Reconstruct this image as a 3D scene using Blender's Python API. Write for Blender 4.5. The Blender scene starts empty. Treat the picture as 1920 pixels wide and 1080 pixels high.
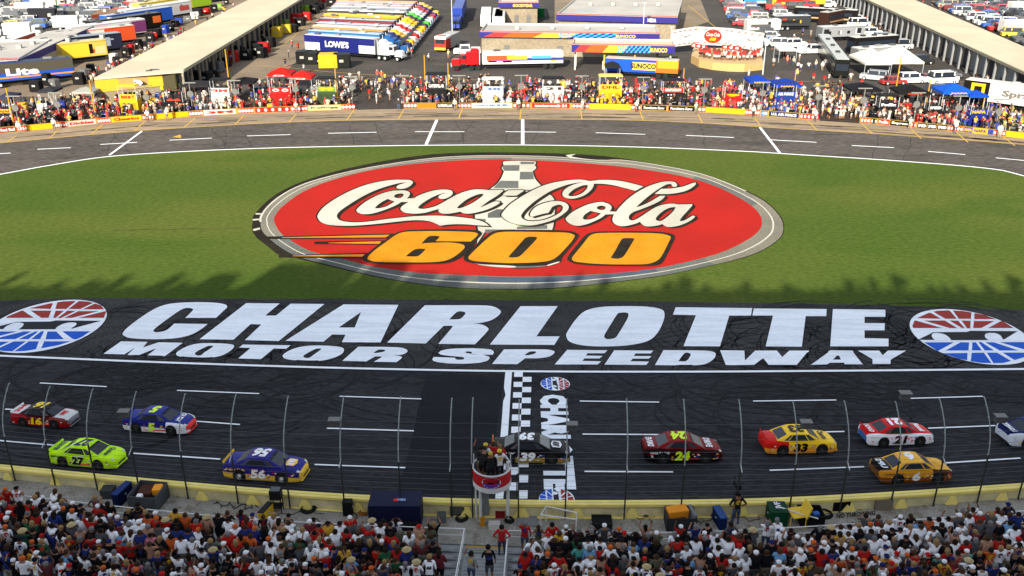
import bpy, bmesh, math, random
from mathutils import Vector, Matrix, Euler
from mathutils.geometry import tessellate_polygon
random.seed(7)
SC = bpy.context.scene
COL = SC.collection
rad = math.radians

# ------------------------------------------------------------------ camera
F_PX, PITCH, YAW, CAM_H = 1750.0, 23.64, 0.6, 33.3
cam = bpy.data.cameras.new('camera'); cam_o = bpy.data.objects.new('camera', cam); COL.objects.link(cam_o)
cam.sensor_width = 36; cam.lens = F_PX/1920*36; cam.clip_end = 6000; cam.clip_start = 0.5
cam_o.location = (0, 0, CAM_H); cam_o.rotation_euler = (rad(90-PITCH), 0, rad(YAW))
SC.camera = cam_o
# ------------------------------------------------------------------ world + sun
SUN_EL, SUN_AZ = 24.0, 15.0        # azimuth: degrees to the left of straight behind the camera
w = bpy.data.worlds.new('World'); SC.world = w; w.use_nodes = True
nt = w.node_tree; bg = nt.nodes['Background']; sky = nt.nodes.new('ShaderNodeTexSky')
sky.sky_type = 'NISHITA'; sky.sun_disc = False
sky.sun_elevation = rad(SUN_EL); sky.sun_rotation = rad(180+SUN_AZ)
hs = nt.nodes.new('ShaderNodeHueSaturation'); hs.inputs['Saturation'].default_value = .5; nt.links.new(sky.outputs[0], hs.inputs['Color']); nt.links.new(hs.outputs[0], bg.inputs[0]); bg.inputs[1].default_value = 0.13
sd = bpy.data.lights.new('sun', 'SUN'); so = bpy.data.objects.new('sun', sd); COL.objects.link(so)
sd.energy = 5.0; sd.angle = rad(0.5); sd.color = (1.0, 0.92, 0.76)
so.rotation_euler = (rad(90-SUN_EL), 0, rad(-SUN_AZ)); so.location = (0, -50, 90)
SC.view_settings.view_transform = 'Standard'; SC.view_settings.look = 'None'
SC.view_settings.gamma = 1; SC.view_settings.use_curve_mapping = False
SC.view_settings.exposure = 1.35

# ------------------------------------------------------------------ pixel -> place
RC = Euler((rad(90-PITCH), 0, rad(YAW))).to_matrix(); RCI = RC.inverted()
def ray(px, py): return RC @ Vector(((px-960)/F_PX, -(py-540)/F_PX, -1))
def P(px, py, z=0.0):
    d = ray(px, py); t = (z-CAM_H)/d.z
    return Vector((d.x*t, d.y*t, z))
def proj(v):
    c = RCI @ (Vector(v)-Vector((0,0,CAM_H)))
    return (960+F_PX*c.x/-c.z, 540-F_PX*c.y/-c.z)
def height(bx, by, ty, z0=0.0):
    """height of the point seen at row ty straight above the ground point seen at (bx, by)"""
    b = P(bx, by, z0); d = ray(bx, ty); return CAM_H + d.z*b.y/d.y - z0
def interp(tab, x):
    if x <= tab[0][0]: (a, b) = tab[0], tab[1]
    elif x >= tab[-1][0]: (a, b) = tab[-2], tab[-1]
    else:
        for a, b in zip(tab, tab[1:]):
            if a[0] <= x <= b[0]: break
    i = tab.index(a)
    if tab[0][0] < x < tab[-1][0]:
        p0 = tab[i-1] if i > 0 else a; p3 = tab[i+2] if i+2 < len(tab) else b
        t = (x-a[0])/(b[0]-a[0]); h = b[0]-a[0]
        m0 = (b[1]-p0[1])/(b[0]-p0[0])*h; m1 = (p3[1]-a[1])/(p3[0]-a[0])*h
        return (2*t**3-3*t*t+1)*a[1]+(t**3-2*t*t+t)*m0+(-2*t**3+3*t*t)*b[1]+(t**3-t*t)*m1
    return a[1]+(x-a[0])*(b[1]-a[1])/(b[0]-a[0])
C_WALL = [(0,250),(100,241),(210,230),(290,224),(380,217),(480,212),(665,205),(757,203),(882,203),(960,202.5),(1107,204),(1182,206),(1310,210),(1397,215),(1440,218),(1532,225),(1612,230),(1717,240),(1775,245),(1865,254),(1920,260)]
C_YEL = [(0,268),(250,246),(480,232),(640,226),(800,224),(960,223),(1205,226),(1320,231),(1440,239),(1645,251),(1920,271)]
C_GF = [(0,327),(100,309),(200,294),(350,284),(530,277),(760,273),(980,272),(1200,276),(1400,284),(1480,289),(1700,303),(1870,318),(1920,330)]
C_GN = [(0,564),(130,559),(400,560),(640,561),(960,563),(1280,566),(1640,572),(1920,581)]
C_L1 = [(0,668),(320,681),(640,691),(960,697),(1280,698),(1600,696),(1920,693)]
C_W = [(0,871),(240,894),(480,915),(700,929),(960,937),(1200,938),(1440,934),(1680,922),(1920,906)]
C_R = [(0,925),(187,946),(433,970),(600,981),(850,991),(1000,996),(1150,999),(1350,996),(1650,979),(1800,968),(1920,958)]
def xtab(pts):
    return sorted([(p.x, p.y) for p in pts])
PXS = list(range(-560, 2500, 60))
T_L1 = xtab([P(x, interp(C_L1, x)) for x in PXS])
BANK = 0.0875
def zG(x, y):
    return max(0.0, BANK*(interp(T_L1, x)-y))
def G(px, py, dz=0.0):
    z = 0.0
    for k in range(5):
        p = P(px, py, z); z = zG(p.x, p.y)+dz
    return P(px, py, z)
def wallpt(px):
    z = 2.7
    for k in range(4):
        p = P(px, interp(C_W, px), z); z = zG(p.x, p.y)+1.05
    return P(px, interp(C_W, px), z)
T_W = xtab([wallpt(x) for x in PXS])
WALK_Z = 1.9
T_R = xtab([P(x, interp(C_R, x), WALK_Z+.9) for x in PXS])

# ------------------------------------------------------------------ materials
MATS = {}
def mat(name, col=(.5,.5,.5), rough=.7, var=.12, scale=2.0, metal=0, spec=.06, emit=0, objcol=False, bump=0, alpha=1):
    if name in MATS: return MATS[name]
    m = bpy.data.materials.new(name); m.use_nodes = True; t = m.node_tree; b = t.nodes['Principled BSDF']
    b.inputs['Roughness'].default_value = rough; b.inputs['Metallic'].default_value = metal
    b.inputs['Specular IOR Level'].default_value = spec
    tc = t.nodes.new('ShaderNodeTexCoord'); n = t.nodes.new('ShaderNodeTexNoise')
    n.inputs['Scale'].default_value = scale; n.inputs['Detail'].default_value = 5
    t.links.new(tc.outputs['Object'], n.inputs['Vector'])
    mr = t.nodes.new('ShaderNodeMapRange'); mr.inputs['From Min'].default_value = .25; mr.inputs['From Max'].default_value = .75
    mr.inputs['To Min'].default_value = 1-var; mr.inputs['To Max'].default_value = 1+var
    t.links.new(n.outputs['Fac'], mr.inputs['Value'])
    mx = t.nodes.new('ShaderNodeVectorMath'); mx.operation = 'SCALE'
    if objcol:
        oi = t.nodes.new('ShaderNodeObjectInfo'); t.links.new(oi.outputs['Color'], mx.inputs[0])
    else: mx.inputs[0].default_value = col
    t.links.new(mr.outputs[0], mx.inputs['Scale']); t.links.new(mx.outputs[0], b.inputs['Base Color'])
    if bump:
        bp = t.nodes.new('ShaderNodeBump'); bp.inputs['Strength'].default_value = bump
        t.links.new(n.outputs['Fac'], bp.inputs['Height']); t.links.new(bp.outputs[0], b.inputs['Normal'])
    MATS[name] = m; return m
def C(r, g, b, k=1.0):
    """a colour by its everyday screen value (0-255), scaled to a surface colour"""
    f = lambda c: ((c/255+.055)/1.055)**2.4 if c > 10 else c/3294
    return (f(r)*k, f(g)*k, f(b)*k)
KL = [1.0]
def cm(col, rough=.5, var=.06):
    col = tuple(c*KL[0] for c in col)
    return mat('paint_%d_%d_%d_%d' % (*[int(c*400) for c in col], int(rough*100)), col, rough, var, 3)
def layered(name, c1, c2, s1, c3=None, s2=30, rough=.95, stretch=(1,1,1), fine=.25, lo=.4, hi=.6):
    m = bpy.data.materials.new(name); m.use_nodes = True; t = m.node_tree; b = t.nodes['Principled BSDF']
    b.inputs['Roughness'].default_value = rough; b.inputs['Specular IOR Level'].default_value = .02
    tc = t.nodes.new('ShaderNodeTexCoord'); mp = t.nodes.new('ShaderNodeMapping'); mp.inputs['Scale'].default_value = stretch
    t.links.new(tc.outputs['Object'], mp.inputs['Vector'])
    def nz(s, d=6):
        n = t.nodes.new('ShaderNodeTexNoise'); n.inputs['Scale'].default_value = s; n.inputs['Detail'].default_value = d
        t.links.new(mp.outputs[0], n.inputs['Vector']); return n
    def rng(n, a, bb, c, d):
        r = t.nodes.new('ShaderNodeMapRange')
        for k, v in zip(('From Min','From Max','To Min','To Max'), (a, bb, c, d)): r.inputs[k].default_value = v
        t.links.new(n.outputs['Fac'], r.inputs['Value']); return r
    mx = t.nodes.new('ShaderNodeMix'); mx.data_type = 'RGBA'
    mx.inputs[6].default_value = (*c1, 1); mx.inputs[7].default_value = (*c2, 1)
    t.links.new(rng(nz(s1), lo, hi, 0, 1).outputs[0], mx.inputs[0]); out = mx.outputs[2]
    if c3:
        m2 = t.nodes.new('ShaderNodeMix'); m2.data_type = 'RGBA'; m2.inputs[7].default_value = (*c3, 1)
        t.links.new(out, m2.inputs[6]); t.links.new(rng(nz(s1*3.1), .52, .66, 0, .8).outputs[0], m2.inputs[0]); out = m2.outputs[2]
    sc = t.nodes.new('ShaderNodeVectorMath'); sc.operation = 'SCALE'
    t.links.new(out, sc.inputs[0]); t.links.new(rng(nz(s2, 3), .3, .7, 1-fine, 1+fine).outputs[0], sc.inputs['Scale'])
    t.links.new(sc.outputs[0], b.inputs['Base Color'])
    MATS[name] = m; return m
GLASS = mat('dark_glass', (.012,.016,.024), .25, 0, spec=.3)
TYRE = mat('tyre_rubber', (.015,.015,.015), .8, .1)
STEEL = mat('galvanised_steel', (.42,.45,.46), .45, .08, metal=.3)
BLACK = mat('black_plastic', (.012,.012,.014), .5, .2)
WHITE = mat('white_paint', (.75,.75,.74), .5, .04)
OBJC = mat('object_paint', rough=.4, var=.03, objcol=True, spec=.25)

# ------------------------------------------------------------------ mesh helpers
class MB:
    def __init__(s): s.v = []; s.f = []; s.m = []; s.mats = []
    def mi(s, m):
        if m not in s.mats: s.mats.append(m)
        return s.mats.index(m)
    def face(s, pts, m):
        i = len(s.v); s.v += [tuple(p) for p in pts]; s.f.append(tuple(range(i, i+len(pts)))); s.m.append(s.mi(m))
    def raw(s, vs, fs, m):
        i = len(s.v); s.v += [tuple(p) for p in vs]; k = s.mi(m)
        for f in fs: s.f.append(tuple(a+i for a in f)); s.m.append(k)
    def box(s, c, d, m, rz=0, ch=0.0, taper=1.0, ry=0):
        x, y, z = [a/2 for a in d]; R = Matrix.Rotation(rz, 3, 'Z') @ Matrix.Rotation(ry, 3, 'Y'); cc = Vector(c)
        if ch > 0:
            ch = min(ch, x*.9, y*.9, z*.9)
            def ring(zz, k, ins=0):
                X, Y = x*k-ins, y*k-ins; h = ch
                return [(X-h,Y,zz),(X,Y-h,zz),(X,-Y+h,zz),(X-h,-Y,zz),(-X+h,-Y,zz),(-X,-Y+h,zz),(-X,Y-h,zz),(-X+h,Y,zz)]
            rings = [ring(-z, 1, 0), ring(z-ch, taper, 0), ring(z, taper, ch*.7)]
            vs = [cc + R @ Vector(p) for r in rings for p in r]
            fs = [(a*8+i, a*8+(i+1) % 8, a*8+8+(i+1) % 8, a*8+8+i)[::-1] for a in (0,1) for i in range(8)]
            fs += [tuple(range(0, 8)), tuple(range(23, 15, -1))]
            s.raw(vs, fs, m); return
        vs = [cc + R @ Vector((sx*x*(taper if sz > 0 else 1), sy*y*(taper if sz > 0 else 1), sz*z)) for sz in (-1,1) for sx, sy in ((-1,-1),(1,-1),(1,1),(-1,1))]
        s.raw(vs, [(3,2,1,0),(4,5,6,7),(0,1,5,4),(1,2,6,5),(2,3,7,6),(3,0,4,7)], m)
    def tube(s, pts, r, m, n=6, cap=True):
        pts = [Vector(p) for p in pts]; rings = []
        for i, p in enumerate(pts):
            d = (pts[min(i+1, len(pts)-1)]-pts[max(i-1, 0)]).normalized()
            u = d.cross(Vector((0,0,1)))
            if u.length < .05: u = d.cross(Vector((1,0,0)))
            u.normalize(); v = d.cross(u); rr = r[i] if isinstance(r, (list, tuple)) else r
            rings.append([p+(u*math.cos(a)+v*math.sin(a))*rr for a in [2*math.pi*k/n for k in range(n)]])
        vs = [q for rg in rings for q in rg]
        fs = [(a*n+i, a*n+(i+1) % n, a*n+n+(i+1) % n, a*n+n+i) for a in range(len(pts)-1) for i in range(n)]
        if cap: fs += [tuple(range(n))[::-1], tuple(range((len(pts)-1)*n, len(pts)*n))]
        s.raw(vs, fs, m)
    def lathe(s, c, prof, m, n=12, axis='Z', a0=0, a1=2*math.pi):
        full = abs(a1-a0-2*math.pi) < 1e-6; k = n if full else n+1; vs = []
        for r, h in prof:
            for i in range(k):
                a = a0+(a1-a0)*i/n
                p = (r*math.cos(a), r*math.sin(a), h)
                if axis == 'Y': p = (p[0], p[2], p[1])
                if axis == 'X': p = (p[2], p[0], p[1])
                vs.append(Vector(c)+Vector(p))
        fs = [(a*k+i, a*k+(i+1) % k, a*k+k+(i+1) % k, a*k+k+i) for a in range(len(prof)-1) for i in range(n)]
        s.raw(vs, fs, m)
    def extrude(s, prof, y0, y1, m, inset=0.0):
        """profile in x,z extruded along y"""
        n = len(prof)
        vs = [(x, y0, z) for x, z in prof]+[(x, y1, z) for x, z in prof]
        fs = [tuple(range(n))[::-1], tuple(range(n, 2*n))]+[(i, (i+1) % n, n+(i+1) % n, n+i) for i in range(n)]
        s.raw(vs, fs, m)
    def build(s, name, parent=None, smooth=False, loc=None):
        me = bpy.data.meshes.new(name); me.from_pydata(s.v, [], s.f)
        for m in s.mats: me.materials.append(m)
        me.polygons.foreach_set('material_index', s.m)
        if smooth: me.polygons.foreach_set('use_smooth', [True]*len(s.f))
        me.update(); return link(name, me, parent, loc)
def link(name, me, parent=None, loc=None):
    o = bpy.data.objects.new(name, me); COL.objects.link(o)
    if parent is not None: o.parent = parent
    if loc is not None: o.location = loc
    return o
def tag(o, label=None, cat=None, group=None, kind=None):
    if label: o['label'] = label
    if cat: o['category'] = cat
    if group: o['group'] = group
    if kind: o['kind'] = kind
    return o
def empty(name, loc, rz=0, label=None, cat=None, group=None):
    o = bpy.data.objects.new(name, None); COL.objects.link(o); o.location = loc; o.rotation_euler = (0,0,rz); o.empty_display_size = .3
    return tag(o, label, cat, group)
def copy_tree(o, parent=None):
    c = o.copy(); COL.objects.link(c)
    if parent is not None: c.parent = parent
    for ch in [x for x in KIDS.get(o.name, [])]: copy_tree(ch, c)
    return c
KIDS = {}
def remember(o):
    KIDS[o.name] = list(o.children)
    for c in o.children: remember(c)
ORD = ['first','second','third','fourth','fifth','sixth','seventh','eighth','ninth','tenth','eleventh','twelfth','thirteenth','fourteenth','fifteenth','sixteenth','seventeenth','eighteenth','nineteenth','twentieth']
def ordn(n):
    if n >= 80: return 'number %d' % n
    if n <= 20: return ORD[n-1]
    t = {2:'twenty',3:'thirty',4:'forty',5:'fifty',6:'sixty',7:'seventy'}[n//10]
    return t+'-'+ORD[n % 10-1] if n % 10 else {2:'twentieth',3:'thirtieth',4:'fortieth',5:'fiftieth',6:'sixtieth',7:'seventieth'}[n//10]

# traced outlines: "x,y x,y! ..." (! = sharp corner, leading # = all sharp)
def path(s, sc=1.0, ox=0.0, oy=0.0, n=4):
    sharp_all = s.startswith('#'); pts = []
    for tkn in s.lstrip('#').split():
        sh = tkn.endswith('!'); a, b = tkn.rstrip('!').split(',')
        pts.append((float(a)/sc+ox, float(b)/sc+oy, sh or sharp_all))
    if sharp_all: return [(a, b) for a, b, c in pts]
    out = []; N = len(pts)
    for i in range(N):
        p0, p1, p2, p3 = pts[i-1], pts[i], pts[(i+1) % N], pts[(i+2) % N]
        for k in range(n):
            t = k/n; q = []
            for j in (0, 1):
                m0 = 0.5*(p2[j]-(p0[j] if not p1[2] else p1[j])); m1 = 0.5*((p3[j] if not p2[2] else p2[j])-p1[j])
                q.append((2*t**3-3*t*t+1)*p1[j]+(t**3-2*t*t+t)*m0+(-2*t**3+3*t*t)*p2[j]+(t**3-t*t)*m1)
            out.append(tuple(q))
    return out
def fill(mb, loops, m, z=None):
    """loops: 3D point lists, first outer then holes; triangulated sheet"""
    vs = [Vector(p) for l in loops for p in l]
    flat = [[Vector((p[0], p[1], 0)) for p in l] for l in loops]
    tris = tessellate_polygon(flat)
    fixed = []
    for a, b, c in tris:
        n = (vs[b].xy-vs[a].xy).cross(vs[c].xy-vs[a].xy)
        if abs(n) > 1e-9: fixed.append((a, b, c) if n > 0 else (a, c, b))
    mb.raw(vs, fixed, m)
def ribbon(mb, pts, wd, m, dz=.008, closed=False, ground=True):
    skid = dz == 'skid'; dz = .006 if skid else dz
    pts = [Vector(p) for p in pts]; L = []; R = []; n = len(pts)
    for i, p in enumerate(pts):
        a = pts[(i-1) % n] if (closed or i > 0) else p; b = pts[(i+1) % n] if (closed or i < n-1) else p
        d = (b-a); d.z = 0
        if d.length < 1e-6: d = Vector((1,0,0))
        d.normalize(); s = Vector((-d.y, d.x, 0))*wd/2
        for lst, q in ((L, p+s), (R, p-s)):
            q.z = (zG(q.x, q.y) if ground else p.z)+dz+((.021 if skid else .032) if ground and q.y < interp(T_L1, q.x)+(.15 if skid else 1) else 0); lst.append(q)
    vs = L+R; rng = range(n if closed else n-1)
    mb.raw(vs, [(n+i, n+(i+1) % n, (i+1) % n, i) for i in rng], m)
def sub(a, b, n):
    return [a+(b-a)*i/n for i in range(n+1)]
# lettering
TXT = {}
def text_mesh(s, bold=.0, shear=0.0, spacing=1.0):
    key = (s, bold, shear, spacing)
    if key in TXT: return TXT[key]
    cu = bpy.data.curves.new('t', 'FONT'); cu.body = s; cu.offset = bold; cu.shear = shear; cu.space_character = spacing
    cu.resolution_u = 2; cu.align_x = 'LEFT'
    o = bpy.data.objects.new('t', cu); COL.objects.link(o)
    dg = bpy.context.evaluated_depsgraph_get(); me = bpy.data.meshes.new_from_object(o.evaluated_get(dg))
    bpy.data.objects.remove(o)
    xs = [v.co.x for v in me.vertices]; ys = [v.co.y for v in me.vertices]
    x0, x1, y0, y1 = min(xs), max(xs), min(ys), max(ys)
    V = [((v.co.x-x0)/(x1-x0), (v.co.y-y0)/(y1-y0)) for v in me.vertices]
    Fc = [tuple(p.vertices) for p in me.polygons]
    TXT[key] = (V, Fc); bpy.data.meshes.remove(me); return TXT[key]
def put_text(mb, s, org, ux, uy, m, bold=.03, shear=0, spacing=1.0):
    """letters filling the parallelogram org, org+ux, org+uy"""
    V, Fc = text_mesh(s, bold, shear, spacing); org, ux, uy = Vector(org), Vector(ux), Vector(uy)
    mb.raw([org+ux*a+uy*b for a, b in V], Fc, m)
# ================================================================== the setting: ground, track, paint
M_TRACK = layered('track_asphalt', (.0225,.0235,.026), (.029,.030,.033), .25, (.034,.034,.036), 7, .8, (.25,1.6,1), .5)
M_APRON = layered('apron_asphalt', (.052,.051,.050), (.040,.040,.040), .18, (.030,.030,.031), 7, .85, (.5,1.2,1), .45)
M_PIT = layered('pit_asphalt', (.084,.073,.065), (.070,.062,.056), .12, (.050,.045,.042), 3, .9, (.3,1.2,1), .4)
M_STALL = layered('stall_concrete', (.27,.20,.13), (.20,.155,.11), .25, (.11,.09,.07), 5, .9, (.16,1.4,1))
M_LOT = layered('lot_asphalt', (.062,.056,.052), (.050,.046,.043), .05, (.075,.065,.055), 3, .95)
M_CONC = layered('walk_concrete', (.30,.28,.24), (.24,.225,.185), .5, (.17,.14,.10), 8, .9)
M_TAN = layered('tan_concrete', (.20,.155,.11), (.16,.125,.09), .1, None, 4, .9)
M_GRASS = layered('mown_grass', (.052,.080,.014), (.074,.092,.018), .035, (.044,.076,.012), 3.0, .98, (.6,1.2,1), .24)
M_WL = mat('white_line_paint', (.80,.81,.83), .6, .06, 1.5)
M_YL = mat('yellow_line_paint', (.42,.26,.045), .6, .12, 1.5)
def strip(name, fa, fb, m, dz=0.0, n=1, px=PXS, smooth=False):
    mb = MB(); rows = []
    for x in px:
        a, b = fa(x), fb(x)
        rows.append([a+(b-a)*i/n for i in range(n+1)])
    vs = []
    for r in rows:
        for p in r: vs.append((p.x, p.y, zG(p.x, p.y)+dz))
    k = n+1
    mb.raw(vs, [(i*k+j, i*k+j+1, (i+1)*k+j+1, (i+1)*k+j)[::-1] for i in range(len(rows)-1) for j in range(n)], m)
    return tag(mb.build(name), kind='structure')
FINE = list(range(-560, 2500, 20))
on = lambda c: (lambda x: P(x, interp(c, x)))
mb = MB(); mb.face([(-1500,-400,-.06),(1500,-400,-.06),(1500,2600,-.06),(-1500,2600,-.06)], M_LOT); tag(mb.build('ground'), kind='structure')
strip('pit_stalls', on(C_YEL), lambda x: P(x, interp(C_WALL, x)-1.5), M_STALL, 0, 2, FINE)
strip('pit_road', on(C_GF), on(C_YEL), M_PIT, 0, 2, FINE)
strip('infield_grass', on(C_GN), on(C_GF), M_GRASS, 0.0, 6, FINE)
strip('apron', on(C_L1), on(C_GN), M_APRON, 0, 3, FINE)
def wb(x):
    p = wallpt(x); return Vector((p.x, p.y, 0))
strip('race_track', wb, on(C_L1), M_TRACK, 0, 4, FINE)
# fresher, darker asphalt left of the start line
mb = MB(); dq = [(800,702),(944,703),(938,760),(925,850),(912,930),(742,925),(758,880),(775,810),(790,740)]
dp = [G(x, y, 0) for x, y in dq]; fill(mb, [[p+Vector((0,0,.018)) for p in dp]], layered('fresh_asphalt', (.014,.0145,.0175), (.017,.018,.021), .3, None, 12, .8, (.25,1.6,1))); tag(mb.build('asphalt_patch'), kind='structure')
# painted lines
mb = MB()
ribbon(mb, [G(x, interp(C_L1, x)) for x in FINE], .30, M_WL, .016)
ribbon(mb, [G(x, interp(C_GF, x)) for x in FINE], .28, M_WL, .016)
for a, b, c, d in [(75,719,200,726),(332,733,486,739),(637,744,790,749),(1087,753,1236,755),(1412,753,1568,751),(1707,748,1843,744),(330,788,450,797),(613,804,776,809),(1092,815,1245,816),(1430,814,1583,810),(1740,804,1866,799),(-60,822,105,836),(250,851,413,862),(590,872,760,878),(1096,885,1262,886),(1443,883,1620,876),(1773,869,1913,860),(10,768,130,775),(-200,705,-60,712),(2000,738,2100,733)]:
    ribbon(mb, sub(G(a,b), G(c,d), 4), .145, M_WL, .016)
for a, b, c, d in [(-60,292,20,287),(70,280,133,277),(188,271,257,267),(318,263,397,259),(463,255,545,252.5),(615,250,706,248),(778,247,871,247),(948,247,1043,248),(1117,249,1210,252),(1286,254,1376,258),(1440,262,1531,267),(1597,273,1676,277),(1740,284,1810,290),(1867,296,1940,303)]:
    ribbon(mb, [P(a,b), P(c,d)], .24, M_WL, .016)
for a, b, c, d, wd in [(266,246,205,291,.3),(819,225,799,271,.42),(980,224,980,271,.45),(1425,239,1463,288,.34)]:
    ribbon(mb, [P(a,b), P(c,d)], wd, M_WL, .014)
# start/finish band and checkers
ctr = lambda a, b: [G(x, y, 0) for x, y in zip(a, b)]
band = [(947.7,698.4),(946,715),(945,728),(948,742),(943.5,753),(942,775),(940,800),(934,870),(928.6,936),(943.6,936),(948,880),(954,792),(957.5,734),(960,698)]
fill(mb, [[G(x, y)+Vector((0,0,.045)) for x, y in band]], M_WL)
tops = [G(x, 698.5) for x in (964.3, 980.5, 997)]; bots = [G(x, 936) for x in (952, 970.5, 989)]
r0 = 0.83; n = int((tops[0].y-bots[0].y)/r0)
for i in range(n):
    for c in (0, 1):
        if (i+c) % 2 == 0:
            q = []
            for k, j in ((i, c), (i, c+1), (i+1, c+1), (i+1, c)):
                p = tops[j]+(bots[j]-tops[j])*k/n; q.append(Vector((p.x, p.y, zG(p.x, p.y)+.045)))
            mb.face(q[::-1], M_WL)
tag(mb.build('road_markings'), kind='structure')
mb = MB()
ribbon(mb, [P(x, interp(C_YEL, x)) for x in FINE], .26, M_YL, .012)
for a, b, c, d in [(270,229,252,246),(366,221,344,240),(457,217,440,234),(557,212,542,229),(664,206,650,225),(757,206,747,223),(867,204,860,222),(977,204,975,224),(1089,205,1091,224),(1200,209,1206,226),(1309,215,1317,231),(1414,219,1426,237),(1512,224,1532,244),(1615,231,1636,251),(1707,241,1727,260),(1792,247,1815,267),(1880,256,1903,273),(30,255,12,267),(110,243,92,260),(192,234,172,251)]:
    ribbon(mb, [P(a,b), P(c,d)], .19, M_YL, .008)
mb.face([P(323,257,.01), P(340,258.5,.01), P(338,252,.01)], M_YL)
for pts in [[(480,122),(540,127),(620,135),(740,143),(900,150)],[(1425,155),(1530,152),(1620,165)],[(480,105),(530,85),(560,60),(600,20)],[(1290,10),(1340,50),(1370,85)]]:
    ribbon(mb, [P(x, y) for x, y in pts], .2, M_YL, .008)
tag(mb.build('yellow_markings'), kind='structure')
# tyre marks: burnout arcs on the apron and the track, dark streaks in the stalls
M_SK = mat('tyre_mark', (.013,.013,.0145), .75, .3, .8); M_SK2 = mat('stall_tyre_mark', (.045,.035,.03), .8, .4, .5)
mb = MB(); rs = random.Random(3)
for k in range(220):
    px = rs.choice([rs.uniform(180,620), rs.uniform(1300,1880), rs.uniform(-40,1950)]); py = rs.choice([rs.uniform(590,690),rs.uniform(590,700),rs.uniform(690,780)])
    c = G(px, py); r = rs.uniform(1.5, 7); a0 = rs.uniform(0, 6.28); sp = rs.uniform(.6, 3.6); pts = []
    for i in range(15):
        a = a0+sp*i/14; rr = r*(1+.25*math.sin(a*1.7+k)); pts.append(c+Vector((rr*1.25*math.cos(a), rr*.9*math.sin(a), 0)))
    if max(p.y for p in pts) > G(px, 567).y: continue
    for off in (0, .9):
        ribbon(mb, [p+Vector((off*.5, off, 0)) for p in pts], rs.uniform(.07,.15), M_SK, 'skid')
for k in range(60):
    px = rs.uniform(-20, 1940); py = rs.uniform(interp(C_WALL, px)+9, interp(C_YEL, px)-3); a = P(px, py)
    L = rs.uniform(3, 11); sl = (interp(C_YEL, px+10)-interp(C_YEL, px-10))/20
    b = P(px+L*12, py+sl*L*12+rs.uniform(-1, 1)); ribbon(mb, [a, (a+b)/2+Vector((0, rs.uniform(-.1,.1), 0)), b], rs.uniform(.15,.4), M_SK2, .006)
for k in range(14):
    px = rs.uniform(60, 1850); a = P(px, interp(C_YEL, px)+3); b = P(px+rs.uniform(-40, 40), interp(C_GF, px)-3)
    ribbon(mb, [a+(b-a)*t+Vector((rs.uniform(-.3,.3), 0, 0)) for t in (0,.2,.4,.6,.8,1)], .07, mat('crack_seal', (.018,.018,.018), .8), .006)
tag(mb.build('tyre_marks'), kind='structure')

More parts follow.
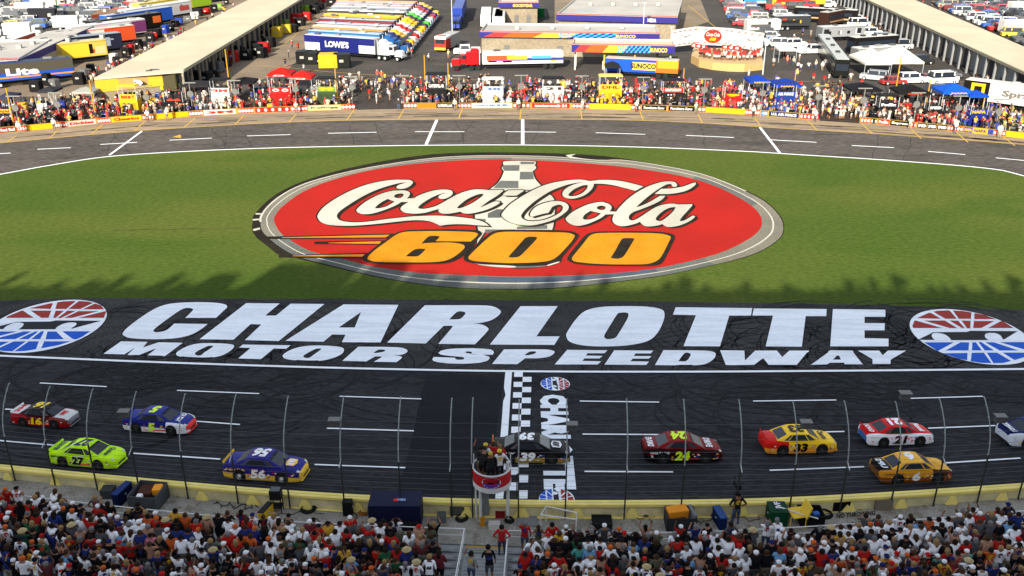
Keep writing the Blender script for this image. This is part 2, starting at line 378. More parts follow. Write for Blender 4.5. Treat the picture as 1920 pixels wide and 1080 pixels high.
# ------------------------------------------------------------------ traced lettering on the apron
Z3 = dict(sc=3, ox=0, oy=540); Z4 = dict(sc=3, ox=640, oy=540); Z5 = dict(sc=3, ox=1280, oy=540); ZP = dict()
LET = [
 (Z3, "690,255 720,220 800,160 880,112 960,88 1080,80 1200,82 1265,92 1277,108 1255,130 1215,168! 1042,168! 1080,130 1085,118 1060,112 1030,117 990,140 900,205 865,235 870,247 900,247 940,235 980,200! 1168,202! 1140,225 1080,260 990,282 860,288 740,282 700,270"),
 (Z3, "#1385,85 1573,87 1492,155 1552,155 1635,88 1825,90 1568,298 1377,293 1470,205 1410,203 1313,291 1122,288"),
 (ZP, "#535,639 644,570.7 747,571.5 713.5,642 641,641.5 648,627.5 623,627 606.5,640.7", "#635,614 665,614 677,585"),
 (Z4, "470,97! 760,97 850,103 893,125 893,145 850,178 790,195 740,198! 790,205 825,225 820,245 752,317! 545,314! 620,225 620,213 575,213! 475,312! 257,307!", "650,135 685,133 698,142 690,155 670,172 650,176 607,177!"),
 (Z4, "#1008,102 1217,102 1097,272 1228,272 1198,320 835,318"),
 (Z4, "1265,270 1275,240 1320,175 1370,130 1450,108 1580,102 1720,105 1800,120 1818,145 1810,190 1780,250 1730,295 1640,318 1520,328 1380,325 1290,305", "1480,265 1500,230 1550,150 1565,140 1600,138 1615,148 1605,180 1560,255 1540,280 1500,288 1482,280"),
 (ZP, "#1267,576 1410.5,577.7 1408,591.7 1367.3,591.7 1350,649.3 1281.5,649 1305,591 1261.7,590"),
 (Z5, "#400,115 810,118 808,158 692,158 670,330 467,328 508,155 392,155"),
 (Z5, "#845,118 1140,122 1140,162 1023,162 1023,197 1137,198 1136,238 1023,238 1023,282 1158,285 1158,328 830,328"),
 (Z3, "#582,370 680,300 830,303 803,335 893,305 1028,308 928,383 826,381 880,340 785,379 717,376 760,335 700,373"),
 (Z3, "990,370 1010,350 1060,325 1120,312 1200,310 1290,315 1317,325 1300,350 1250,378 1180,392 1090,392 1010,385", "1100,362 1160,330 1185,325 1197,330 1150,362 1130,378 1105,378"),
 (Z3, "#1365,318 1635,322 1610,342 1540,340 1468,400 1340,396 1410,337 1345,335"),
 (ZP, "530,668 535,661.5 553,653 577,648.3 610,648 638,650.5 645,656 640,664 622,672 598,676.5 565,676.3 538,673.5", "570,666 590,655 598,653.3 601.7,655 586.7,666 580,670.7 571.7,670.7"),
 (Z4, "95,330! 310,333 365,345 370,360 340,375 290,380! 330,383 340,393 310,417! 182,415! 225,390 220,385 190,385! 140,413! 5,410!", "210,347 245,348 238,358 200,365 180,365!"),
 (Z4, "#545,365 560,375 600,381 650,385 685,389 692,395 685,402 660,404 642,400 640,392 520,388 512,400 516,410 540,417 600,424 660,426 720,425 780,420 820,410 834,398 832,386 800,376 740,371 705,366 695,361 705,357 725,357 735,362 730,373 852,376 858,364 855,353 838,345 800,341 740,338 640,340 590,345 560,353"),
 (Z4, "915,345! 1130,345 1190,352 1198,365 1170,385 1110,395 1035,395! 990,428! 848,427!", "1060,358 1095,358 1085,370 1050,378 1030,378!"),
 (Z4, "#1270,348 1497,350 1480,367 1385,367 1375,380 1470,382 1452,396 1367,396 1355,410 1462,412 1442,430 1200,430"),
 (Z4, "#1535,350 1755,352 1740,368 1655,368 1645,382 1745,383 1730,397 1640,397 1625,412 1730,414 1715,433 1480,431"),
 (ZP, "1228,684.5! 1244,656.5! 1310,657 1335,659 1342,664 1337,674 1320,683 1290,685", "1284,662 1294,663 1294,668 1286,677 1272,677!"),
 (Z5, "#210,350 347,352 350,408 408,352 530,352 560,388 600,352 713,352 645,435 482,435 455,395 405,435 243,433"),
 (Z5, "#830,350 955,352 1020,433 912,432 908,420 835,420 815,433 713,433", "#845,403 890,403 880,380 868,380"),
 (Z5, "#985,352 1105,352 1125,378 1155,352 1257,352 1175,400 1172,430 1068,430 1068,400"),
]
def gp(pts, z): return [P(x, y, z) for x, y in pts]
mb = MB(); sh = MB(); M_LT = layered('white_letter_paint', (.80,.83,.87), (.70,.73,.77), .7, None, 7, .8, (.3,2,1), .09); M_LK = mat('black_letter_edge', (.010,.010,.011), .7)
for e in LET:
    loops = [path(s, **e[0]) for s in e[1:]]
    fill(mb, [gp(l, .016) for l in loops], M_LT)
    for l in loops: ribbon(mb, gp(l, 0), .16, M_LK, .012, True)
tag(mb.build('painted_lettering'), kind='structure')

# ------------------------------------------------------------------ speedway emblem (art kept in unit space, reused on asphalt, stand and boards)
ZE = dict(sc=8.348, ox=1690, oy=570)
EM_OUT = "135,330 165,250 230,185 340,125 500,92 720,82 900,90 1100,118 1300,165 1500,230 1700,315 1850,405 1960,500 2040,600 2080,700 2060,780 1980,850 1860,905 1750,925 1550,950 1350,955 1100,930 850,860 600,765 400,650 250,540 170,430"
EM_RED = ["#245,225 430,140 470,145 615,235","#500,125 560,110 740,102 765,115 865,235 690,235","#805,105 960,112 1095,135 1090,235 900,235","#1145,145 1300,175 1480,240 1140,240","#205,262 230,262 640,380 190,380 170,350","#350,262 680,262 875,380 760,380","#750,262 890,265 990,380 950,380","#940,262 1085,268 1078,385 1030,385","#1135,270 1455,270 1250,380 1125,380","#1560,270 1590,275 1760,380 1355,380"]
EM_BLK = ["275,555! 500,445! 1020,440! 1080,422! 1820,428! 1610,558! 1585,548 1550,495 1480,462 1400,455 1330,465 1305,495 1320,535 1365,568! 780,570! 750,530 680,480 560,455 490,465 475,500 490,535 525,565! 280,565!"]
EM_BLU = ["#355,603 820,603 570,740","#930,603 1060,605 1050,730 690,732","#1110,603 1165,603 1260,730 1105,730","#1205,600 1250,600 1450,730 1305,730","#1310,603 1450,603 1830,730 1540,732","#1540,600 1990,600 2045,690 2030,735 1960,725","#650,775 1035,770 1030,885 900,860","#1100,768 1290,765 1410,930 1250,925 1085,900","#1340,765 1500,765 1715,895 1600,925 1440,930","#1585,765 2010,765 1940,830 1770,880"]
eo = [P(x, y) for x, y in path(EM_OUT, **ZE)]
ex0, ex1 = min(p.x for p in eo), max(p.x for p in eo); ey0, ey1 = min(p.y for p in eo), max(p.y for p in eo)
ECX, ECY, EW, EH = (ex0+ex1)/2, (ey0+ey1)/2, (ex1-ex0)/2, (ey1-ey0)/2
def art(s): return [((p.x-ECX)/EW, (p.y-ECY)/EH) for p in [P(x, y) for x, y in path(s, **ZE)]]
ART = dict(out=[(math.cos(a), math.sin(a)) for a in [2*math.pi*i/48 for i in range(48)]], red=[art(s) for s in EM_RED], blk=[art(s) for s in EM_BLK], blu=[art(s) for s in EM_BLU])
M_ER = mat('emblem_red', (.30,.026,.018), .6, .08, 1); M_EB = mat('emblem_blue', (.008,.085,.48), .6, .08, 1); M_EK = mat('emblem_black', (.014,.014,.017), .6)
def emblem(mb, fn, lift):
    """fn(u,v,k) -> 3D point of art position on layer k"""
    def put(loop, m, k):
        tri = tessellate_polygon([[Vector((a, b, 0)) for a, b in loop]]); vs = [fn(a, b, k*lift) for a, b in loop]; L = [Vector((a, b)) for a, b in loop]
        ts = [t if (L[t[1]]-L[t[0]]).cross(L[t[2]]-L[t[0]]) > 0 else (t[0], t[2], t[1]) for t in tri]
        mb.raw(vs, ts, m)
    put([(a*1.03, b*1.03) for a, b in ART['out']], M_EK, 0); put(ART['out'], M_LT, 1)
    for key, m in (('red', M_ER), ('blu', M_EB), ('blk', M_EK)):
        for l in ART[key]: put(l, m, 2)
mb = MB(); emblem(mb, lambda a, b, k: Vector((ECX+a*EW, ECY+b*EH, .012+k)), .005)
lr = P(206, 593); lt = P(142, 562.5).y; lb = P(55, 662).y
emblem(mb, lambda a, b, k: Vector((lr.x-EW+a*EW, (lt+lb)/2+b*EH, .012+k)), .005)
def em_rot(cx, cy, r1, r2):
    c = G(cx, cy)
    def fn(a, b, k):
        x, y = c.x+b*r1, c.y-a*r2
        return Vector((x, y, zG(x, y)+.045+k))
    return fn
emblem(mb, em_rot(1041, 720.5, 1.05, 1.15), .005); emblem(mb, em_rot(1044, 938, 1.0, 1.2), .005)
tag(mb.build('painted_emblems'), kind='structure')
mb = MB()
x0, x1 = G(1014, 800).x, G(1069, 800).x; y0, y1 = G(1040, 741).y, G(1044, 919).y
V, Fc = text_mesh('CHARLOTTE', .075, 0, 1.06)
vs = []
for a, b in V:
    x, y = x0+(x1-x0)*b, y0+(y1-y0)*a; vs.append((x, y, zG(x, y)+.047))
mb.raw(vs, Fc, M_LT); tag(mb.build('painted_track_name'), kind='structure')

# ------------------------------------------------------------------ painted oval on the grass
ZL = dict(sc=3.692, ox=460, oy=270)
def mix(l, r, l2):
    a = path(l, **ZL)
    return a
def pts(*parts):
    out = []
    for z, s in parts:
        for tkn in s.split():
            a, b = tkn.split(','); out.append('%.2f,%.2f' % (float(a)/z['sc']+z['ox'], float(b)/z['sc']+z['oy']))
    return path(' '.join(out), n=3)
ZR = dict(sc=3.692, ox=960, oy=270)
OUT = pts((ZL,"50,540 55,500 90,455 180,370 300,300 450,240 700,170 1000,110 1300,70 1600,58"),(ZR,"0,58 400,68 700,90 1000,140 1300,200 1550,290 1750,390 1860,500 1885,580 1860,650 1750,730 1600,790 1300,860 1000,920 600,970 300,1000 0,1008"),(ZL,"1500,1000 1200,970 900,920 600,850 350,790 230,765 150,705 80,650 47,595"))
SIL = pts((ZL,"105,540 110,500 160,430 260,350 400,280 600,220 850,165 1200,110 1500,85"),(ZR,"0,82 300,90 600,113 760,112 1000,145 1300,205 1545,295 1745,395 1853,502 1878,582 1853,650 1745,727 1595,786 1300,857 1000,916 600,966 300,995 0,1003"),(ZL,"1500,996 1200,965 900,914 600,842 380,785 250,720 150,640 112,590"))
RED = pts((ZL,"200,535 210,490 260,430 400,330 600,250 900,175 1300,125 1700,105"),(ZR,"0,108 300,120 700,150 1000,190 1250,240 1450,310 1620,400 1710,480 1730,550 1700,610 1600,680 1420,760 1100,840 800,885 400,910 0,918"),(ZL,"1500,905 1200,890 900,850 650,790 450,740 320,670 240,610"))
M_CK = layered('grass_paint_black', (.016,.013,.010), (.022,.019,.013), .5, None, 6, .95)
M_CS = layered('grass_paint_silver', (.17,.155,.12), (.14,.13,.105), .12, None, 5, .95)
M_CG = layered('grass_paint_grey', (.085,.09,.085), (.11,.115,.105), .2, None, 5, .95)
M_CR = layered('grass_paint_red', (.33,.016,.012), (.28,.016,.012), .1, None, 5, .95, (1,1,1), .12)
M_CW = layered('grass_paint_white', (.46,.43,.36), (.38,.36,.30), .15, None, 5, .95, (1,1,1), .1)
M_CY = layered('grass_paint_gold', (.48,.20,.012), (.44,.17,.010), .2, None, 5, .95, (1,1,1), .1)
mb = MB()
fill(mb, [gp(OUT, .008)], M_CK); fill(mb, [gp(SIL, .013)], M_CS); fill(mb, [gp(RED, .018)], M_CR)
# shading segments and highlight line inside the silver ring (paint)
def ring_seg(A, B, i0, i1, ta, tb, m, z):
    nA = len(A); q = []
    cA = [A[int(i) % nA] for i in range(i0, i1+1)]
    def nearest(p): return min(B, key=lambda b: (b[0]-p[0])**2+((b[1]-p[1])*2)**2)
    inn = [nearest(p) for p in cA]
    a = [(p[0]+(q2[0]-p[0])*ta, p[1]+(q2[1]-p[1])*ta) for p, q2 in zip(cA, inn)]; b = [(p[0]+(q2[0]-p[0])*tb, p[1]+(q2[1]-p[1])*tb) for p, q2 in zip(cA, inn)]
    for k in range(len(a)-1): fill(mb, [gp([a[k], a[k+1], b[k+1], b[k]], z)], m)
nS = len(SIL)
def seg_x(x0, x1, top, ta, tb, m, z):
    idx = [i for i, p in enumerate(SIL) if x0 <= p[0] <= x1 and ((p[1] < 420) == top)]
    if idx:
        runs = []; st = idx[0]; pv = st
        for i in idx[1:]+[None]:
            if i is None or i != pv+1: runs.append((st, pv)); st = i
            pv = i
        for a, b in runs:
            if b > a: ring_seg(SIL, RED, a, b, ta, tb, m, z)
seg_x(690, 985, True, .35, .85, M_CG, .018); seg_x(1290, 1440, True, .45, .98, M_CG, .018)
seg_x(505, 1345, False, .0, 1.0, M_CG, .016); seg_x(880, 1250, False, .45, .95, mat('ring_slate', (.06,.075,.10), .9, .2, .3), .018)
ring_seg(SIL, RED, 0, nS, .42, .50, M_CW, .021)
ribbon(mb, gp(SIL[:int(nS*.45)], 0), .22, M_CW, .024, ground=False)
for s in ("#70,478 118,480 118,488 72,488","#50,520 92,516 95,526 52,530","#50,590 100,578 103,590 60,602"):
    fill(mb, [gp(path(s, **ZL), .022)], M_CW)
fill(mb, [gp(path("385,75 440,70 410,85 470,98 560,108 420,98 375,80", **ZR), .022)], M_CW)
ribbon(mb, [P(210+22*k, 432-.4*k+.8*math.sin(k*1.7)) for k in range(12)], .35, layered('worn_turf', (.075,.075,.022), (.05,.065,.014), .5, None, 3, .95), .006)
# bottle
ZB = dict(sc=12, ox=890, oy=290)
BOT = path("640,165 750,145 1000,137 1340,150 1375,190 1350,235! 1385,290 1350,340 1305,370! 1325,460 1380,570 1500,700 1650,860 1760,960 1810,1100 1800,1300 1770,1600 1740,1690! 1000,1700! 260,1690! 50,2010! 80,1700 10,1420 30,1250 100,1000 350,770 500,660 600,520 660,370! 610,300 655,240!", **ZB)
ribbon(mb, gp(BOT, 0), .45, M_CK, .022, True, False)
fill(mb, [gp(BOT, .025)], M_CW)
for s in ("#1030,155 1350,165 1340,210 1030,215","#640,235 1010,235 1005,365 670,365 625,300","#1020,385 1300,385 1340,555 1010,560","#580,585 985,590 985,755 420,750","#990,785 1300,790 1220,825 1000,800"):
    fill(mb, [gp(path(s, **ZB), .029)], M_CG)
ZCB = dict(sc=9.6, ox=770, oy=325); ZCA = dict(sc=9.6, ox=590, oy=325); ZCC = dict(sc=9.6, ox=930, oy=325); ZCD = dict(sc=9.6, ox=1120, oy=325)
for z, s in ((ZCB,"#1550,645 1660,645 1620,800 1385,800 1390,720"),(ZCB,"#1180,815 1350,820 1350,890 1250,850"),(ZCB,"#1340,1010 1900,1010 1900,1070 1340,1070"),(ZCC,"#380,960 920,930 925,1000 375,1005")):
    fill(mb, [gp(path(s, **z), .029)], M_CG)
# script words
def J(*parts):
    out = []
    for z, s in parts:
        for tkn in s.split():
            sh2 = '!' if tkn.endswith('!') else ''; a, b = tkn.rstrip('!').split(',')
            out.append('%.2f,%.2f%s' % (float(a)/z['sc']+z['ox'], float(b)/z['sc']+z['oy'], sh2))
    return path(' '.join(out), n=4)
SCRIPT = [
 [J((ZCA,"1560,115 1700,118 1760,145 1765,175 1720,225 1640,265 1540,280 1480,265 1475,240 1510,210 1580,185 1660,165! 1550,170 1400,205 1200,265 1000,345 800,450 600,575 470,665 405,740 405,790 450,840 560,870 750,882 1000,865 1250,830 1500,800 1700,780 1850,770"),(ZCB,"400,760 650,768 900,790 1150,825 1320,880 1415,945! 1200,935 1000,918 800,915 650,925 530,942! 450,905 350,865 200,845 30,845"),(ZCA,"1550,862 1300,890 1000,920 700,942 450,942 250,925 120,880 60,810 55,750 120,650 220,560 400,440 600,335 800,250 1000,185 1250,135 1450,115"))],
 [J((ZCA,"1500,310 1620,308 1700,335 1712,375 1690,420 1660,452! 1790,445"),(ZCB,"100,420 200,375 350,325 500,295 620,290 720,305 755,335 750,375 700,420 620,455 550,460 500,440 505,415 540,385 600,362 660,355! 590,355 480,390 350,450 220,530 150,590 140,625 200,640 300,630 450,590 560,535 700,455 850,375 1000,320 1150,290 1280,288 1400,300! 1650,295! 1670,310! 1560,400 1400,500 1250,615! 1350,575 1450,530 1520,505 1610,510! 1580,550 1450,620 1300,675 1100,720 980,722 920,705 895,688! 780,712 650,728 540,715 500,680 510,640! 420,665 250,710 80,725"),(ZCA,"1740,722 1620,705 1555,660 1550,620 1600,570 1690,515! 1560,515! 1450,580 1250,660 1050,720 900,735 800,715 755,680 765,640 850,560 950,490 1100,410 1250,350 1400,315")),
  J((ZCA,"1315,460! 1440,510! 1300,590 1180,625 1085,630! 1110,590 1200,520")), J((ZCA,"1430,410 1470,375 1560,362 1600,375 1590,410 1550,440 1500,445 1450,435")), J((ZCB,"840,615 880,570 1000,475 1150,400 1250,370 1310,370! 1290,410 1180,490 1050,565 920,620 860,630"))],
 [J((ZCC,"225,305! 480,300! 505,312! 370,400! 160,400 125,385 160,345"))],
 [J((ZCC,"100,760 130,690 250,560 400,455 600,335 800,240 1000,175 1250,130 1450,112 1580,118 1680,140! 1800,128"),(ZCD,"20,120 200,118 400,135 600,175 830,235! 685,315! 500,265 300,215 100,188"),(ZCC,"1760,185! 1750,240 1700,310 1600,390 1450,445 1330,455 1230,430 1195,375 1220,310 1300,245 1450,185 1600,155! 1450,170 1250,215 1000,310 800,430 650,540 520,660 455,750 465,800 520,840 620,860 800,850 950,810 1100,740 1180,680 1205,610 1180,575 1120,565 1020,600 970,670 940,710! 800,740 640,785! 612,750 640,680 720,600 850,540 1000,505 1130,500 1250,530 1305,590 1290,660 1200,740 1050,830 850,895 650,935 450,930 300,900 180,840")),
  J((ZCC,"1310,370 1400,290 1550,220 1650,210! 1640,270 1560,350 1450,400 1360,412 1310,400"))],
 [J((ZCC,"1255,830 1280,780 1400,680 1600,580 1750,535 1900,515"),(ZCD,"130,525 220,560 255,610 240,660 215,685! 340,690! 400,610 550,460 700,350 900,240 1100,170 1250,145 1380,155 1430,195 1425,235 1370,242 1345,225 1330,190! 1250,200 1150,250 1000,350 850,470 750,560 700,610! 800,580 950,510 1050,450 1130,405! 1225,405! 1150,480 1000,560 800,640 650,695 580,750 565,800 590,840 650,845 750,800 900,700 1050,610 1200,560 1350,545 1450,560! 1710,555! 1700,590 1600,700 1520,790 1480,860! 1560,850 1650,800 1710,760! 1765,770! 1720,820 1600,890 1450,945 1300,965 1210,945 1170,910! 1100,935 950,955 850,945 790,900 770,870! 700,900 550,940 430,950 330,920 275,860 280,790 300,735! 150,740! 50,810"),(ZCC,"1700,890 1550,935 1430,940 1320,900")),
  J((ZCD,"-10,620 20,590 90,580 145,605 140,640 90,660 20,650")), J((ZCC,"1565,800 1600,740 1700,675! 1890,720! 1800,790 1680,830 1590,830")), J((ZCD,"1055,830 1070,780 1180,680 1300,620 1410,605! 1370,680 1250,790 1150,855 1080,850"))],
 [J((ZCD,"1030,370! 1150,280! 1350,270 1550,235 1700,180 1770,165! 1760,210 1650,290 1500,340 1300,370"))],
]
for loops in SCRIPT:
    for i, (dx, dy) in enumerate(((1.6,.8),(3.2,1.4),(4.8,2.0),(6.2,2.6))):
        fill(mb, [gp([(x+dx, y+dy) for x, y in l], .033+.002*i) for l in loops], M_CK)
    for l in loops: ribbon(mb, gp(l, 0), .36, M_CK, .043, True, False)
for loops in SCRIPT: fill(mb, [gp(l, .048) for l in loops], M_CW)
# numerals and speed streaks
Z7 = dict(sc=6.4, ox=680, oy=420); Z8 = dict(sc=6.4, ox=970, oy=420); Z6 = dict(sc=6.4, ox=470, oy=420)
for z, s, m in ((Z6,"#190,150 1750,112 1640,175 230,180",M_CK),(Z6,"#770,210 1600,195 1540,250 760,240",M_CK),(Z6,"#330,375 1400,345 1350,410 520,405 340,398",M_CK)):
    fill(mb, [gp(path(s, **z), .053)], m)
for z, s in ((Z6,"#370,160 1670,128 1620,160 380,166"),(Z6,"#930,225 1570,207 1540,237 940,230"),(Z6,"#500,380 1370,362 1340,392 510,385")):
    fill(mb, [gp(path(s, **z), .057)], M_CY)
for z, s in ((Z7,"5,420 30,375 130,290 300,170 390,110 480,80 620,68 1000,62 1350,72 1420,95 1430,125 1380,180 1350,240 1270,340 1130,430 1000,470 800,480 300,480 60,460"),(Z8,"-640,430 -625,370 -500,250 -350,120 -280,85 -180,70 0,68 400,70 640,85 735,125 735,160 660,260 540,400 535,440 480,475 350,505 100,535 -100,530 -350,505 -560,465"),(Z8,"600,420 620,370 720,240 820,130 900,100 1000,88 1400,85 1700,92 1860,120 1893,160 1870,220 1760,440 1690,490 1550,505 1000,500 720,480 620,445")):
    fill(mb, [gp(path(s, **z), .061)], M_CK)
for z, s, h in ((Z7,"60,415 75,380 150,310 280,215 400,130 480,100 600,88 1000,85 1300,95 1370,110 1380,130 1350,165 1295,210! 875,205! 920,160 905,145 820,142 770,165 705,235! 830,225 1050,222 1180,240 1222,265 1210,300 1130,370 1020,430 870,455 600,460 200,455 90,435","527,378 580,335 640,300 740,297 748,310 700,360 650,388 540,388"),
  (Z8,"-586,400 -566,370 -476,280 -356,170 -276,115 -176,95 0,92 400,98 600,105 680,130 685,150 650,210 560,310 480,390 380,440 200,462 0,468 -156,468 -456,450 -566,430","-101,385 -26,300 64,200 100,165 150,152 235,160 210,205 100,320 30,385 -40,402 -95,398"),
  (Z8,"657,410 680,370 780,250 850,160 900,125 1000,108 1400,105 1700,115 1820,140 1838,170 1810,230 1750,350 1690,430 1580,475 1400,485 1000,480 720,455 665,435","1125,400 1180,310 1240,200 1280,170 1390,172 1402,185 1370,240 1290,370 1250,405 1200,417 1135,410")):
    fill(mb, [gp(path(s, **z), .066), gp(path(h, **z), .066)], M_CY)
for s, m in (("-520,470 -300,495 0,505 250,500 370,490 490,455 500,465 380,500 200,522 0,528 -300,515", M_CG),("-450,490 -430,485 -50,502 -50,523 -250,515", M_CW),("370,488 490,452 496,462 375,500", M_CW)):
    fill(mb, [gp(path(s, **Z8), .068 if m is M_CG else .072)], m)
tag(mb.build('painted_oval_logo'), kind='structure')
# ================================================================== stock cars on the track
def carpaint(c, r=.4): return cm(c, r)
def car_shell():
    """(x, half width, bottom, belt z, deck z) stations from tail to nose"""
    S = [(-2.64,.70,.34,.66,.76),(-2.58,.83,.22,.82,.93),(-2.45,.93,.16,.88,.98),(-2.0,.965,.13,.90,1.00),(-1.5,.985,.12,.90,.98),(-1.0,.985,.12,.88,.95),(-.3,.975,.12,.86,.93),(.4,.97,.12,.85,.92),(1.0,.98,.12,.85,.91),(1.5,.985,.12,.82,.88),(2.0,.965,.12,.78,.85),(2.32,.89,.12,.71,.77),(2.50,.78,.12,.62,.67),(2.61,.62,.12,.54,.58),(2.66,.42,.14,.46,.50)]
    R = []
    for x, w_, b, s_, d in S:
        half = [(0, b),(w_*.6, b),(w_*.955, b),(w_*.99, b+.10),(w_, (b+s_)/2),(w_*.985, s_-.10),(w_*.945, s_),(w_*.80, (s_+d)/2+.015),(w_*.45, d+.01),(0, d+.018)]
        R.append([(x, -y, z) for y, z in half]+[(x, y, z) for y, z in half[-2:0:-1]])
    return S, R
CAR_S, CAR_R = car_shell()
def car_body(c):
    mb = MB(); n = len(CAR_R[0]); N = len(CAR_R)
    def paint(i, j):
        x = (CAR_S[i][0]+CAR_S[i+1][0])/2; jj = j if j <= 8 else n-1-j
        if jj <= 1: return BLACK
        if jj in (2, 3): return c.get('skirt', c['side'])
        if x > 2.42: return c.get('nose', c['hood'])
        if jj in (4, 5, 6):
            if x < -1.1: return c.get('quarter', c['side'])
            if x > 1.0: return c.get('fender', c['side'])
            return c['side']
        return c['hood'] if x > 0 else c.get('deck', c['hood'])
    vs = [p for r in CAR_R for p in r]
    for i in range(N-1):
        for j in range(n):
            a = i*n+j; b = i*n+(j+1) % n
            mb.face([vs[a], vs[a+n], vs[b+n], vs[b]][::-1], cm(paint(i, j), .42))
    mb.face([CAR_R[0][k] for k in range(n)], cm(c.get('tail', c['side']), .42)); mb.face([CAR_R[-1][k] for k in range(n)][::-1], cm(c.get('nose', c['hood']), .42))
    return mb
def paintm(c, r=.3):
    return c if not isinstance(c, tuple) else cm(c, r)
_cm = cm
def cm(col, rough=.5, var=.06):
    if not isinstance(col, tuple): return col
    return _cm(col, rough, var)
GH_B = [(-1.80,.78,.975),(-1.12,.90,.945),(.48,.90,.925),(1.34,.78,.915)]      # greenhouse foot: x, half width, z
GH_T = [(-1.00,.66,1.335),(-.60,.71,1.385),(.12,.71,1.385),(.48,.67,1.345)]   # roof edge
def greenhouse(c, root0):
    mb = MB(); m = cm(c['roof'], .42); B, T = GH_B, GH_T
    for s in (-1, 1):
        for k in range(3):
            q = [(B[k][0], s*B[k][1], B[k][2]), (B[k+1][0], s*B[k+1][1], B[k+1][2]), (T[k+1][0], s*T[k+1][1], T[k+1][2]), (T[k][0], s*T[k][1], T[k][2])]
            mb.face(q if s < 0 else q[::-1], m)
    for i, (a, b) in enumerate(((0,0),(3,3))):
        q = [(B[a][0], -B[a][1], B[a][2]), (B[a][0], B[a][1], B[a][2]), (T[a][0], T[a][1], T[a][2]), (T[a][0], -T[a][1], T[a][2])]
        mb.face(q if i else q[::-1], m)
    for k in range(3):
        l = T[k]; r = T[k+1]
        for s in (-1, 1):
            q = [(l[0], s*l[1], l[2]), (r[0], s*r[1], r[2]), (r[0], 0, r[2]+.03), (l[0], 0, l[2]+.03)]
            mb.face(q if s < 0 else q[::-1], m)
    root = mb.build('roof', root0)
    def panel(q, k0, k1, j0, j1, off):
        """inset quad on q (bl, br, tr, tl)"""
        q = [Vector(p) for p in q]; nrm = (q[1]-q[0]).cross(q[3]-q[0]).normalized()*off
        f = lambda u, v: (q[0]*(1-u)+q[1]*u)*(1-v)+(q[3]*(1-u)+q[2]*u)*v+nrm
        return [f(k0, j0), f(k1, j0), f(k1, j1), f(k0, j1)]
    w1 = MB(); w1.face(panel([(B[3][0],-B[3][1],B[3][2]),(B[3][0],B[3][1],B[3][2]),(T[3][0],T[3][1],T[3][2]),(T[3][0],-T[3][1],T[3][2])], .05,.95,.06,.92,.006), GLASS); w1.build('windshield', root)
    wbn = MB(); wbn.face(panel([(B[3][0],-B[3][1],B[3][2]),(B[3][0],B[3][1],B[3][2]),(T[3][0],T[3][1],T[3][2]),(T[3][0],-T[3][1],T[3][2])], .08,.92,.80,.95,.010), BLACK); wbn.build('windshield_banner', root)
    w2 = MB(); w2.face(panel([(B[0][0],B[0][1],B[0][2]),(B[0][0],-B[0][1],B[0][2]),(T[0][0],-T[0][1],T[0][2]),(T[0][0],T[0][1],T[0][2])], .08,.92,.10,.9,.006), GLASS); w2.build('rear_window', root)
    for s in (-1, 1):
        w3 = MB()
        for (k, a, b) in ((1,.02,.96),(2,.04,.62),(0,.58,.97)):
            q = [(B[k][0], s*B[k][1], B[k][2]), (B[k+1][0], s*B[k+1][1], B[k+1][2]), (T[k+1][0], s*T[k+1][1], T[k+1][2]), (T[k][0], s*T[k][1], T[k][2])]
            p = panel(q, a, b, .10, .86, -.006*s*-1 if s < 0 else -.006)
            if s < 0: p = panel(q, a, b, .10, .86, .006)
            w3.face(p if s < 0 else p[::-1], GLASS)
        w3.build('side_window', root)
    return root
WH = None
def wheel_mesh(rim):
    mb = MB(); mb.lathe((0,0,0), [(.20,-.13),(.33,-.13),(.345,-.09),(.345,.09),(.33,.13),(.20,.13)], TYRE, 20, 'Y')
    m2 = MB(); mb2 = m2
    m2.lathe((0,0,0), [(.001,-.10),(.08,-.11),(.19,-.07),(.205,-.125)], rim, 14, 'Y'); m2.lathe((0,0,0), [(.001,.10),(.08,.11),(.19,.07),(.205,.125)], rim, 14, 'Y')
    return mb, m2
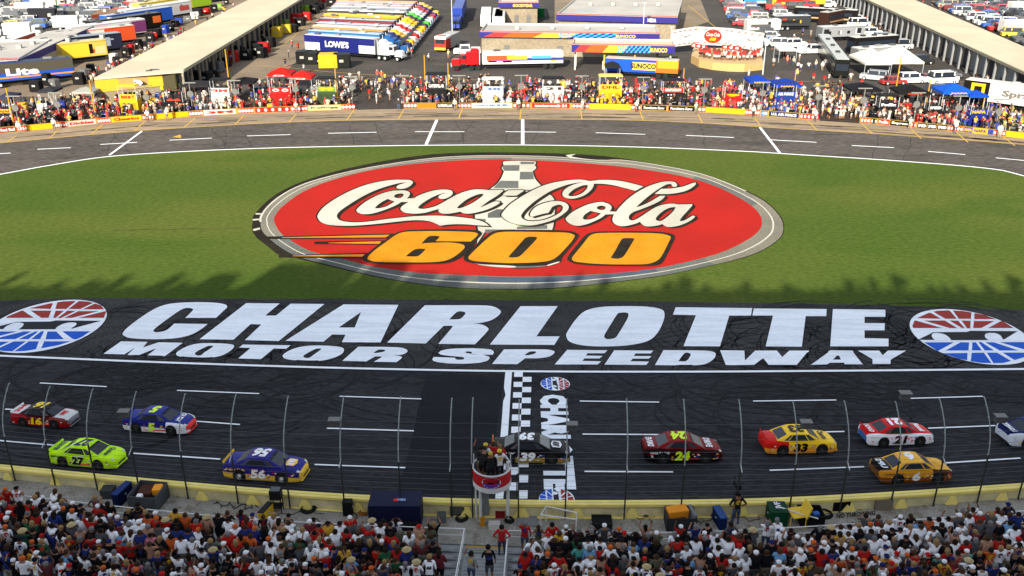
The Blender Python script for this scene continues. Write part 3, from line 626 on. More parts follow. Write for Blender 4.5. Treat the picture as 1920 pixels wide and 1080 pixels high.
SCH = {
 '16': dict(stripe=C(235,90,40), fender=C(120,40,35), side=C(80,12,14), hood=C(200,198,196), deck=C(215,205,205), roof=C(35,20,22), skirt=C(140,15,20), quarter=C(150,20,25), nose=C(110,110,118), num=C(235,200,40), hl='3M', hc=C(200,20,25), dl='3M', dc=C(200,20,25), spoiler=C(235,235,235)),
 '27': dict(side=C(185,235,20), hood=C(190,240,25), roof=C(190,240,25), num=C(15,20,15), numo=C(240,240,240), hl='Quaker', hc=C(40,80,40), dl='MENARDS', dc=C(60,70,60), nose=C(185,235,20), stripe=C(235,90,30), ql='MENARDS', qc=C(40,50,40)),
 '5': dict(side=C(35,35,110), hood=C(35,45,130), roof=C(30,40,125), quarter=C(30,35,110), skirt=C(225,225,230), nose=C(225,60,50), fender=C(215,215,220), num=C(215,245,40), hl='QUEST', hc=C(240,240,250), dl='', stripe=C(210,40,40), ql='QUEST', qc=C(235,235,240), spoiler=C(40,40,110)),
 '56': dict(side=C(40,35,105), hood=C(35,35,125), roof=C(40,38,120), skirt=C(225,180,60), nose=C(225,180,50), num=C(235,235,235), numo=C(160,40,40), hl='NAPA', hc=C(240,240,245), hbox=C(240,190,50), ql='NAPA', qc=C(240,190,60), spoiler=C(225,180,50)),
 '39': dict(hbox=C(235,235,235), side=C(22,20,22), hood=C(18,18,20), roof=C(20,18,20), skirt=C(150,125,60), num=C(235,235,235), hl='ARMY', hc=C(20,20,20), nose=C(45,42,45), stripe=C(165,140,60), spoiler=C(210,110,40), ql='ARMY', qc=C(235,235,235)),
 '24': dict(stripe=C(150,20,22), side=C(45,12,14), hood=C(120,14,16), roof=C(125,16,18), deck=C(120,14,16), skirt=C(20,14,15), num=C(210,240,40), hl='DRIVE', hc=C(225,225,225), dl='DRIVE', dc=C(240,240,240), nose=C(105,14,16), ql='DRIVE TO END', qc=C(225,225,225), quarter=C(35,12,13)),
 '33': dict(side=C(235,190,40), hood=C(245,200,45), roof=C(245,200,45), deck=C(205,30,25), quarter=C(205,30,25), skirt=C(225,150,40), tail=C(200,30,25), nose=C(240,180,40), num=C(25,18,15), hl='Cheerios', hc=C(60,45,20), dl='', ql='', stripe=C(240,150,40)),
 '21': dict(side=C(232,232,235), hood=C(205,25,25), roof=C(205,25,25), deck=C(205,25,25), skirt=C(225,225,228), nose=C(220,220,222), num=C(240,240,240), dnum=C(35,25,20), tail=C(60,100,160), hl='Motorcraft', hc=C(240,240,240), dl='QUICK', dc=C(240,240,240), ql='Quick Lane', qc=C(30,60,150)),
 '6': dict(side=C(200,135,30), hood=C(225,165,40), roof=C(230,170,45), deck=C(30,20,18), quarter=C(195,130,30), skirt=C(120,65,20), tail=C(110,65,25), nose=C(90,60,40), fender=C(70,45,30), num=C(230,230,235), hl='UPS', hc=C(230,180,50), dl='UPS', dc=C(225,228,235), ql='racing', qc=C(90,60,20)),
 '48': dict(side=C(30,40,100), hood=C(25,35,90), roof=C(25,35,95), deck=C(22,30,80), quarter=C(200,205,212), skirt=C(200,205,212), tail=C(195,200,210), nose=C(200,205,212), num=C(230,230,100), hl="LOWE'S", hc=C(240,240,240), dl="LOWE'S", dc=C(240,240,240), ql="LOWE'S", qc=C(240,240,240)),
}
LAB = {'16':'dark red and white stock car numbered 16 with 3M on bonnet','27':'fluorescent yellow-green stock car numbered 27','5':'blue and white stock car numbered 5 with red front bumper','56':'dark blue and yellow stock car numbered 56','39':'black stock car numbered 39 passing behind the flag stand','24':'dark red stock car with yellow-green numbers 24','33':'yellow stock car numbered 33 with red tail','21':'red and white stock car numbered 21','6':'golden brown stock car numbered 6 with UPS on tail','48':"blue and silver stock car partly cut off at right edge"}
def stock_car(num, px, py, roll=0.0):
    c = SCH[num]; p = G(px, py); e = .5
    hx = 3.0; l1 = interp(T_L1, p.x+hx)-interp(T_L1, p.x-hx); w1 = interp(T_W, p.x+hx)-interp(T_W, p.x-hx)
    f = (interp(T_L1, p.x)-p.y)/max(1, interp(T_L1, p.x)-interp(T_W, p.x)); yaw = math.atan2(l1*(1-f)+w1*f, 2*hx)+roll
    r = empty('stock_car', p+Vector((0,0,.025)), 0, LAB[num], 'race car', 'stock cars racing past the flag stand'); r.rotation_mode = 'XYZ'; ks = {'16':.86,'27':.90,'5':.93,'21':.92,'6':.94,'33':.96}.get(num, 1); r.scale = (.90*ks,.96*ks,1.0*ks)
    r.rotation_euler = (Matrix.Rotation(-math.atan(BANK), 3, 'X') @ Matrix.Rotation(yaw, 3, 'Z')).to_euler()
    bm_ = car_body(c); bd_ = link('body', bpy.data.meshes.new('body'), r); rf_ = greenhouse(c, r)
    if True:
        rim = cm(C(200,200,195), .4) if num in ('56',) else cm(C(60,60,55), .4)
        w0 = None
        for sx in (-1.42, 1.40):
            for sy in (-.90, .90):
                if w0 is None: wa, wb_ = wheel_mesh(rim); w0 = wa.build('wheel', r); w1 = wb_.build('rim', w0); o = w0
                else: o = w0.copy(); COL.objects.link(o); o2 = w1.copy(); COL.objects.link(o2); o2.parent = o
                o.parent = r; o.location = (sx, sy, .345)
        for sx in (-1.42, 1.40):
            for sy in (-1, 1):
                a = MB(); q = [(sx+.44*math.cos(t), sy*.992, .345+.44*math.sin(t)) for t in [math.pi*(i/12*1.3-.15) for i in range(13)]]
                a.face(q if sy < 0 else q[::-1], BLACK); a.build('wheel_arch', r)
    s = MB(); s.box((-2.52, 0, 1.05), (.03, 1.62, .15), cm(c.get('spoiler', c.get('deck', c['hood'])), .4), 0, 0, 1, -.35); s.build('spoiler', r)
    s = MB(); s.box((2.56, 0, .15), (.22, 1.35, .10), cm(c.get('nose', c['side']), .5), 0, .03); s.box((2.60, 0, .30), (.14, .9, .12), BLACK, 0, .01); s.build('front_splitter', r)
    for sy in (-1, 1):
        s = MB(); s.face([(2.34,sy*.60,.775),(2.34,sy*.82,.742),(2.50,sy*.72,.668),(2.54,sy*.55,.662)][::sy], cm(C(200,205,190), .2)); s.build('headlight_decal', bd_)
    # numbers
    nm = cm(c['num'], .4); s = MB(); wd = 1.08 if len(num) == 2 else .62
    if 'numo' in c: put_text(s, num, (-.26+wd/2+.03, .50, 1.422), (-wd-.06, 0, 0), (0, -1.0, 0), cm(c['numo'], .4), .07, .1)
    put_text(s, num, (-.24+wd/2, .52, 1.426), (-wd, 0, 0), (0, -1.04, 0), nm, .055, .1); s.build('roof_number', rf_)
    dm = cm(c.get('dnum', c['num']), .4)
    for sy in (-1, 1):
        s = MB(); wd2 = wd*.95; y = sy*.992
        if 'numo' in c: put_text(s, num, (-.15-sy*-1*(wd2/2+.02), y, .25), (-sy*(wd2+.04), 0, 0), (0, 0, .64), cm(c['numo'], .4), .07, .1)
        put_text(s, num, (-.15+sy*wd2/2, y+sy*.016, .25), (-sy*wd2, 0, 0), (0, -sy*.01, .60), dm, .055, .1); s.build('door_number', bd_)
        s = bm_
        if c.get('ql'): put_text(s, c['ql'], ((-2.3 if sy < 0 else -1.0), sy*.99, .66), (-sy*1.3, 0, 0), (0, -sy*.015, .15), cm(c['qc'], .4), .03, .1)
        rr = random.Random(hash(num) % 1000 if False else int(num)); 
        for k in range(22):
            x0 = rr.choice([rr.uniform(.35,.95), rr.uniform(-.9,-.75), rr.uniform(-2.4,-1.9), rr.uniform(1.9,2.2), rr.uniform(.4,1.0)]); z0 = rr.uniform(.28,.66)
            s.face([(x0, sy*.992, z0),(x0+.13, sy*.992, z0),(x0+.13, sy*.990, z0+.06),(x0, sy*.990, z0+.06)][::-sy], cm(rr.choice([C(225,225,225),C(200,40,40),C(230,190,50),C(40,70,150)]), .4))
        if 'stripe' in c:
            s.face([(-1.0, sy*.9915, .24),(.95, sy*.9915, .30),(.95, sy*.99, .40),(.1, sy*.99, .36)][::-sy], cm(c['stripe'], .4))
    s = bm_
    for k in range(4):
        x0 = 1.12+.0*k; y0 = -.6+.36*k; s.face([(x0,y0,.948),(x0,y0+.2,.948),(x0+.1,y0+.2,.944),(x0+.1,y0,.944)][::-1], cm(C(220,220,215), .4))
    if 'hbox' in c: s.face([(1.48,.42,.935),(1.38,0,.945),(1.48,-.42,.935),(2.0,-.42,.900),(2.12,0,.888),(2.0,.42,.90)][::-1], cm(c['hbox'], .4))
    if c.get('hl'): put_text(s, c['hl'], (1.50, .36 if len(c['hl']) < 5 else .6, .945), (0, -.72 if len(c['hl']) < 5 else -1.2, 0), (.46, 0, -.036), cm(c['hc'], .4), .045)
    if c.get('dl'):
        s = MB(); put_text(s, c['dl'], (-2.40, -.6, 1.022), (0, 1.2, 0), (.42, 0, -.004), cm(c['dc'], .4), .04)
        for v in s.v: pass
        s.build('trunk_logo', bd_)
    o_ = bm_.build('body', None, True); bd_.data = o_.data; bpy.data.objects.remove(o_)
    return r
for num, px, py, rl in [('16',88,792,-.02),('5',302,803,-.02),('27',168,866,-.02),('56',501,890,-.01),('39',994,858,0),('24',1277,856,0),('33',1494,841,0),('21',1678,826,0),('6',1706,894,-.02),('48',1943,826,.02)]:
    stock_car(num, px, py, rl)
# ================================================================== outer wall, catch fence, walkway, grandstand
M_YW = mat('yellow_wall_paint', (.76,.62,.17), .55, .12, 1.2); M_YW2 = mat('weathered_yellow_panel', (.60,.53,.29), .7, .25, 1.5)
WPX = list(range(-560, 2500, 30))
wpts = [wallpt(x) for x in WPX]
# white-faced concrete barrier with its yellow steel cap, brackets and toe rail
mb = MB(); wl = empty('track_wall', wpts[len(wpts)//2], 0, 'long yellow-capped barrier wall along the outer edge of the race track', 'barrier wall')
O = wpts[len(wpts)//2].copy()
def off(p, q, d):
    t = (q-p); t.z = 0; t.normalize(); return Vector((t.y, -t.x, 0))*d      # towards the grandstand
def sweep(mb, pts, prof, m):
    """prof: (towards stand, z above wall top) closed"""
    rings = []
    for i, p in enumerate(pts):
        a = pts[max(i-1, 0)]; b = pts[min(i+1, len(pts)-1)]; o = off(a, b, 1)
        rings.append([p+o*u+Vector((0,0,z)) for u, z in prof])
    n = len(prof); vs = [q-O for r in rings for q in r]
    mb.raw(vs, [(i*n+j, i*n+(j+1) % n, (i+1)*n+(j+1) % n, (i+1)*n+j) for i in range(len(pts)-1) for j in range(n)], m)
sweep(mb, wpts, [(0.02,-1.3),(0.02,-.03),(.34,-.03),(.34,-1.3)], M_YW2); mb.build('concrete_core', wl)
mb = MB(); sweep(mb, wpts, [(-.03,-.16),(-.03,0),(.02,.03),(.38,.03),(.42,0),(.42,-.16),(.36,-.17),(.36,-.04),(0,-.04)], M_YW); mb.build('cap_rail', wl)
mb = MB(); sweep(mb, wpts, [(.35,-.98),(.35,-.80),(.42,-.78),(.50,-.80),(.52,-.98)], M_YW); mb.build('toe_rail', wl)
# cumulative arc along the wall
def along(pts, step, x0=None):
    out = []; acc = 0
    for a, b in zip(pts, pts[1:]):
        L = (b-a).length; t = step-acc
        while t <= L:
            out.append((a+(b-a)*t/L, (b-a).normalized())); t += step
        acc = (acc+L) % step
    return out
br = [(p, d) for p, d in along(wpts, 2.95) if abs(p.x) < 40]
for p, d in br:
    mb = MB(); rz = math.atan2(d.y, d.x); Rz = Matrix.Rotation(rz, 3, 'Z'); q = []
    for sx in (-1, 1):
        q.append([Rz @ Vector((sx*.07, -u, z)) for u, z in ((.36,-.18),(.36,-.90),(.70,-.90),(.60,-.62),(.46,-.40))])
    for k in range(1): pass
    wd = .34
    a = [Rz @ Vector((-wd*1.25, -.37, -.79)), Rz @ Vector((wd*1.25, -.37, -.79)), Rz @ Vector((wd*.45, -.37, -.24)), Rz @ Vector((-wd*.45, -.37, -.24))]
    b = [Rz @ Vector((-wd, -.50, -.78)), Rz @ Vector((wd, -.50, -.78)), Rz @ Vector((wd*.35, -.42, -.26)), Rz @ Vector((-wd*.35, -.42, -.26))]
    vs = [v+p-O for v in a+b]
    mb.raw(vs, [(4,5,6,7),(0,4,7,3),(1,2,6,5),(3,7,6,2)], M_YW); mb.build('bracket', wl)
# walkway and sub-structure
def wfoot(x): p = wallpt(x); return p
mb = MB(); rows = []
WK = [p for p in WPX]
for x in WPX:
    a = wallpt(x); b = P(x, interp(C_R, x), WALK_Z+.9)
    rows.append([Vector((a.x, a.y-.36, WALK_Z)), Vector((a.x*.5+b.x*.5, (a.y-.36)*.5+(b.y-.1)*.5, WALK_Z)), Vector((b.x, b.y-.1, WALK_Z))])
mb.raw([p for r in rows for p in r], [(i*3+j, i*3+j+1, i*3+j+4, i*3+j+3)[::-1] for i in range(len(rows)-1) for j in (0,1)], M_CONC)
for v in range(len(mb.v)): mb.v[v] = (mb.v[v][0], mb.v[v][1], mb.v[v][2])
tag(mb.build('walkway'), kind='structure')

# catch fence: posts with curved tops, cables and mesh between
M_PD = mat('fence_post_dark', (.035,.035,.033), .6, .1)
M_PG = mat('fence_post_grey', (.26,.29,.29), .6, .1)
POSTS = [(-75,872,-98,712),(25,887,14,721),(101,898,87,725),(181,910,171,731),(260,912,254,735),(351,924,339,739),(445,932,433,741),(542,937,531,744),(646,950,637,744),(752,951,741,745),(847,957,847,749),(886,955,882,748),(972,952,961,750),(1060,957,1073,749),(1171,955,1178,750),(1277,951,1297,750),(1380,950,1401,750),(1481,950,1498,755),(1577,942,1593,754),(1670,947,1696,755),(1752,938,1777,750),(1835,930,1855,746),(1912,923,1935,742),(1990,910,2015,735)]
fence = empty('catch_fence', (0, 0, 0), 0, 'tall steel catch fence with curved posts leaning over the race track', 'fence')
PROF = [(0,0),(0,1.2),(0,2.35),(.02,3.0),(.10,3.65),(.30,4.3),(.62,4.9),(1.0,5.4),(1.3,5.7)]
fp = []; post_of = {}
for i, (bx, by, tx, ty) in enumerate(POSTS):
    p = P(bx, by, WALK_Z+.1); y = interp(T_W, p.x)-.52; dx = p.x*y/p.y if p.y else p.x
    base = Vector((dx, y, WALK_Z)); k = 1.0
    slope = (interp(T_W, dx+2)-interp(T_W, dx-2))/4; nrm = Vector((-slope, 1, 0)).normalized()
    k = min([.84+.01*j for j in range(36)], key=lambda kk: abs(proj(base+nrm*(1.3*kk)+Vector((0,0,5.7*kk)))[1]-ty))
    pts = [base+nrm*(u*k)+Vector((0,0,z*k)) for u, z in PROF]; fp.append(pts)
    mb = MB(); mb.tube([q-base for q in pts[:4]], .045, M_PD, 6); mb.tube([q-base for q in pts[3:]], [.034,.034,.033,.032,.03,.028], M_PG, 6)
    for q in pts[3:]: mb.box(tuple(q-base+nrm*.05), (.07,.07,.04), M_PG)
    if i % 2 == 0:
        e = pts[4]; mb.tube([pts[3]-base, pts[3]-base-nrm*.35+Vector((0,0,-.25))], .03, STEEL, 5)
    o = mb.build('post', fence, False, base); post_of[i] = base
mb = MB(); M_CAB = mat('fence_cable', (.11,.115,.12), .6, .05)
for u in [k*.30 for k in range(1, 11)]+[3.3,3.9,4.5]:
    def at(pl, h):
        for a, b in zip(range(len(PROF)), range(1, len(PROF))):
            if PROF[a][1] <= h <= PROF[b][1]:
                t = (h-PROF[a][1])/(PROF[b][1]-PROF[a][1]); return pl[a]+(pl[b]-pl[a])*t
        return pl[-1]
    mb.tube([at(pl, u+.3)+Vector((0,.07,0)) for pl in fp], .007 if u > 3 else .008, M_CAB, 3, False)
mb.build('cable', fence)
# lamps / loudspeakers clamped to posts
M_SPK = mat('grey_horn_plastic', (.07,.07,.07), .6, .1)
def horn(px, py, bi, label):
    b = post_of[bi]; d = ray(px, py); t = (b.y+.3)/d.y; p = Vector((d.x*t, d.y*t, CAM_H+d.z*t))
    r = empty('loudspeaker', p, 0, label, 'loudspeaker', 'grey loudspeakers clamped to the fence posts')
    m = MB(); m.box((0,0,0), (.55,.35,.36), M_SPK, 0, .05, .8); m.build('housing', r)
    m = MB(); m.box((0,.0,.20), (.62,.42,.04), mat('horn_lip', (.16,.16,.15), .5), 0, .01); m.build('lip', r)
    m = MB(); m.tube([(0,0,0),(b.x-p.x, .15, -.35)], .035, BLACK, 5); m.build('mount_arm', r)
horn(233,776,4,'grey loudspeaker on a fence post above the blue and white car'); horn(627,792,8,'grey loudspeaker on a fence post left of the dark asphalt patch'); horn(1072,800,13,'grey loudspeaker on the fence post over the painted track name')
horn(1511,796,17,'grey loudspeaker on a fence post in front of the yellow car'); horn(1875,785,21,'grey loudspeaker on a fence post at the far right'); horn(1697,742,19,'small dark camera head topping a fence post above the red and white car')

# ------------------------------------------------------------------ people
SKIN = mat('skin', (.40,.22,.14), .6, .0); HAIRM = mat('hair', (.05,.03,.02), .7, .2)
def ramp_mat(name, cols, rough=.8):
    m = bpy.data.materials.new(name); m.use_nodes = True; t = m.node_tree; b = t.nodes['Principled BSDF']; b.inputs['Roughness'].default_value = rough; b.inputs['Specular IOR Level'].default_value = .05
    oi = t.nodes.new('ShaderNodeObjectInfo'); cr = t.nodes.new('ShaderNodeValToRGB'); cr.color_ramp.interpolation = 'CONSTANT'
    t.links.new(oi.outputs['Random'], cr.inputs[0]); el = cr.color_ramp.elements
    while len(el) < len(cols): el.new(.5)
    for i, c in enumerate(cols): el[i].position = i/len(cols); el[i].color = (*c, 1)
    t.links.new(cr.outputs[0], b.inputs['Base Color']); return m
M_SKIN = ramp_mat('skin_tones', [(.28,.13,.08),(.34,.18,.11),(.22,.10,.06),(.30,.15,.09),(.10,.05,.03)], .7)
M_TROU = ramp_mat('trouser_cloth', [(.035,.05,.10),(.20,.17,.12),(.012,.012,.015),(.05,.07,.13),(.08,.08,.08),(.25,.22,.17),(.02,.02,.03)])
def shirt_mat(name, printed):
    m = bpy.data.materials.new(name); m.use_nodes = True; t = m.node_tree; b = t.nodes['Principled BSDF']; b.inputs['Roughness'].default_value = .9; b.inputs['Specular IOR Level'].default_value = .03
    oi = t.nodes.new('ShaderNodeObjectInfo'); tc = t.nodes.new('ShaderNodeTexCoord')
    n = t.nodes.new('ShaderNodeTexNoise'); n.inputs['Scale'].default_value = 9; n.inputs['Detail'].default_value = 3; t.links.new(tc.outputs['Object'], n.inputs['Vector'])
    sx = t.nodes.new('ShaderNodeSeparateXYZ'); t.links.new(tc.outputs['Object'], sx.inputs[0])
    def mth(op, a, bb):
        k = t.nodes.new('ShaderNodeMath'); k.operation = op
        for i, v in enumerate((a, bb)):
            if isinstance(v, (int, float)): k.inputs[i].default_value = v
            else: t.links.new(v, k.inputs[i])
        return k.outputs[0]
    out = oi.outputs['Color']
    if printed:
        ax = mth('ABSOLUTE', sx.outputs[0], 0); az = mth('ABSOLUTE', mth('SUBTRACT', sx.outputs[2], 1.27), 0)
        g = mth('MULTIPLY', mth('MULTIPLY', mth('LESS_THAN', ax, .105), mth('LESS_THAN', az, .12)), mth('GREATER_THAN', oi.outputs['Random'], .42))
        g = mth('MULTIPLY', g, mth('LESS_THAN', sx.outputs[1], .02))
        g = mth('MULTIPLY', g, mth('GREATER_THAN', n.outputs['Fac'], .44))
        cr = t.nodes.new('ShaderNodeValToRGB'); cr.color_ramp.interpolation = 'CONSTANT'; el = cr.color_ramp.elements
        cs = [(.5,.03,.02),(.02,.03,.15),(.05,.05,.05),(.6,.35,.03),(.3,.02,.02)]
        while len(el) < len(cs): el.new(.5)
        for i, c in enumerate(cs): el[i].position = i/len(cs); el[i].color = (*c, 1)
        r5 = mth('FRACT', mth('MULTIPLY', oi.outputs['Random'], 37.7), 0); t.links.new(r5, cr.inputs[0])
        mx = t.nodes.new('ShaderNodeMix'); mx.data_type = 'RGBA'; t.links.new(g, mx.inputs[0]); t.links.new(out, mx.inputs[6]); t.links.new(cr.outputs[0], mx.inputs[7]); out = mx.outputs[2]
    v = t.nodes.new('ShaderNodeVectorMath'); v.operation = 'SCALE'; mr = t.nodes.new('ShaderNodeMapRange'); mr.inputs['To Min'].default_value = .72; mr.inputs['To Max'].default_value = 1.2
    t.links.new(n.outputs['Fac'], mr.inputs[0]); t.links.new(out, v.inputs[0]); t.links.new(mr.outputs[0], v.inputs['Scale']); t.links.new(v.outputs[0], b.inputs['Base Color'])
    return m
M_SHIRT = shirt_mat('shirt_cloth', True); M_CAPC = shirt_mat('cap_cloth', False); M_SHOE = mat('shoe', (.08,.08,.08), .8, .3)
def body_mesh(pose, sleeve='short', shorts=True, fat=1.0, subd=1):
    fat *= 1.14
    J_ = {'pel':(0,0,.93),'sp':(0,.01,1.12),'ch':(0,.0,1.32),'nk':(0,.01,1.47),'hd':(0,.03,1.58),'tp':(0,.03,1.68)}
    R_ = {'pel':.135*fat,'sp':.125*fat,'ch':.15*fat,'nk':.06,'hd':.088,'tp':.07}
    E = [('pel','sp','shirt'),('sp','ch','shirt'),('ch','nk','neck'),('nk','hd','skin'),('hd','tp','skin')]
    AR = {'down':((.25,-.02,1.14),(.27,.06,.92),(.26,.10,.84)),'hips':((.36,-.08,1.18),(.20,.04,1.0),(.15,.08,.98)),'eyes':((.27,.16,1.28),(.12,.20,1.52),(.07,.17,1.58)),
          'up':((.30,.05,1.62),(.24,.10,1.86),(.22,.12,1.95)),'front':((.27,.05,1.18),(.14,.27,1.22),(.06,.30,1.26)),'fist':((.34,.10,1.34),(.30,.18,1.58),(.28,.20,1.67)),'phone':((.25,.20,1.30),(.10,.38,1.50),(.06,.42,1.55))}
    sides = {'down':('down','down'),'hips':('hips','hips'),'eyes':('eyes','eyes'),'wave':('up','down'),'cheer':('up','up'),'front':('front','front'),'mix':('eyes','down'),'fist':('fist','down'),'phone':('phone','phone'),'lean':('front','down')}[pose]
    for s, a, tg in ((-1, sides[0], 'l'), (1, sides[1], 'r')):
        J_['s'+tg] = (s*.165*fat, 0, 1.42); R_['s'+tg] = .062*fat; E += [('ch','s'+tg,'shirt')]
        e, wr, h = AR[a]
        J_['e'+tg] = (s*e[0]*fat**.5, e[1], e[2]); J_['w'+tg] = (s*wr[0], wr[1], wr[2]); J_['h'+tg] = (s*h[0], h[1], h[2])
        R_['e'+tg] = .043; R_['w'+tg] = .028; R_['h'+tg] = .036
        E += [('s'+tg,'e'+tg,'shirt' if sleeve != 'none' else 'skin'),('e'+tg,'w'+tg,'shirt' if sleeve == 'long' else 'skin'),('w'+tg,'h'+tg,'skin')]
        J_['p'+tg] = (s*.095*fat, 0, .86); R_['p'+tg] = .095*fat; J_['k'+tg] = (s*.11, .02, .48); R_['k'+tg] = .06; J_['a'+tg] = (s*.12, -.01, .09); R_['a'+tg] = .038; J_['t'+tg] = (s*.14, .13, .035); R_['t'+tg] = .036
        E += [('pel','p'+tg,'trou'),('p'+tg,'k'+tg,'trou'),('k'+tg,'a'+tg,'skin' if shorts else 'trou'),('a'+tg,'t'+tg,'shoe')]
    if pose == 'lean':
        for k in ('ch','nk','hd','tp','sl','sr','el','er','wl','wr','hl','hr'): J_[k] = (J_[k][0], J_[k][1]+.18+(J_[k][2]-1.3)*.3, J_[k][2]-.06)
    names = list(J_); me = bpy.data.meshes.new('b'); me.from_pydata([J_[k] for k in names], [(names.index(a), names.index(b)) for a, b, c in E], [])
    o = bpy.data.objects.new('b', me); COL.objects.link(o); md = o.modifiers.new('s', 'SKIN')
    for i, k in enumerate(names):
        sv = me.skin_vertices[0].data[i]; r = R_[k]; sv.radius = (r, r*.72) if k in ('pel','sp','ch') else (r, r); sv.use_root = (k == 'pel')
    if subd: sb = o.modifiers.new('u', 'SUBSURF'); sb.levels = subd; sb.render_levels = subd
    dg = bpy.context.evaluated_depsgraph_get(); res = bpy.data.meshes.new_from_object(o.evaluated_get(dg)); bpy.data.objects.remove(o)
    key = {'shirt':0,'skin':1,'neck':1,'trou':2,'shoe':3}
    segs = [(Vector(J_[a]), Vector(J_[b]), key[c], c) for a, b, c in E]
    res.materials.clear()
    for m in (M_SHIRT, M_SKIN, M_TROU, M_SHOE): res.materials.append(m)
    for p in res.polygons:
        c = p.center; best = 9; bi = 0
        for a, b, k, nme in segs:
            ab = b-a; t = max(0, min(1, (c-a).dot(ab)/ab.dot(ab))); d = (c-(a+ab*t)).length
            if nme == 'neck': 
                if t < .75: k = 0
            if d < best: best = d; bi = k
        if bi == 2 and c.z > .93: bi = 0
        if bi == 0 and c.z < .90: bi = 2
        if bi == 2 and shorts and c.z < .50: bi = 1
        p.material_index = bi; p.use_smooth = True
    res.name = 'person_body'; return res
POSES = ['down','hips','eyes','wave','cheer','front','mix','fist','phone','lean']
def cap_mesh():
    m = MB(); m.lathe((0,.03,1.615), [(.112,-.01),(.112,.03),(.098,.075),(.06,.105),(.001,.115)], M_CAPC, 10)
    a = [(.10*math.sin(t), .03+.10*math.cos(t), 1.61) for t in [-.9,-.45,0,.45,.9]]; b = [(.10*math.sin(t)*.95, .03+.19*math.cos(t*.8), 1.60) for t in [-.9,-.45,0,.45,.9]]
    m.raw(a+b, [(i, i+1, 6+i, 5+i) for i in range(4)], M_CAPC); return m
def hair_mesh(long):
    m = MB(); pr = [(.112,-.06),(.116,0),(.105,.06),(.065,.10),(.001,.112)]
    m.lathe((0,.02,1.61), pr, M_CAPC, 10)
    if long: m.lathe((0,-.035,1.47), [(.055,-.10),(.085,-.02),(.10,.08),(.08,.14)], M_CAPC, 8)
    return m
def hat_mesh():
    m = MB(); m.lathe((0,.03,1.63), [(.20,-.01),(.21,0),(.115,.015),(.105,.09),(.001,.10)], M_CAPC, 14); return m
BODIES = {}
for ps in POSES:
    BODIES[ps] = body_mesh(ps, 'short', random.random() < .6)
BODIES['tank'] = body_mesh('front', 'none', True); BODIES['big'] = body_mesh('down', 'short', True, 1.22); BODIES['trousers'] = body_mesh('hips', 'short', False); BODIES['crew'] = body_mesh('down', 'long', False); BODIES['crew2'] = body_mesh('front', 'long', False)
def tmpmesh(mb, name):
    o = mb.build(name, None, True); me = o.data; bpy.data.objects.remove(o); return me
CAPM, HAIRS, HAIRL, HATM = tmpmesh(cap_mesh(), 'cap'), tmpmesh(hair_mesh(False), 'hair'), tmpmesh(hair_mesh(True), 'long_hair'), tmpmesh(hat_mesh(), 'sun_hat')
SH = [('white',(.82,.82,.84),32),('black',(.009,.009,.011),28),('red',(.38,.015,.012),11),('grey',(.075,.075,.08),10),('dark blue',(.018,.03,.14),7),('orange',(.48,.09,.02),1.5),('yellow',(.50,.28,.03),2),('light blue',(.14,.30,.50),2),('green',(.02,.09,.04),1.5),('pink',(.50,.16,.22),1),('olive',(.07,.075,.045),3),('maroon',(.12,.02,.025),3),('bare-backed',(.36,.20,.13),4),('turquoise',(.06,.25,.22),.7)]
CP = [('white',(.72,.72,.72)),('white',(.72,.72,.72)),('red',(.42,.015,.015)),('black',(.01,.01,.012)),('black',(.01,.01,.012)),('dark blue',(.015,.02,.10)),('grey',(.12,.12,.12)),('black',(.01,.01,.012)),('white',(.72,.72,.72)),('orange',(.5,.10,.02))]
HC = [('dark',(.018,.012,.009)),('dark',(.014,.010,.009)),('dark',(.018,.012,.009)),('brown',(.06,.032,.018)),('brown',(.045,.025,.015)),('blond',(.25,.16,.07)),('grey',(.16,.155,.15))]
def pick(r, tab):
    t = r.uniform(0, sum(x[2] for x in tab)); 
    for x in tab:
        t -= x[2]
        if t <= 0: return x
    return tab[-1]
def person(loc, rz, sc, body, shirt, head, headcol, label=None, group=None):
    o = link('person', BODIES[body], None, loc); o.rotation_euler = (0,0,rz); o.scale = (sc, sc, sc); o.color = (*shirt, 1)
    tag(o, label, 'person', group)
    me = {'cap':CAPM,'hair':HAIRS,'long_hair':HAIRL,'sun_hat':HATM}[head]; h = link(head if head != 'hair' else 'hair', me, o)
    h.color = (*headcol, 1)
    if body == 'lean': h.location = (0,.27,-.04)
    if body == 'big': pass
    return o
PW = {'down':'arms down','hips':'hands on hips','eyes':'both hands raised to the eyes','wave':'one arm straight up','cheer':'both arms up','front':'hands held in front','mix':'one hand at the eyes','fist':'one fist raised','phone':'holding up a camera','lean':'leaning forward','tank':'sleeveless, arms folded','big':'broad back, arms down','trousers':'hands on hips in long trousers'}
SHADE = {}
# crowd rows
rc = random.Random(11); ROW_D, ROW_H = .80, .17
def row_pt(X, r): 
    y = interp(T_R, X); return Vector((X, y-.62-ROW_D*r, WALK_Z+.02+ROW_H*r))
AISLE = lambda X, r: (-4.05 < X < .15) if r < 4 else (-3.75 < X < -.1)
crowd = []
for r in range(0, 9):
    X = -34+rc.uniform(0,.4)
    while X < 35:
        X += rc.uniform(.43,.60)*(1.25 if r == 0 else 1)
        gapn = (math.sin(X*.7+r*1.3)*math.sin(X*.23+r)) > .80
        if AISLE(X, r) or gapn or rc.random() < .05: continue
        if r == 0 and rc.random() < .42: continue
        if r == 1 and rc.random() < .15: continue
        p = row_pt(X, r); p.y += rc.uniform(-.12,.12)
        q = proj(p+Vector((0,0,1.6)))
        if not (-25 < q[0] < 1945) or q[1] > 1092: continue
        crowd.append((p, r, q))
cnt_ = {}
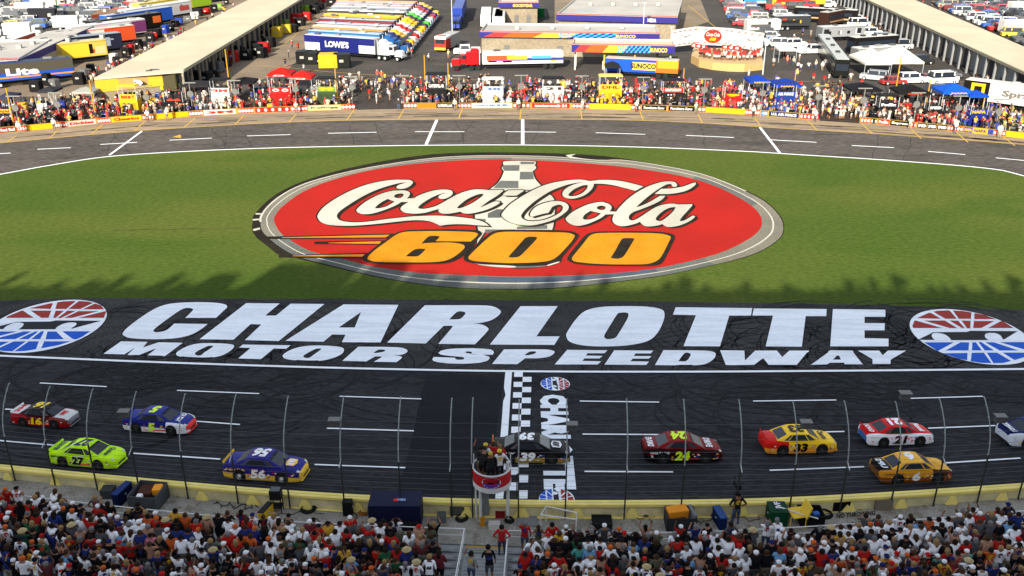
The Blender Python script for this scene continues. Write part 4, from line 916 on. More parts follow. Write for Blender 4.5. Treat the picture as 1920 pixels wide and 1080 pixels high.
def spec(r):
    sname, sc_, _ = pick(rc, SH)
    body = rc.choice(['down','hips','eyes','front','mix','down','front','lean','tank','big','trousers','fist','phone','wave','cheer','eyes','down','hips'])
    t = rc.random()
    if t < .38: hd, (hn, hc) = 'cap', rc.choice(CP)
    elif t < .78: hd, (hn, hc) = 'hair', rc.choice(HC)
    elif t < .975: hd, (hn, hc) = 'long_hair', rc.choice(HC)
    else: hd, (hn, hc) = 'sun_hat', ('straw', (.42,.33,.17))
    return sname, sc_, body, hd, hn, hc
ZN = []
indiv = [c for c in crowd if c[1] in (0, 6, 7, 8)]+[c for c in crowd if c[1] in (5,)]
indiv = sorted(indiv, key=lambda c: (c[1] != 0, -c[1]))[:300]
ids = set(id(c) for c in indiv)
REG = [(-1e9,'left end'),(233,'below the blue bin'),(330,'below the grey crate'),(480,'left of the trolley'),(560,'below the cable coils'),(700,'below the navy box'),(860,'beside the stairs'),(1010,'right of the stairs'),(1180,'below the black crate'),(1300,'below the orange crate'),(1420,'below the green bin'),(1560,'below the writing'),(1700,'near the right end'),(1830,'far right corner')]
pend = []
for c in crowd:
    s = spec(c[1]); c2 = (c, s)
    if id(c) in ids: pend.append(c2)
    else: ZN.append(c2)
def region(q):
    n = None
    for x, t in REG:
        if q[0] >= x: n = t
    return n
buck = {}
for c, s in pend:
    key = (s[0], s[3], s[4], c[1], region(c[2])); buck.setdefault(key, []).append((c, s))
for key, lst in buck.items():
    lst.sort(key=lambda t: t[0][2][0])
    for i, (c, s) in enumerate(lst):
        p, r, q = c; sname, scol, body, hd, hn, hc = s
        wear = 'bare-backed person' if sname == 'bare-backed' else 'person in %s shirt' % sname
        hdn = {'cap':'%s cap' % hn,'hair':'short %s hair' % hn,'long_hair':'long %s hair' % hn,'sun_hat':'straw hat'}[hd]
        rw = {0:'front row',8:'rearmost row'}.get(r, ORD[r]+' row')
        lab = '%s, %s, %s, %s' % (wear, hdn, rw, key[4].replace(' the ', ' '))
        if len(lst) > 1: lab = '%s of %d: %s' % (ORD[i], len(lst), lab) if False else '%s, %s from left' % (lab, ORD[i])
        person(p, rc.uniform(-.35,.35), rc.uniform(.95,1.08)*1.04, body, scol, hd, hc, lab, 'spectators standing in the grandstand')
# remaining spectators as one mass of figures
def merge_people(name, items, label, cat, cloth='merged'):
    import array
    vs, fs, ms, cols = [], [], [], []
    m = bpy.data.materials.get('crowd_colours')
    if not m:
        m = bpy.data.materials.new('crowd_colours'); m.use_nodes = True; t = m.node_tree; a = t.nodes.new('ShaderNodeAttribute'); a.attribute_name = 'Col'
        t.links.new(a.outputs['Color'], t.nodes['Principled BSDF'].inputs['Base Color']); t.nodes['Principled BSDF'].inputs['Roughness'].default_value = .9; t.nodes['Principled BSDF'].inputs['Specular IOR Level'].default_value = .03
    for p, rz, sc, body, shirt, head, hc, skin, trou in items:
        R = Matrix.Translation(p) @ Matrix.Rotation(rz, 4, 'Z') @ Matrix.Scale(sc, 4)
        for me, kind in ((body, 0), (head, 1)):
            if me is None: continue
            b0 = len(vs); vs += [tuple(R @ (v.co+Vector((0,.27,-.04)) if False else R @ v.co)) if False else tuple(R @ v.co) for v in me.vertices]
            for pl in me.polygons:
                fs.append(tuple(i+b0 for i in pl.vertices))
                cols.append(hc if kind else (shirt, skin, trou, (.05,.05,.05))[pl.material_index])
    me = bpy.data.meshes.new(name); me.from_pydata(vs, [], fs); me.materials.append(m)
    at = me.color_attributes.new('Col', 'FLOAT_COLOR', 'CORNER'); arr = array.array('f')
    for pl, c in zip(me.polygons, cols):
        for _ in range(pl.loop_total): arr.extend((c[0], c[1], c[2], 1))
    at.data.foreach_set('color', arr); me.polygons.foreach_set('use_smooth', [True]*len(fs))
    o = link(name, me); return tag(o, label, cat, None, 'stuff')
LOWB = {k: body_mesh(k, 'short', True, 1.0, 0) for k in ('down','hips','eyes','front','wave')}
SK = [(.28,.13,.08),(.34,.18,.11),(.22,.10,.06),(.10,.05,.03)]; TR = [(.035,.05,.10),(.20,.17,.12),(.012,.012,.015),(.06,.06,.06)]
items = [(c[0], rc.uniform(-.35,.35), rc.uniform(1.03,1.17), LOWB[s[2] if s[2] in LOWB else rc.choice(['down','front','hips'])], s[1], {'cap':CAPM,'hair':HAIRS,'long_hair':HAIRL,'sun_hat':HATM}[s[3]], s[5], rc.choice(SK), rc.choice(TR)) for c, s in ZN]
merge_people('crowd', items, 'dense rows of standing spectators in the middle of the grandstand', 'crowd')

# grandstand: stepped deck, benches, risers
M_ALU = mat('bleacher_aluminium', (.26,.265,.26), .6, .15, metal=.1); M_RIS_SHADE = mat('riser_and_gap_shade', (.10,.10,.10), .8, .2, 1)
gs = empty('grandstand', (0, 36, 0), 0, 'stepped aluminium grandstand deck under the standing spectators', 'grandstand')
XS = [x for x in range(-60, 61, 2)]
O2 = Vector((0,36,0))
mb = MB(); mr_ = MB()
for r in range(0, 46):
    a = [Vector((x, interp(T_R, x)-.1-ROW_D*r, WALK_Z+ROW_H*r if r < 12 else WALK_Z+ROW_H*12+(r-12)*.42)) for x in XS]
    h = ROW_H if r < 12 else .42
    for i in range(len(XS)-1):
        p, q = a[i], a[i+1]; mb.face([p-O2, q-O2, q+Vector((0,-ROW_D,0))-O2, p+Vector((0,-ROW_D,0))-O2][::-1], M_ALU)
        p2, q2 = p+Vector((0,-ROW_D,0)), q+Vector((0,-ROW_D,0)); mr_.face([p2-O2, q2-O2, q2+Vector((0,0,h))-O2, p2+Vector((0,0,h))-O2], M_RIS_SHADE)
    for i in range(len(XS)-1):
        p, q = a[i]-O2+Vector((0,0,.008)), a[i+1]-O2+Vector((0,0,.008)); mr_.face([p+Vector((0,-.10,0)), q+Vector((0,-.10,0)), q, p], M_RIS_SHADE); mr_.face([p+Vector((0,-.46,0)), q+Vector((0,-.46,0)), q+Vector((0,-.43,0)), p+Vector((0,-.43,0))], M_RIS_SHADE)
    if a[0].y < 6: break
mb.build('deck', gs); mr_.build('riser', gs)
mb = MB()
for r in range(0, 9):
    for xa, xb in ((-40, -3.3), (-.35, 40)):
        mb = MB()
        pts_ = [row_pt(x, r)+Vector((0,-.22,.40)) for x in [xa+(xb-xa)*k/24 for k in range(25)]]
        for p, q in zip(pts_, pts_[1:]):
            mb.raw([p-O2, q-O2, q+Vector((0,-.24,0))-O2, p+Vector((0,-.24,0))-O2, p+Vector((0,0,-.05))-O2, q+Vector((0,0,-.05))-O2], [(3,2,1,0),(0,1,5,4)], M_ALU)
        mb.build('bench', gs)
M_RAIL = mat('white_rail', (.62,.62,.60), .4, .05)
def railing(pts, label, posts=True, h=.9):
    r = empty('guard_rail', pts[0], 0, label, 'railing'); o = pts[0]
    m = MB(); m.tube([p-o for p in pts], .032, M_RAIL, 6); m.build('top_rail', r)
    m = MB(); m.tube([p-o-Vector((0,0,.4)) for p in pts], .022, M_RAIL, 5); m.build('mid_rail', r)
    if posts:
        for p in pts[::2]:
            m = MB(); m.tube([p-o, p-o-Vector((0,0,h))], .026, M_RAIL, 5); m.build('rail_post', r)
def rp(x): return Vector((x, interp(T_R, x), WALK_Z+.9))
railing([rp(x) for x in [-34+ (31+.2)*k/24 for k in range(25)]], 'white front railing of the grandstand left of the stairs')
railing([rp(x) for x in [-.55+34*k/24 for k in range(25)]], 'white front railing of the grandstand right of the stairs')
def arail(X, lab):
    pts_ = [Vector((X-.02*r, interp(T_R, X)-.1-ROW_D*r, WALK_Z+.95+ROW_H*r)) for r in range(0, 9)]
    railing(pts_, lab)
arail(-2.85, 'sloping stair railing on the left side of the aisle'); arail(-.62, 'sloping stair railing on the right side of the aisle')
mb = MB(); 
st = empty('aisle_stairs', (0,36,0), 0, 'metal stairs between the two crowded grandstand blocks', 'stairs')
for k in range(22):
    y = interp(T_R, -2)-1.75-.36*k; z = WALK_Z+.17*((1.75+.36*k)/.8)+.16
    m = MB(); m.box((-1.72, y-36, z), (2.1, .24, .05), M_ALU); m.build('tread', st)
m = MB(); y0_ = interp(T_R, -2)-1.5-36; m.face([(-2.78,y0_,WALK_Z+.36+.05),(-.68,y0_,WALK_Z+.36+.05),(-.68,y0_-8,WALK_Z+.36+.05+1.7),(-2.78,y0_-8,WALK_Z+.36+.05+1.7)], M_RIS_SHADE); m.build('tread_gap_shade', st)  # dark sheet below the treads stands in for shade in the gaps
for s in (-2.8, -.68):
    m = MB(); a = Vector((s, interp(T_R, -2)-1.2-36, WALK_Z+.35)); m.tube([a, a+Vector((0,-9.3,2.2))], .08, M_ALU, 4); m.build('stringer', st)
m = MB(); a = rp(-2.8); b = rp(-.65); m.face([Vector((a.x, a.y-.35, WALK_Z+.006)), Vector((b.x, b.y-.35, WALK_Z+.006)), Vector((b.x, b.y-.2, WALK_Z+.006)), Vector((a.x, a.y-.2, WALK_Z+.006))], M_YL); tag(m.build('aisle_line'), kind='structure')

# upper tower behind and above the camera: what throws the long shade over the track
tw = empty('press_tower', (0,-16,0), 0, 'tall press and suite tower rising behind the grandstand', 'tower')
m = MB(); m.box((0,-6,19.6), (240,14,39.2), mat('tower_cladding', (.35,.34,.32), .8)); m.build('wall', tw)
m = MB(); m.box((0,-6,40.2), (244,17,2.0), mat('tower_roof', (.3,.3,.3), .8)); m.build('roof', tw)
rt = random.Random(5); m = MB(); mm = mat('tower_silhouette', (.2,.2,.2), .9)
X = -118
while X < 118:
    hgt = rt.choice([.3,.5,.7,.9,1.2,1.5]); wd = rt.choice([.5,.7,1.0,1.4]); m.box((X, 1.0, 41.2+hgt/2), (wd, 1.2, hgt), mm, 0, .2, .7); X += wd+rt.uniform(.1, 1.0)
m.build('shadow_edge_blocks', tw)  # unseen blocks added to make the shadow edge on the grass lumpy
m = MB()
for x, w_, h in ((-47,4,3.2),(-43,5,4.2),(-38,4,3.4),(-34,3,2.2),(-31,2.5,1.8),(-52,3,2.0)): m.box((x,.5,41.2+h/2), (w_,3,h), mm, 0, .3, .85)
m.build('tall_shadow_blocks', tw)  # unseen taller boxes added to push the shadow over the painted oval
for k in range(78):
    X = -118+k*3.05+rt.uniform(-1.3,1.3); 
    if -50 < X < -28 or rt.random() < .22: continue
    hp = rt.uniform(.5,2.0) if X < 0 else rt.uniform(.5,2.3); m = MB(); m.tube([(X,1.5,41.2),(X,1.5,41.2+hp+.6)], .12, mm, 5); wd = rt.uniform(.6,1.6)
    m.raw([(X,1.5,41.2+hp+.5),(X+wd*.6,1.55,41.2+hp+.2),(X+wd,1.5,41.2+hp-.3),(X+wd*.8,1.45,41.2+hp-.8),(X+wd*.35,1.55,41.2+hp-1.3),(X,1.5,41.2+hp-1.0)], [(0,1,2,3,4,5)], mm); m.build('flag_pole', tw)
# ================================================================== flag stand, walkway equipment
fs_y = P(922, 972, WALK_Z).y; fsx = (P(895,972,WALK_Z).x+P(951,972,WALK_Z).x)/2; FZ = WALK_Z+2.27
stand = empty('flag_stand', (fsx, fs_y, WALK_Z+.22), 0, 'round red and white flag stand on white columns above the start line', 'flag stand')
for x in (-.86, -.62, .84):
    m = MB(); m.tube([(x,0,-.22),(x,0,3.4 if x > 0 else 2.5)], .085 if x != -.86 else .05, M_RAIL, 8); m.build('column', stand)
m = MB(); m.box((-.35,.1,.95), (.35,.2,1.9), mat('stand_cabinet', (.16,.17,.17), .6), 0, .03); m.build('cabinet', stand)
a0, a1 = math.pi, 2*math.pi
m = MB(); m.lathe((0,.2,2.0), [(.001,0),(.98,0),(1.0,.08),(.001,.08)], mat('stand_floor', (.05,.05,.05), .8), 24); m.build('floor', stand)
m = MB(); m.lathe((0,.2,2.08), [(.98,-.12),(1.02,-.12),(1.02,.18),(.98,.18)], M_RAIL, 28); m.build('white_band', stand)
m = MB(); m.lathe((0,.2,2.26), [(.98,0),(1.01,0),(1.01,.72),(.98,.72)], mat('stand_red', (.45,.02,.025), .5), 28, 'Z', math.pi*.93, math.pi*2.07); m.build('red_panel', stand)
m = MB(); m.lathe((0,.2,2.98), [(.97,0),(1.03,0),(1.03,.07),(.97,.07)], M_RAIL, 28); m.build('top_rim', stand)
m = MB()
def onstand(a, b, k):
    t = 1.5*math.pi+a*.50; return Vector(((1.018+k)*math.cos(t), .2+(1.018+k)*math.sin(t), 2.62+b*.33))
emblem(m, onstand, .012); m.build('emblem', stand)
m = MB()
for x in (-.95, .98): m.tube([(x,.25,2.9),(x,.25,3.7)], .03, M_RAIL, 6)
m.build('upright', stand)
for (x, y, bd, sc_, col, hd, hc, lab) in [(-.35,.55,'trousers',1.0,(.70,.70,.70),'cap',(.6,.45,.05),'race official in white and yellow at the back of the flag stand'),(.05,.62,'phone',1.02,(.48,.015,.02),'hair',(.05,.03,.02),'person in red shirt with dark hair on the flag stand'),(.42,.48,'down',1.0,(.46,.02,.02),'hair',(.2,.12,.06),'person in red shirt at the right side of the flag stand'),(.42,-.15,'trousers',1.02,(.68,.68,.66),'cap',(.62,.48,.05),'race official in white shirt leaning at the right front of the flag stand'),(-.48,-.05,'lean',1.0,(.02,.02,.02),'cap',(.02,.02,.02),'official in black working at the left of the flag stand'),(-.62,.35,'wave',1.0,(.03,.03,.03),'hair',(.02,.02,.02),'person in black with one arm raised at the left of the flag stand'),(-.05,-.35,'front',1.0,(.02,.02,.02),'cap',(.45,.35,.05),'official in black with yellow cap at the front of the flag stand')]:
    person((fsx+x, fs_y+.2+y*.9, FZ+.08), random.uniform(-.4,.4), sc_*1.12, bd, col, hd, hc, lab, 'officials on the flag stand')
person((P(1378,985,WALK_Z).x, P(1378,985,WALK_Z).y, WALK_Z), .1, 1.2, 'trousers', (.015,.015,.015), 'cap', (.01,.01,.01), 'camera operator in black shirt and jeans on the walkway')
def at(px, py, z=None): return P(px, py, WALK_Z if z is None else z)
def thing(name, p, rz, label, cat, group=None): return empty(name, p, rz, label, cat, group)
# tv camera
c = at(1383, 978); t = thing('tv_camera', c+Vector((0,.75,0)), 0, 'black television camera on a tripod in front of the operator in black', 'camera')
m = MB(); m.box((0,.1,1.75), (.24,.62,.30), BLACK, .2, .03); m.build('body', t); m = MB(); m.tube([(0,.4,1.75),(.02,.75,1.75)], [.09,.12], BLACK, 8); m.build('lens', t)
for a in (0, 2.1, 4.2):
    m = MB(); m.tube([(0,0,1.55),(.55*math.cos(a),.55*math.sin(a),0)], .025, BLACK, 5); m.build('leg', t)
# painted name on the camera tower side boxes etc.
def case(px, py, d, col, label, name='equipment_case', rz=0, lid=None, parts=(), cat='case'):
    p = at(px, py); t = thing(name, p, rz, label, cat)
    m = MB(); m.box((0,0,d[2]/2), d, cm(col, .6), 0, .03); m.build('body', t)
    m = MB(); m.box((0,0,d[2]+.02), (d[0]*1.02, d[1]*1.02, .035), cm(lid or tuple(c*.7 for c in col), .5), 0, .01); m.build('lid', t)
    for sx in (-1, 1):
        m = MB(); m.box((sx*(d[0]/2+.02), 0, d[2]*.6), (.03, .16, .05), STEEL); m.build('handle', t)
    return t
def bin_open(px, py, d, col, label, inner, rz=0, name='equipment_crate', cat='crate'):
    p = at(px, py); t = thing(name, p, rz, label, cat); x, y, z = d; th = .05
    for n_, c_, dd in (('side_wall',(-x/2,0,z/2),(th,y,z)),('side_wall',(x/2,0,z/2),(th,y,z)),('end_wall',(0,-y/2,z/2),(x-th,th,z)),('end_wall',(0,y/2,z/2),(x-th,th,z)),('floor',(0,0,.04),(x-th,y-th,.06))):
        m = MB(); m.box(c_, dd, cm(col, .6)); m.build(n_, t)
    for (cx, cy, dx, dy, hz, cc, nm) in inner:
        m = MB(); m.box((cx*x, cy*y, hz/2+.08), (dx*x, dy*y, hz), cm(cc, .6), .2, .04); o = m.build(nm, t)
    return t
case(232, 938, (.4,1.3,.8), C(14,26,60), 'narrow blue cool box behind the crowd on the left walkway', rz=-.25, lid=C(25,45,100))
bin_open(281, 944, (1.55,1.5,.95), C(70,72,75), 'large grey open equipment crate filled with brown and orange gear', [(-.12,.1,.5,.6,.75,C(70,40,30),'brown_bag'),(.28,.2,.32,.4,.85,C(230,150,40),'orange_bag'),(.3,-.22,.3,.3,.6,C(25,25,28),'black_coil'),(-.15,-.3,.2,.2,.8,C(220,220,220),'white_box')], -.12)
case(205, 930, (.7,.6,.5), C(60,62,60), 'dark grey coil drum standing beside the blue cool box')
t = thing('speaker_trolley', at(521, 958), 0, 'black monitor speaker on a trolley near the toe of the wall', 'speaker')
m = MB(); m.box((0,0,1.15), (.62,.5,.55), cm(C(30,30,30)), 0, .03); m.build('cabinet', t); m = MB(); m.box((0,0,1.435), (.5,.4,.02), cm(C(90,95,95))); m.build('panel', t)
for sx in (-.26,.26):
    for sy in (-.2,.2):
        m = MB(); m.tube([(sx,sy,0),(sx,sy,.9)], .025, BLACK, 5); m.build('leg', t)
m = MB(); m.box((0,0,.35), (.6,.5,.05), BLACK); m.build('shelf', t)
case(500, 972, (.35,1.0,.7), C(200,160,40), 'yellow and black case beside the speaker trolley', rz=-.3, lid=C(30,30,28))
def coil(px, py, r, label, col=(.012,.012,.012), n=3):
    p = at(px, py); t = thing('cable_coil', p, random.uniform(0,6), label, 'cable coil', 'coils of cable lying along the wall')
    m = MB()
    for k in range(n):
        m.tube([((r-.04*k)*math.cos(a), (r-.04*k)*math.sin(a)*.9, .05+.06*k+.02*math.sin(3*a)) for a in [2*math.pi*i/18 for i in range(19)]], .035, cm(col, .6), 5, False)
    m.build('loop', t); m = MB(); m.tube([(r,0,.05),(r+.4,.2,.03),(r+1.0,-.1,.03),(r+1.5,.15,.03)], .02, cm(col, .6), 4); m.build('loose_end', t)
for i, (px, py, r, lb) in enumerate([(562,946,.22,'thin black cable coil just right of the speaker trolley'),(578,956,.42,'largest black cable coil in the row left of the dark blue box'),(590,947,.34,'black cable coil right beside the largest coil'),(609,946,.34,'black cable coil in the middle of the row by the wall'),(632,944,.30,'black cable coil left of the dark fence post'),(655,952,.38,'black cable coil right of the dark fence post'),(686,950,.28,'cable coil leaning near the left edge of the dark blue box'),(801,954,.34,'black cable coil at the right edge of the dark blue box'),(866,973,.34,'dark reddish cable coil left of the flag stand columns'),(955,977,.26,'small dark cable coil at the foot of the right flag stand column'),(1208,962,.36,'black cable coil on the walkway left of the orange crate'),(1478,955,.30,'cable coil behind the green bin'),(1547,966,.40,'black cable heap right of the black tray')]):
    coil(px, py, r, lb)
coil(683, 962, .30, 'orange-brown cable coil below the fence post', C(140,90,40)); coil(1338, 966, .2, 'small red coil by the blue panel', C(120,30,30))
# orange cables
for i, (a, b, col, lb) in enumerate([((640,958),(705,956),C(150,100,40),'orange cable trailing along the wall left of the dark box'),((1000,965),(1255,970),C(90,35,28),'dark red cable running along the walkway right of the gate'),((1280,978),(1440,972),C(80,60,40),'brown cable lying between the orange crate and green bin'),((400,946),(480,952),C(40,40,40),'thin black cable curling on the bare left walkway'),((1580,956),(1640,948),C(160,130,40),'tangled yellow cable beside the painted writing')]):
    p, q = at(*a), at(*b); m = MB(); n = 24
    m.tube([(q-p)*k/n+Vector((.12*math.sin(k*1.9), .22*math.sin(k*.9)+.1*math.sin(k*2.3), .03)) for k in range(n+1)], .028, cm(col), 4)
    tag(m.build('cable', None, False, p), lb, 'cable')
# dark blue camera platform
pz = at(742, 985); t = thing('covered_platform', pz, 0, 'large dark navy covered box against the wall with a small red and blue emblem', 'covered box')
navy = cm(C(22,26,52), .5); m = MB(); m.box((0,.4,.72), (2.75,1.35,1.44), navy, 0, .04); m.build('cover', t)
m = MB(); m.lathe((0,0,0), [(.001,0),(.15,.0)], cm(C(190,40,30)), 14); 
for v in range(len(m.v)): x, y, z = m.v[v]; m.v[v] = (x+.05, y*.9+.25, 1.452)
put_text(m, 'NBS', (.15,.18,1.453), (.42,0,0), (0,.2,0), cm(C(150,170,210)), .03); m.build('emblem', t)
m = MB(); m.box((0,-.35,.25), (2.5,.25,.5), BLACK, 0, .03); m.build('step', t)
case(653, 964, (.5,.4,.85), C(25,25,26), 'upright black case in front of the cable coils')
case(1128, 985, (1.05,.85,.35), C(28,30,28), 'flat black crate on the walkway above the crowd', 'equipment_crate', cat='crate')
bin_open(1274, 985, (1.5,1.1,.85), C(45,46,50), 'grey open crate with an orange board on top, left of the camera operator', [(-.1,.15,.75,.55,.9,C(215,135,35),'orange_board'),(-.1,-.3,.6,.2,.6,C(25,25,28),'black_gear'),(.42,0,.12,.9,.95,C(105,108,112),'grey_panel')])
case(1348, 982, (.4,1.1,.75), C(18,35,75), 'tilted blue equipment case beside the camera operator', rz=.2, lid=C(40,70,120))
t = case(1455, 976, (.95,1.0,.85), C(12,62,38), 'green bin lettered in white near the yellow frame'); m = MB(); put_text(m, 'JVF', (.25,-.3,.985), (0,.62,0), (-.42,0,0), cm(C(220,220,220)), .03); m.build('lettering', t)
t = thing('folding_frame', at(1492, 985), 0, 'yellow folding frame with white bars beside the green bin', 'folding frame'); ye = cm(C(215,180,60))
m = MB(); m.box((.05,.1,.75), (.9,.9,.05), ye, .2, .01); m.build('seat', t); m = MB(); m.box((.4,-.1,1.15), (.08,.9,.7), ye, .1, .01, 1, .3); m.build('back_panel', t)
for a in ((-.9,.4,.9),(.9,-.6,.9)):
    m = MB(); m.tube([(0,0,.8), a], .035, M_RAIL, 5); m.build('bar', t)
for a in ((-.4,-.3),(.4,-.3),(-.4,.5),(.4,.5)):
    m = MB(); m.tube([(a[0],a[1],.75),(a[0],a[1],0)], .03, ye, 5); m.build('leg', t)
bin_open(1518, 978, (1.2,1.0,.7), C(20,20,22), 'black open tray of gear right of the yellow frame', [(.2,-.1,.3,.3,.6,C(50,90,160),'blue_part'),(-.2,.1,.3,.4,.5,C(90,90,90),'grey_part')])
case(1574, 954, (.95,.45,.6), C(22,22,24), 'black hard case against the toe of the wall left of the grey box')
case(1652, 950, (.95,.7,.6), C(118,108,92), 'tan-grey metal box against the wall right of the painted writing')
case(828, 976, (.45,.45,.4), C(90,92,92), 'small grey box left of the flag stand')
case(905, 985, (.25,.2,.45), C(190,130,30), 'yellow canister between the flag stand columns'); case(927, 990, (.6,.4,.3), C(205,200,190), 'white box lying in front of the flag stand')
case(858, 963, (.8,.5,.5), C(85,84,76), 'grey generator box left of the flag stand columns'); case(938, 968, (.5,.4,.3), C(120,30,30), 'red case between the flag stand columns')
# banner NO THROWING on the concrete
m = MB(); a, b, c2 = at(1568, 973), at(1641, 966), at(1641, 955); lk = cm(C(30,28,24))
put_text(m, 'NO THROWING', a+Vector((0,0,.01)), b-a, Vector((.15,(c2.y-b.y)*.8,0)), lk, .04); put_text(m, 'OBJECTS ON TRACK', a+Vector((.4,-.55,.01)), (b-a)*.85, Vector((.08,(c2.y-b.y)*.45,0)), lk, .03)
tag(m.build('painted_writing'), kind='structure')
# yellow crossing gate and white frame
g = thing('crossing_gate', at(988, 962), 0, 'small gated crossing with a yellow panel right of the flag stand', 'gate')
m = MB(); m.box((0,.15,.45), (.95,.06,.5), cm(C(205,170,50))); m.build('panel', g); m = MB(); m.box((0,.112,.48), (.6,.01,.25), cm(C(190,190,185))); m.build('notice', g)
for x in (-.55,.55):
    m = MB(); m.tube([(x,.15,0),(x,.15,2.4)], .035, M_PD, 5); m.build('gate_post', g)
m = MB(); m.tube([(-.55,.15,2.4),(.55,.15,2.4)], .03, M_PD, 5); m.build('header', g)
m = MB(); m.box((0,-.7,.04), (1.1,.9,.06), cm(C(120,122,122))); m.build('metal_mat', g)
t = thing('barrier_frame', at(1045, 985), 0, 'white tubular barrier frame on the walkway right of the gate', 'barrier')
m = MB(); m.tube([(-.9,-.3,.9),(-.6,.3,1.0),(1.0,-.1,.9),(.95,-.6,.85),(-.9,-.3,.9)], .035, M_RAIL, 6); m.build('top_frame', t)
for x, y in ((-.9,-.3),(-.6,.3),(1.0,-.1),(.95,-.6)):
    m = MB(); m.tube([(x,y,.9),(x,y,0)], .03, M_RAIL, 5); m.build('leg', t)
for i, (x, bd, col, hd, hc, lab) in enumerate([(-2.0,'trousers',(.45,.02,.025),'hair',(.01,.01,.01),'person in red shirt and black trousers standing on the aisle stairs')]):
    person((P(941,1046,WALK_Z).x, P(941,1046,WALK_Z).y, WALK_Z+.1), 0, 1.12, bd, col, hd, hc, lab)
person((P(918,1090,3.0).x, P(918,1090,3.0).y, 3.0), .2, 1.12, 'lean', (.01,.01,.01), 'hair', (.01,.01,.01), 'person dressed all in black on the lower aisle stairs')
person((P(900,1095,3.0).x-.4, P(900,1095,3.0).y, 3.0), -.4, 1.1, 'fist', (.25,.27,.24), 'hair', (.02,.015,.01), 'person in grey shirt pointing ahead on the aisle stairs')

KL[0] = .56
# ================================================================== pit wall, banners, wagons
wallb = [P(x, interp(C_WALL, x)) for x in range(-100, 2030, 20)]
pw = empty('pit_wall', (0,0,0), 0, 'long low pit wall hung with sponsor banners beside pit road', 'pit wall')
m = MB()
segs = [(-100,666),(757,1534),(1612,2020)]
for x0, x1 in segs:
    pl = [P(x, interp(C_WALL, x)) for x in range(x0, x1+1, 12)]
    for p, q in zip(pl, pl[1:]):
        d = Vector((0,.35,0)); h = Vector((0,0,.82)); m.raw([p,q,q+d,p+d,p+h,q+h,q+d+h,p+d+h], [(0,1,5,4),(1,2,6,5),(2,3,7,6),(3,0,4,7),(4,5,6,7)], cm(C(190,150,70), .7))
m.build('core', pw)
RD, YE, WT, BK, BL = C(215,45,30), C(245,180,25), C(225,222,215), C(30,28,28), C(35,50,120)
def ban(x0, x1, col, text='', tc=WT, dots=0):
    m = MB(); n = max(2, int((x1-x0)/14)); pl = [P(x0+(x1-x0)*k/n, interp(C_WALL, x0+(x1-x0)*k/n))+Vector((0,-.03,0)) for k in range(n+1)]
    for p, q in zip(pl, pl[1:]): m.face([p+Vector((0,0,.06)), q+Vector((0,0,.06)), q+Vector((0,0,.80)), p+Vector((0,0,.80))], cm(col, .5))
    a, b = pl[0], pl[-1]; u = (b-a)
    if text: put_text(m, text, a+u*.08+Vector((0,-.03,.22)), u*.84, (0,0,.42), cm(tc), .045)
    for k in range(dots):
        c = a+u*((k+.5)/dots)+Vector((0,-.04,.43)); r = .24
        m.face([c+Vector((r*math.cos(t), 0, r*math.sin(t))) for t in [2*math.pi*i/10 for i in range(10)]], cm(WT))
    m.build('banner', pw)
for b in [(-60,-2,RD,'Red Bull'),(0,32,C(150,40,50),'Red Bull'),(33,52,RD,'',WT,4),(53,101,YE),(104,127,RD,'',WT,5),(128,181,C(200,190,180),'Dickies',RD),(183,208,RD,'',WT,5),(210,266,YE,'Cheerios',C(190,60,30)),(267,290,RD,'',WT,4),(291,354,YE),(355,381,RD,'',WT,5),(383,442,WT,'3M',RD),(448,476,RD,'',WT,5),(479,545,RD,'',WT,5),(546,577,RD,'',WT,5),(578,640,C(225,205,150),'Kellogg',C(60,110,60)),(641,666,RD,'',WT,4),(757,782,RD,'',WT,4),(783,817,C(235,120,30),'',WT),(818,851,BK,'CATERPILLAR'),(857,883,RD,'',WT,4),(885,960,C(215,225,235),'LONG JOHN SILVERS',C(60,90,140)),(961,994,RD,'',WT,4),(997,1068,C(205,45,35),'motorcraft 21'),(1073,1104,RD,'',WT,5),(1105,1182,C(250,205,40)),(1183,1201,RD,'',WT,3),(1203,1249,BK,'Furniture Row'),(1253,1302,BK,'Furniture Row'),(1308,1322,RD,'',WT,2),(1323,1396,YE),(1397,1424,RD,'',WT,5),(1426,1439,C(40,120,190),'43'),(1441,1497,C(30,45,90),'U.S. AIR FORCE'),(1499,1534,RD,'',WT,5),(1613,1631,RD,'',WT,3),(1632,1643,BK,'11'),(1645,1667,RD,'FedEx'),(1668,1705,BK,'Express'),(1706,1717,RD,'11'),(1719,1737,BK,'SPEED'),(1738,1755,BK,'SPEED'),(1756,1775,BK,'SPEED'),(1776,1805,RD,'',WT,5),(1806,1822,C(40,60,150),'NAPA',YE),(1823,1850,C(235,170,40),'NAPA',C(30,40,120)),(1851,1861,C(50,60,150)),(1862,1884,RD,'',WT,4),(1885,1960,YE)]:
    ban(*b)
# crossings through the wall: paved steps
for x0, x1, lab in ((669,755,'crossing_steps'),(1537,1611,'crossing_steps')):
    m = MB(); n = 9
    for k in range(n):
        ya = interp(C_WALL, (x0+x1)/2)-k*4.0+1; yb = ya-2.2
        sk = (interp(C_WALL, x1)-interp(C_WALL, x0))/2
        m.face([P(x0, ya-sk,.02), P(x1, ya+sk,.02), P(x1, yb+sk,.02), P(x0, yb-sk,.02)], cm(C(95,75,50,.35)))
    tag(m.build(lab), kind='structure')
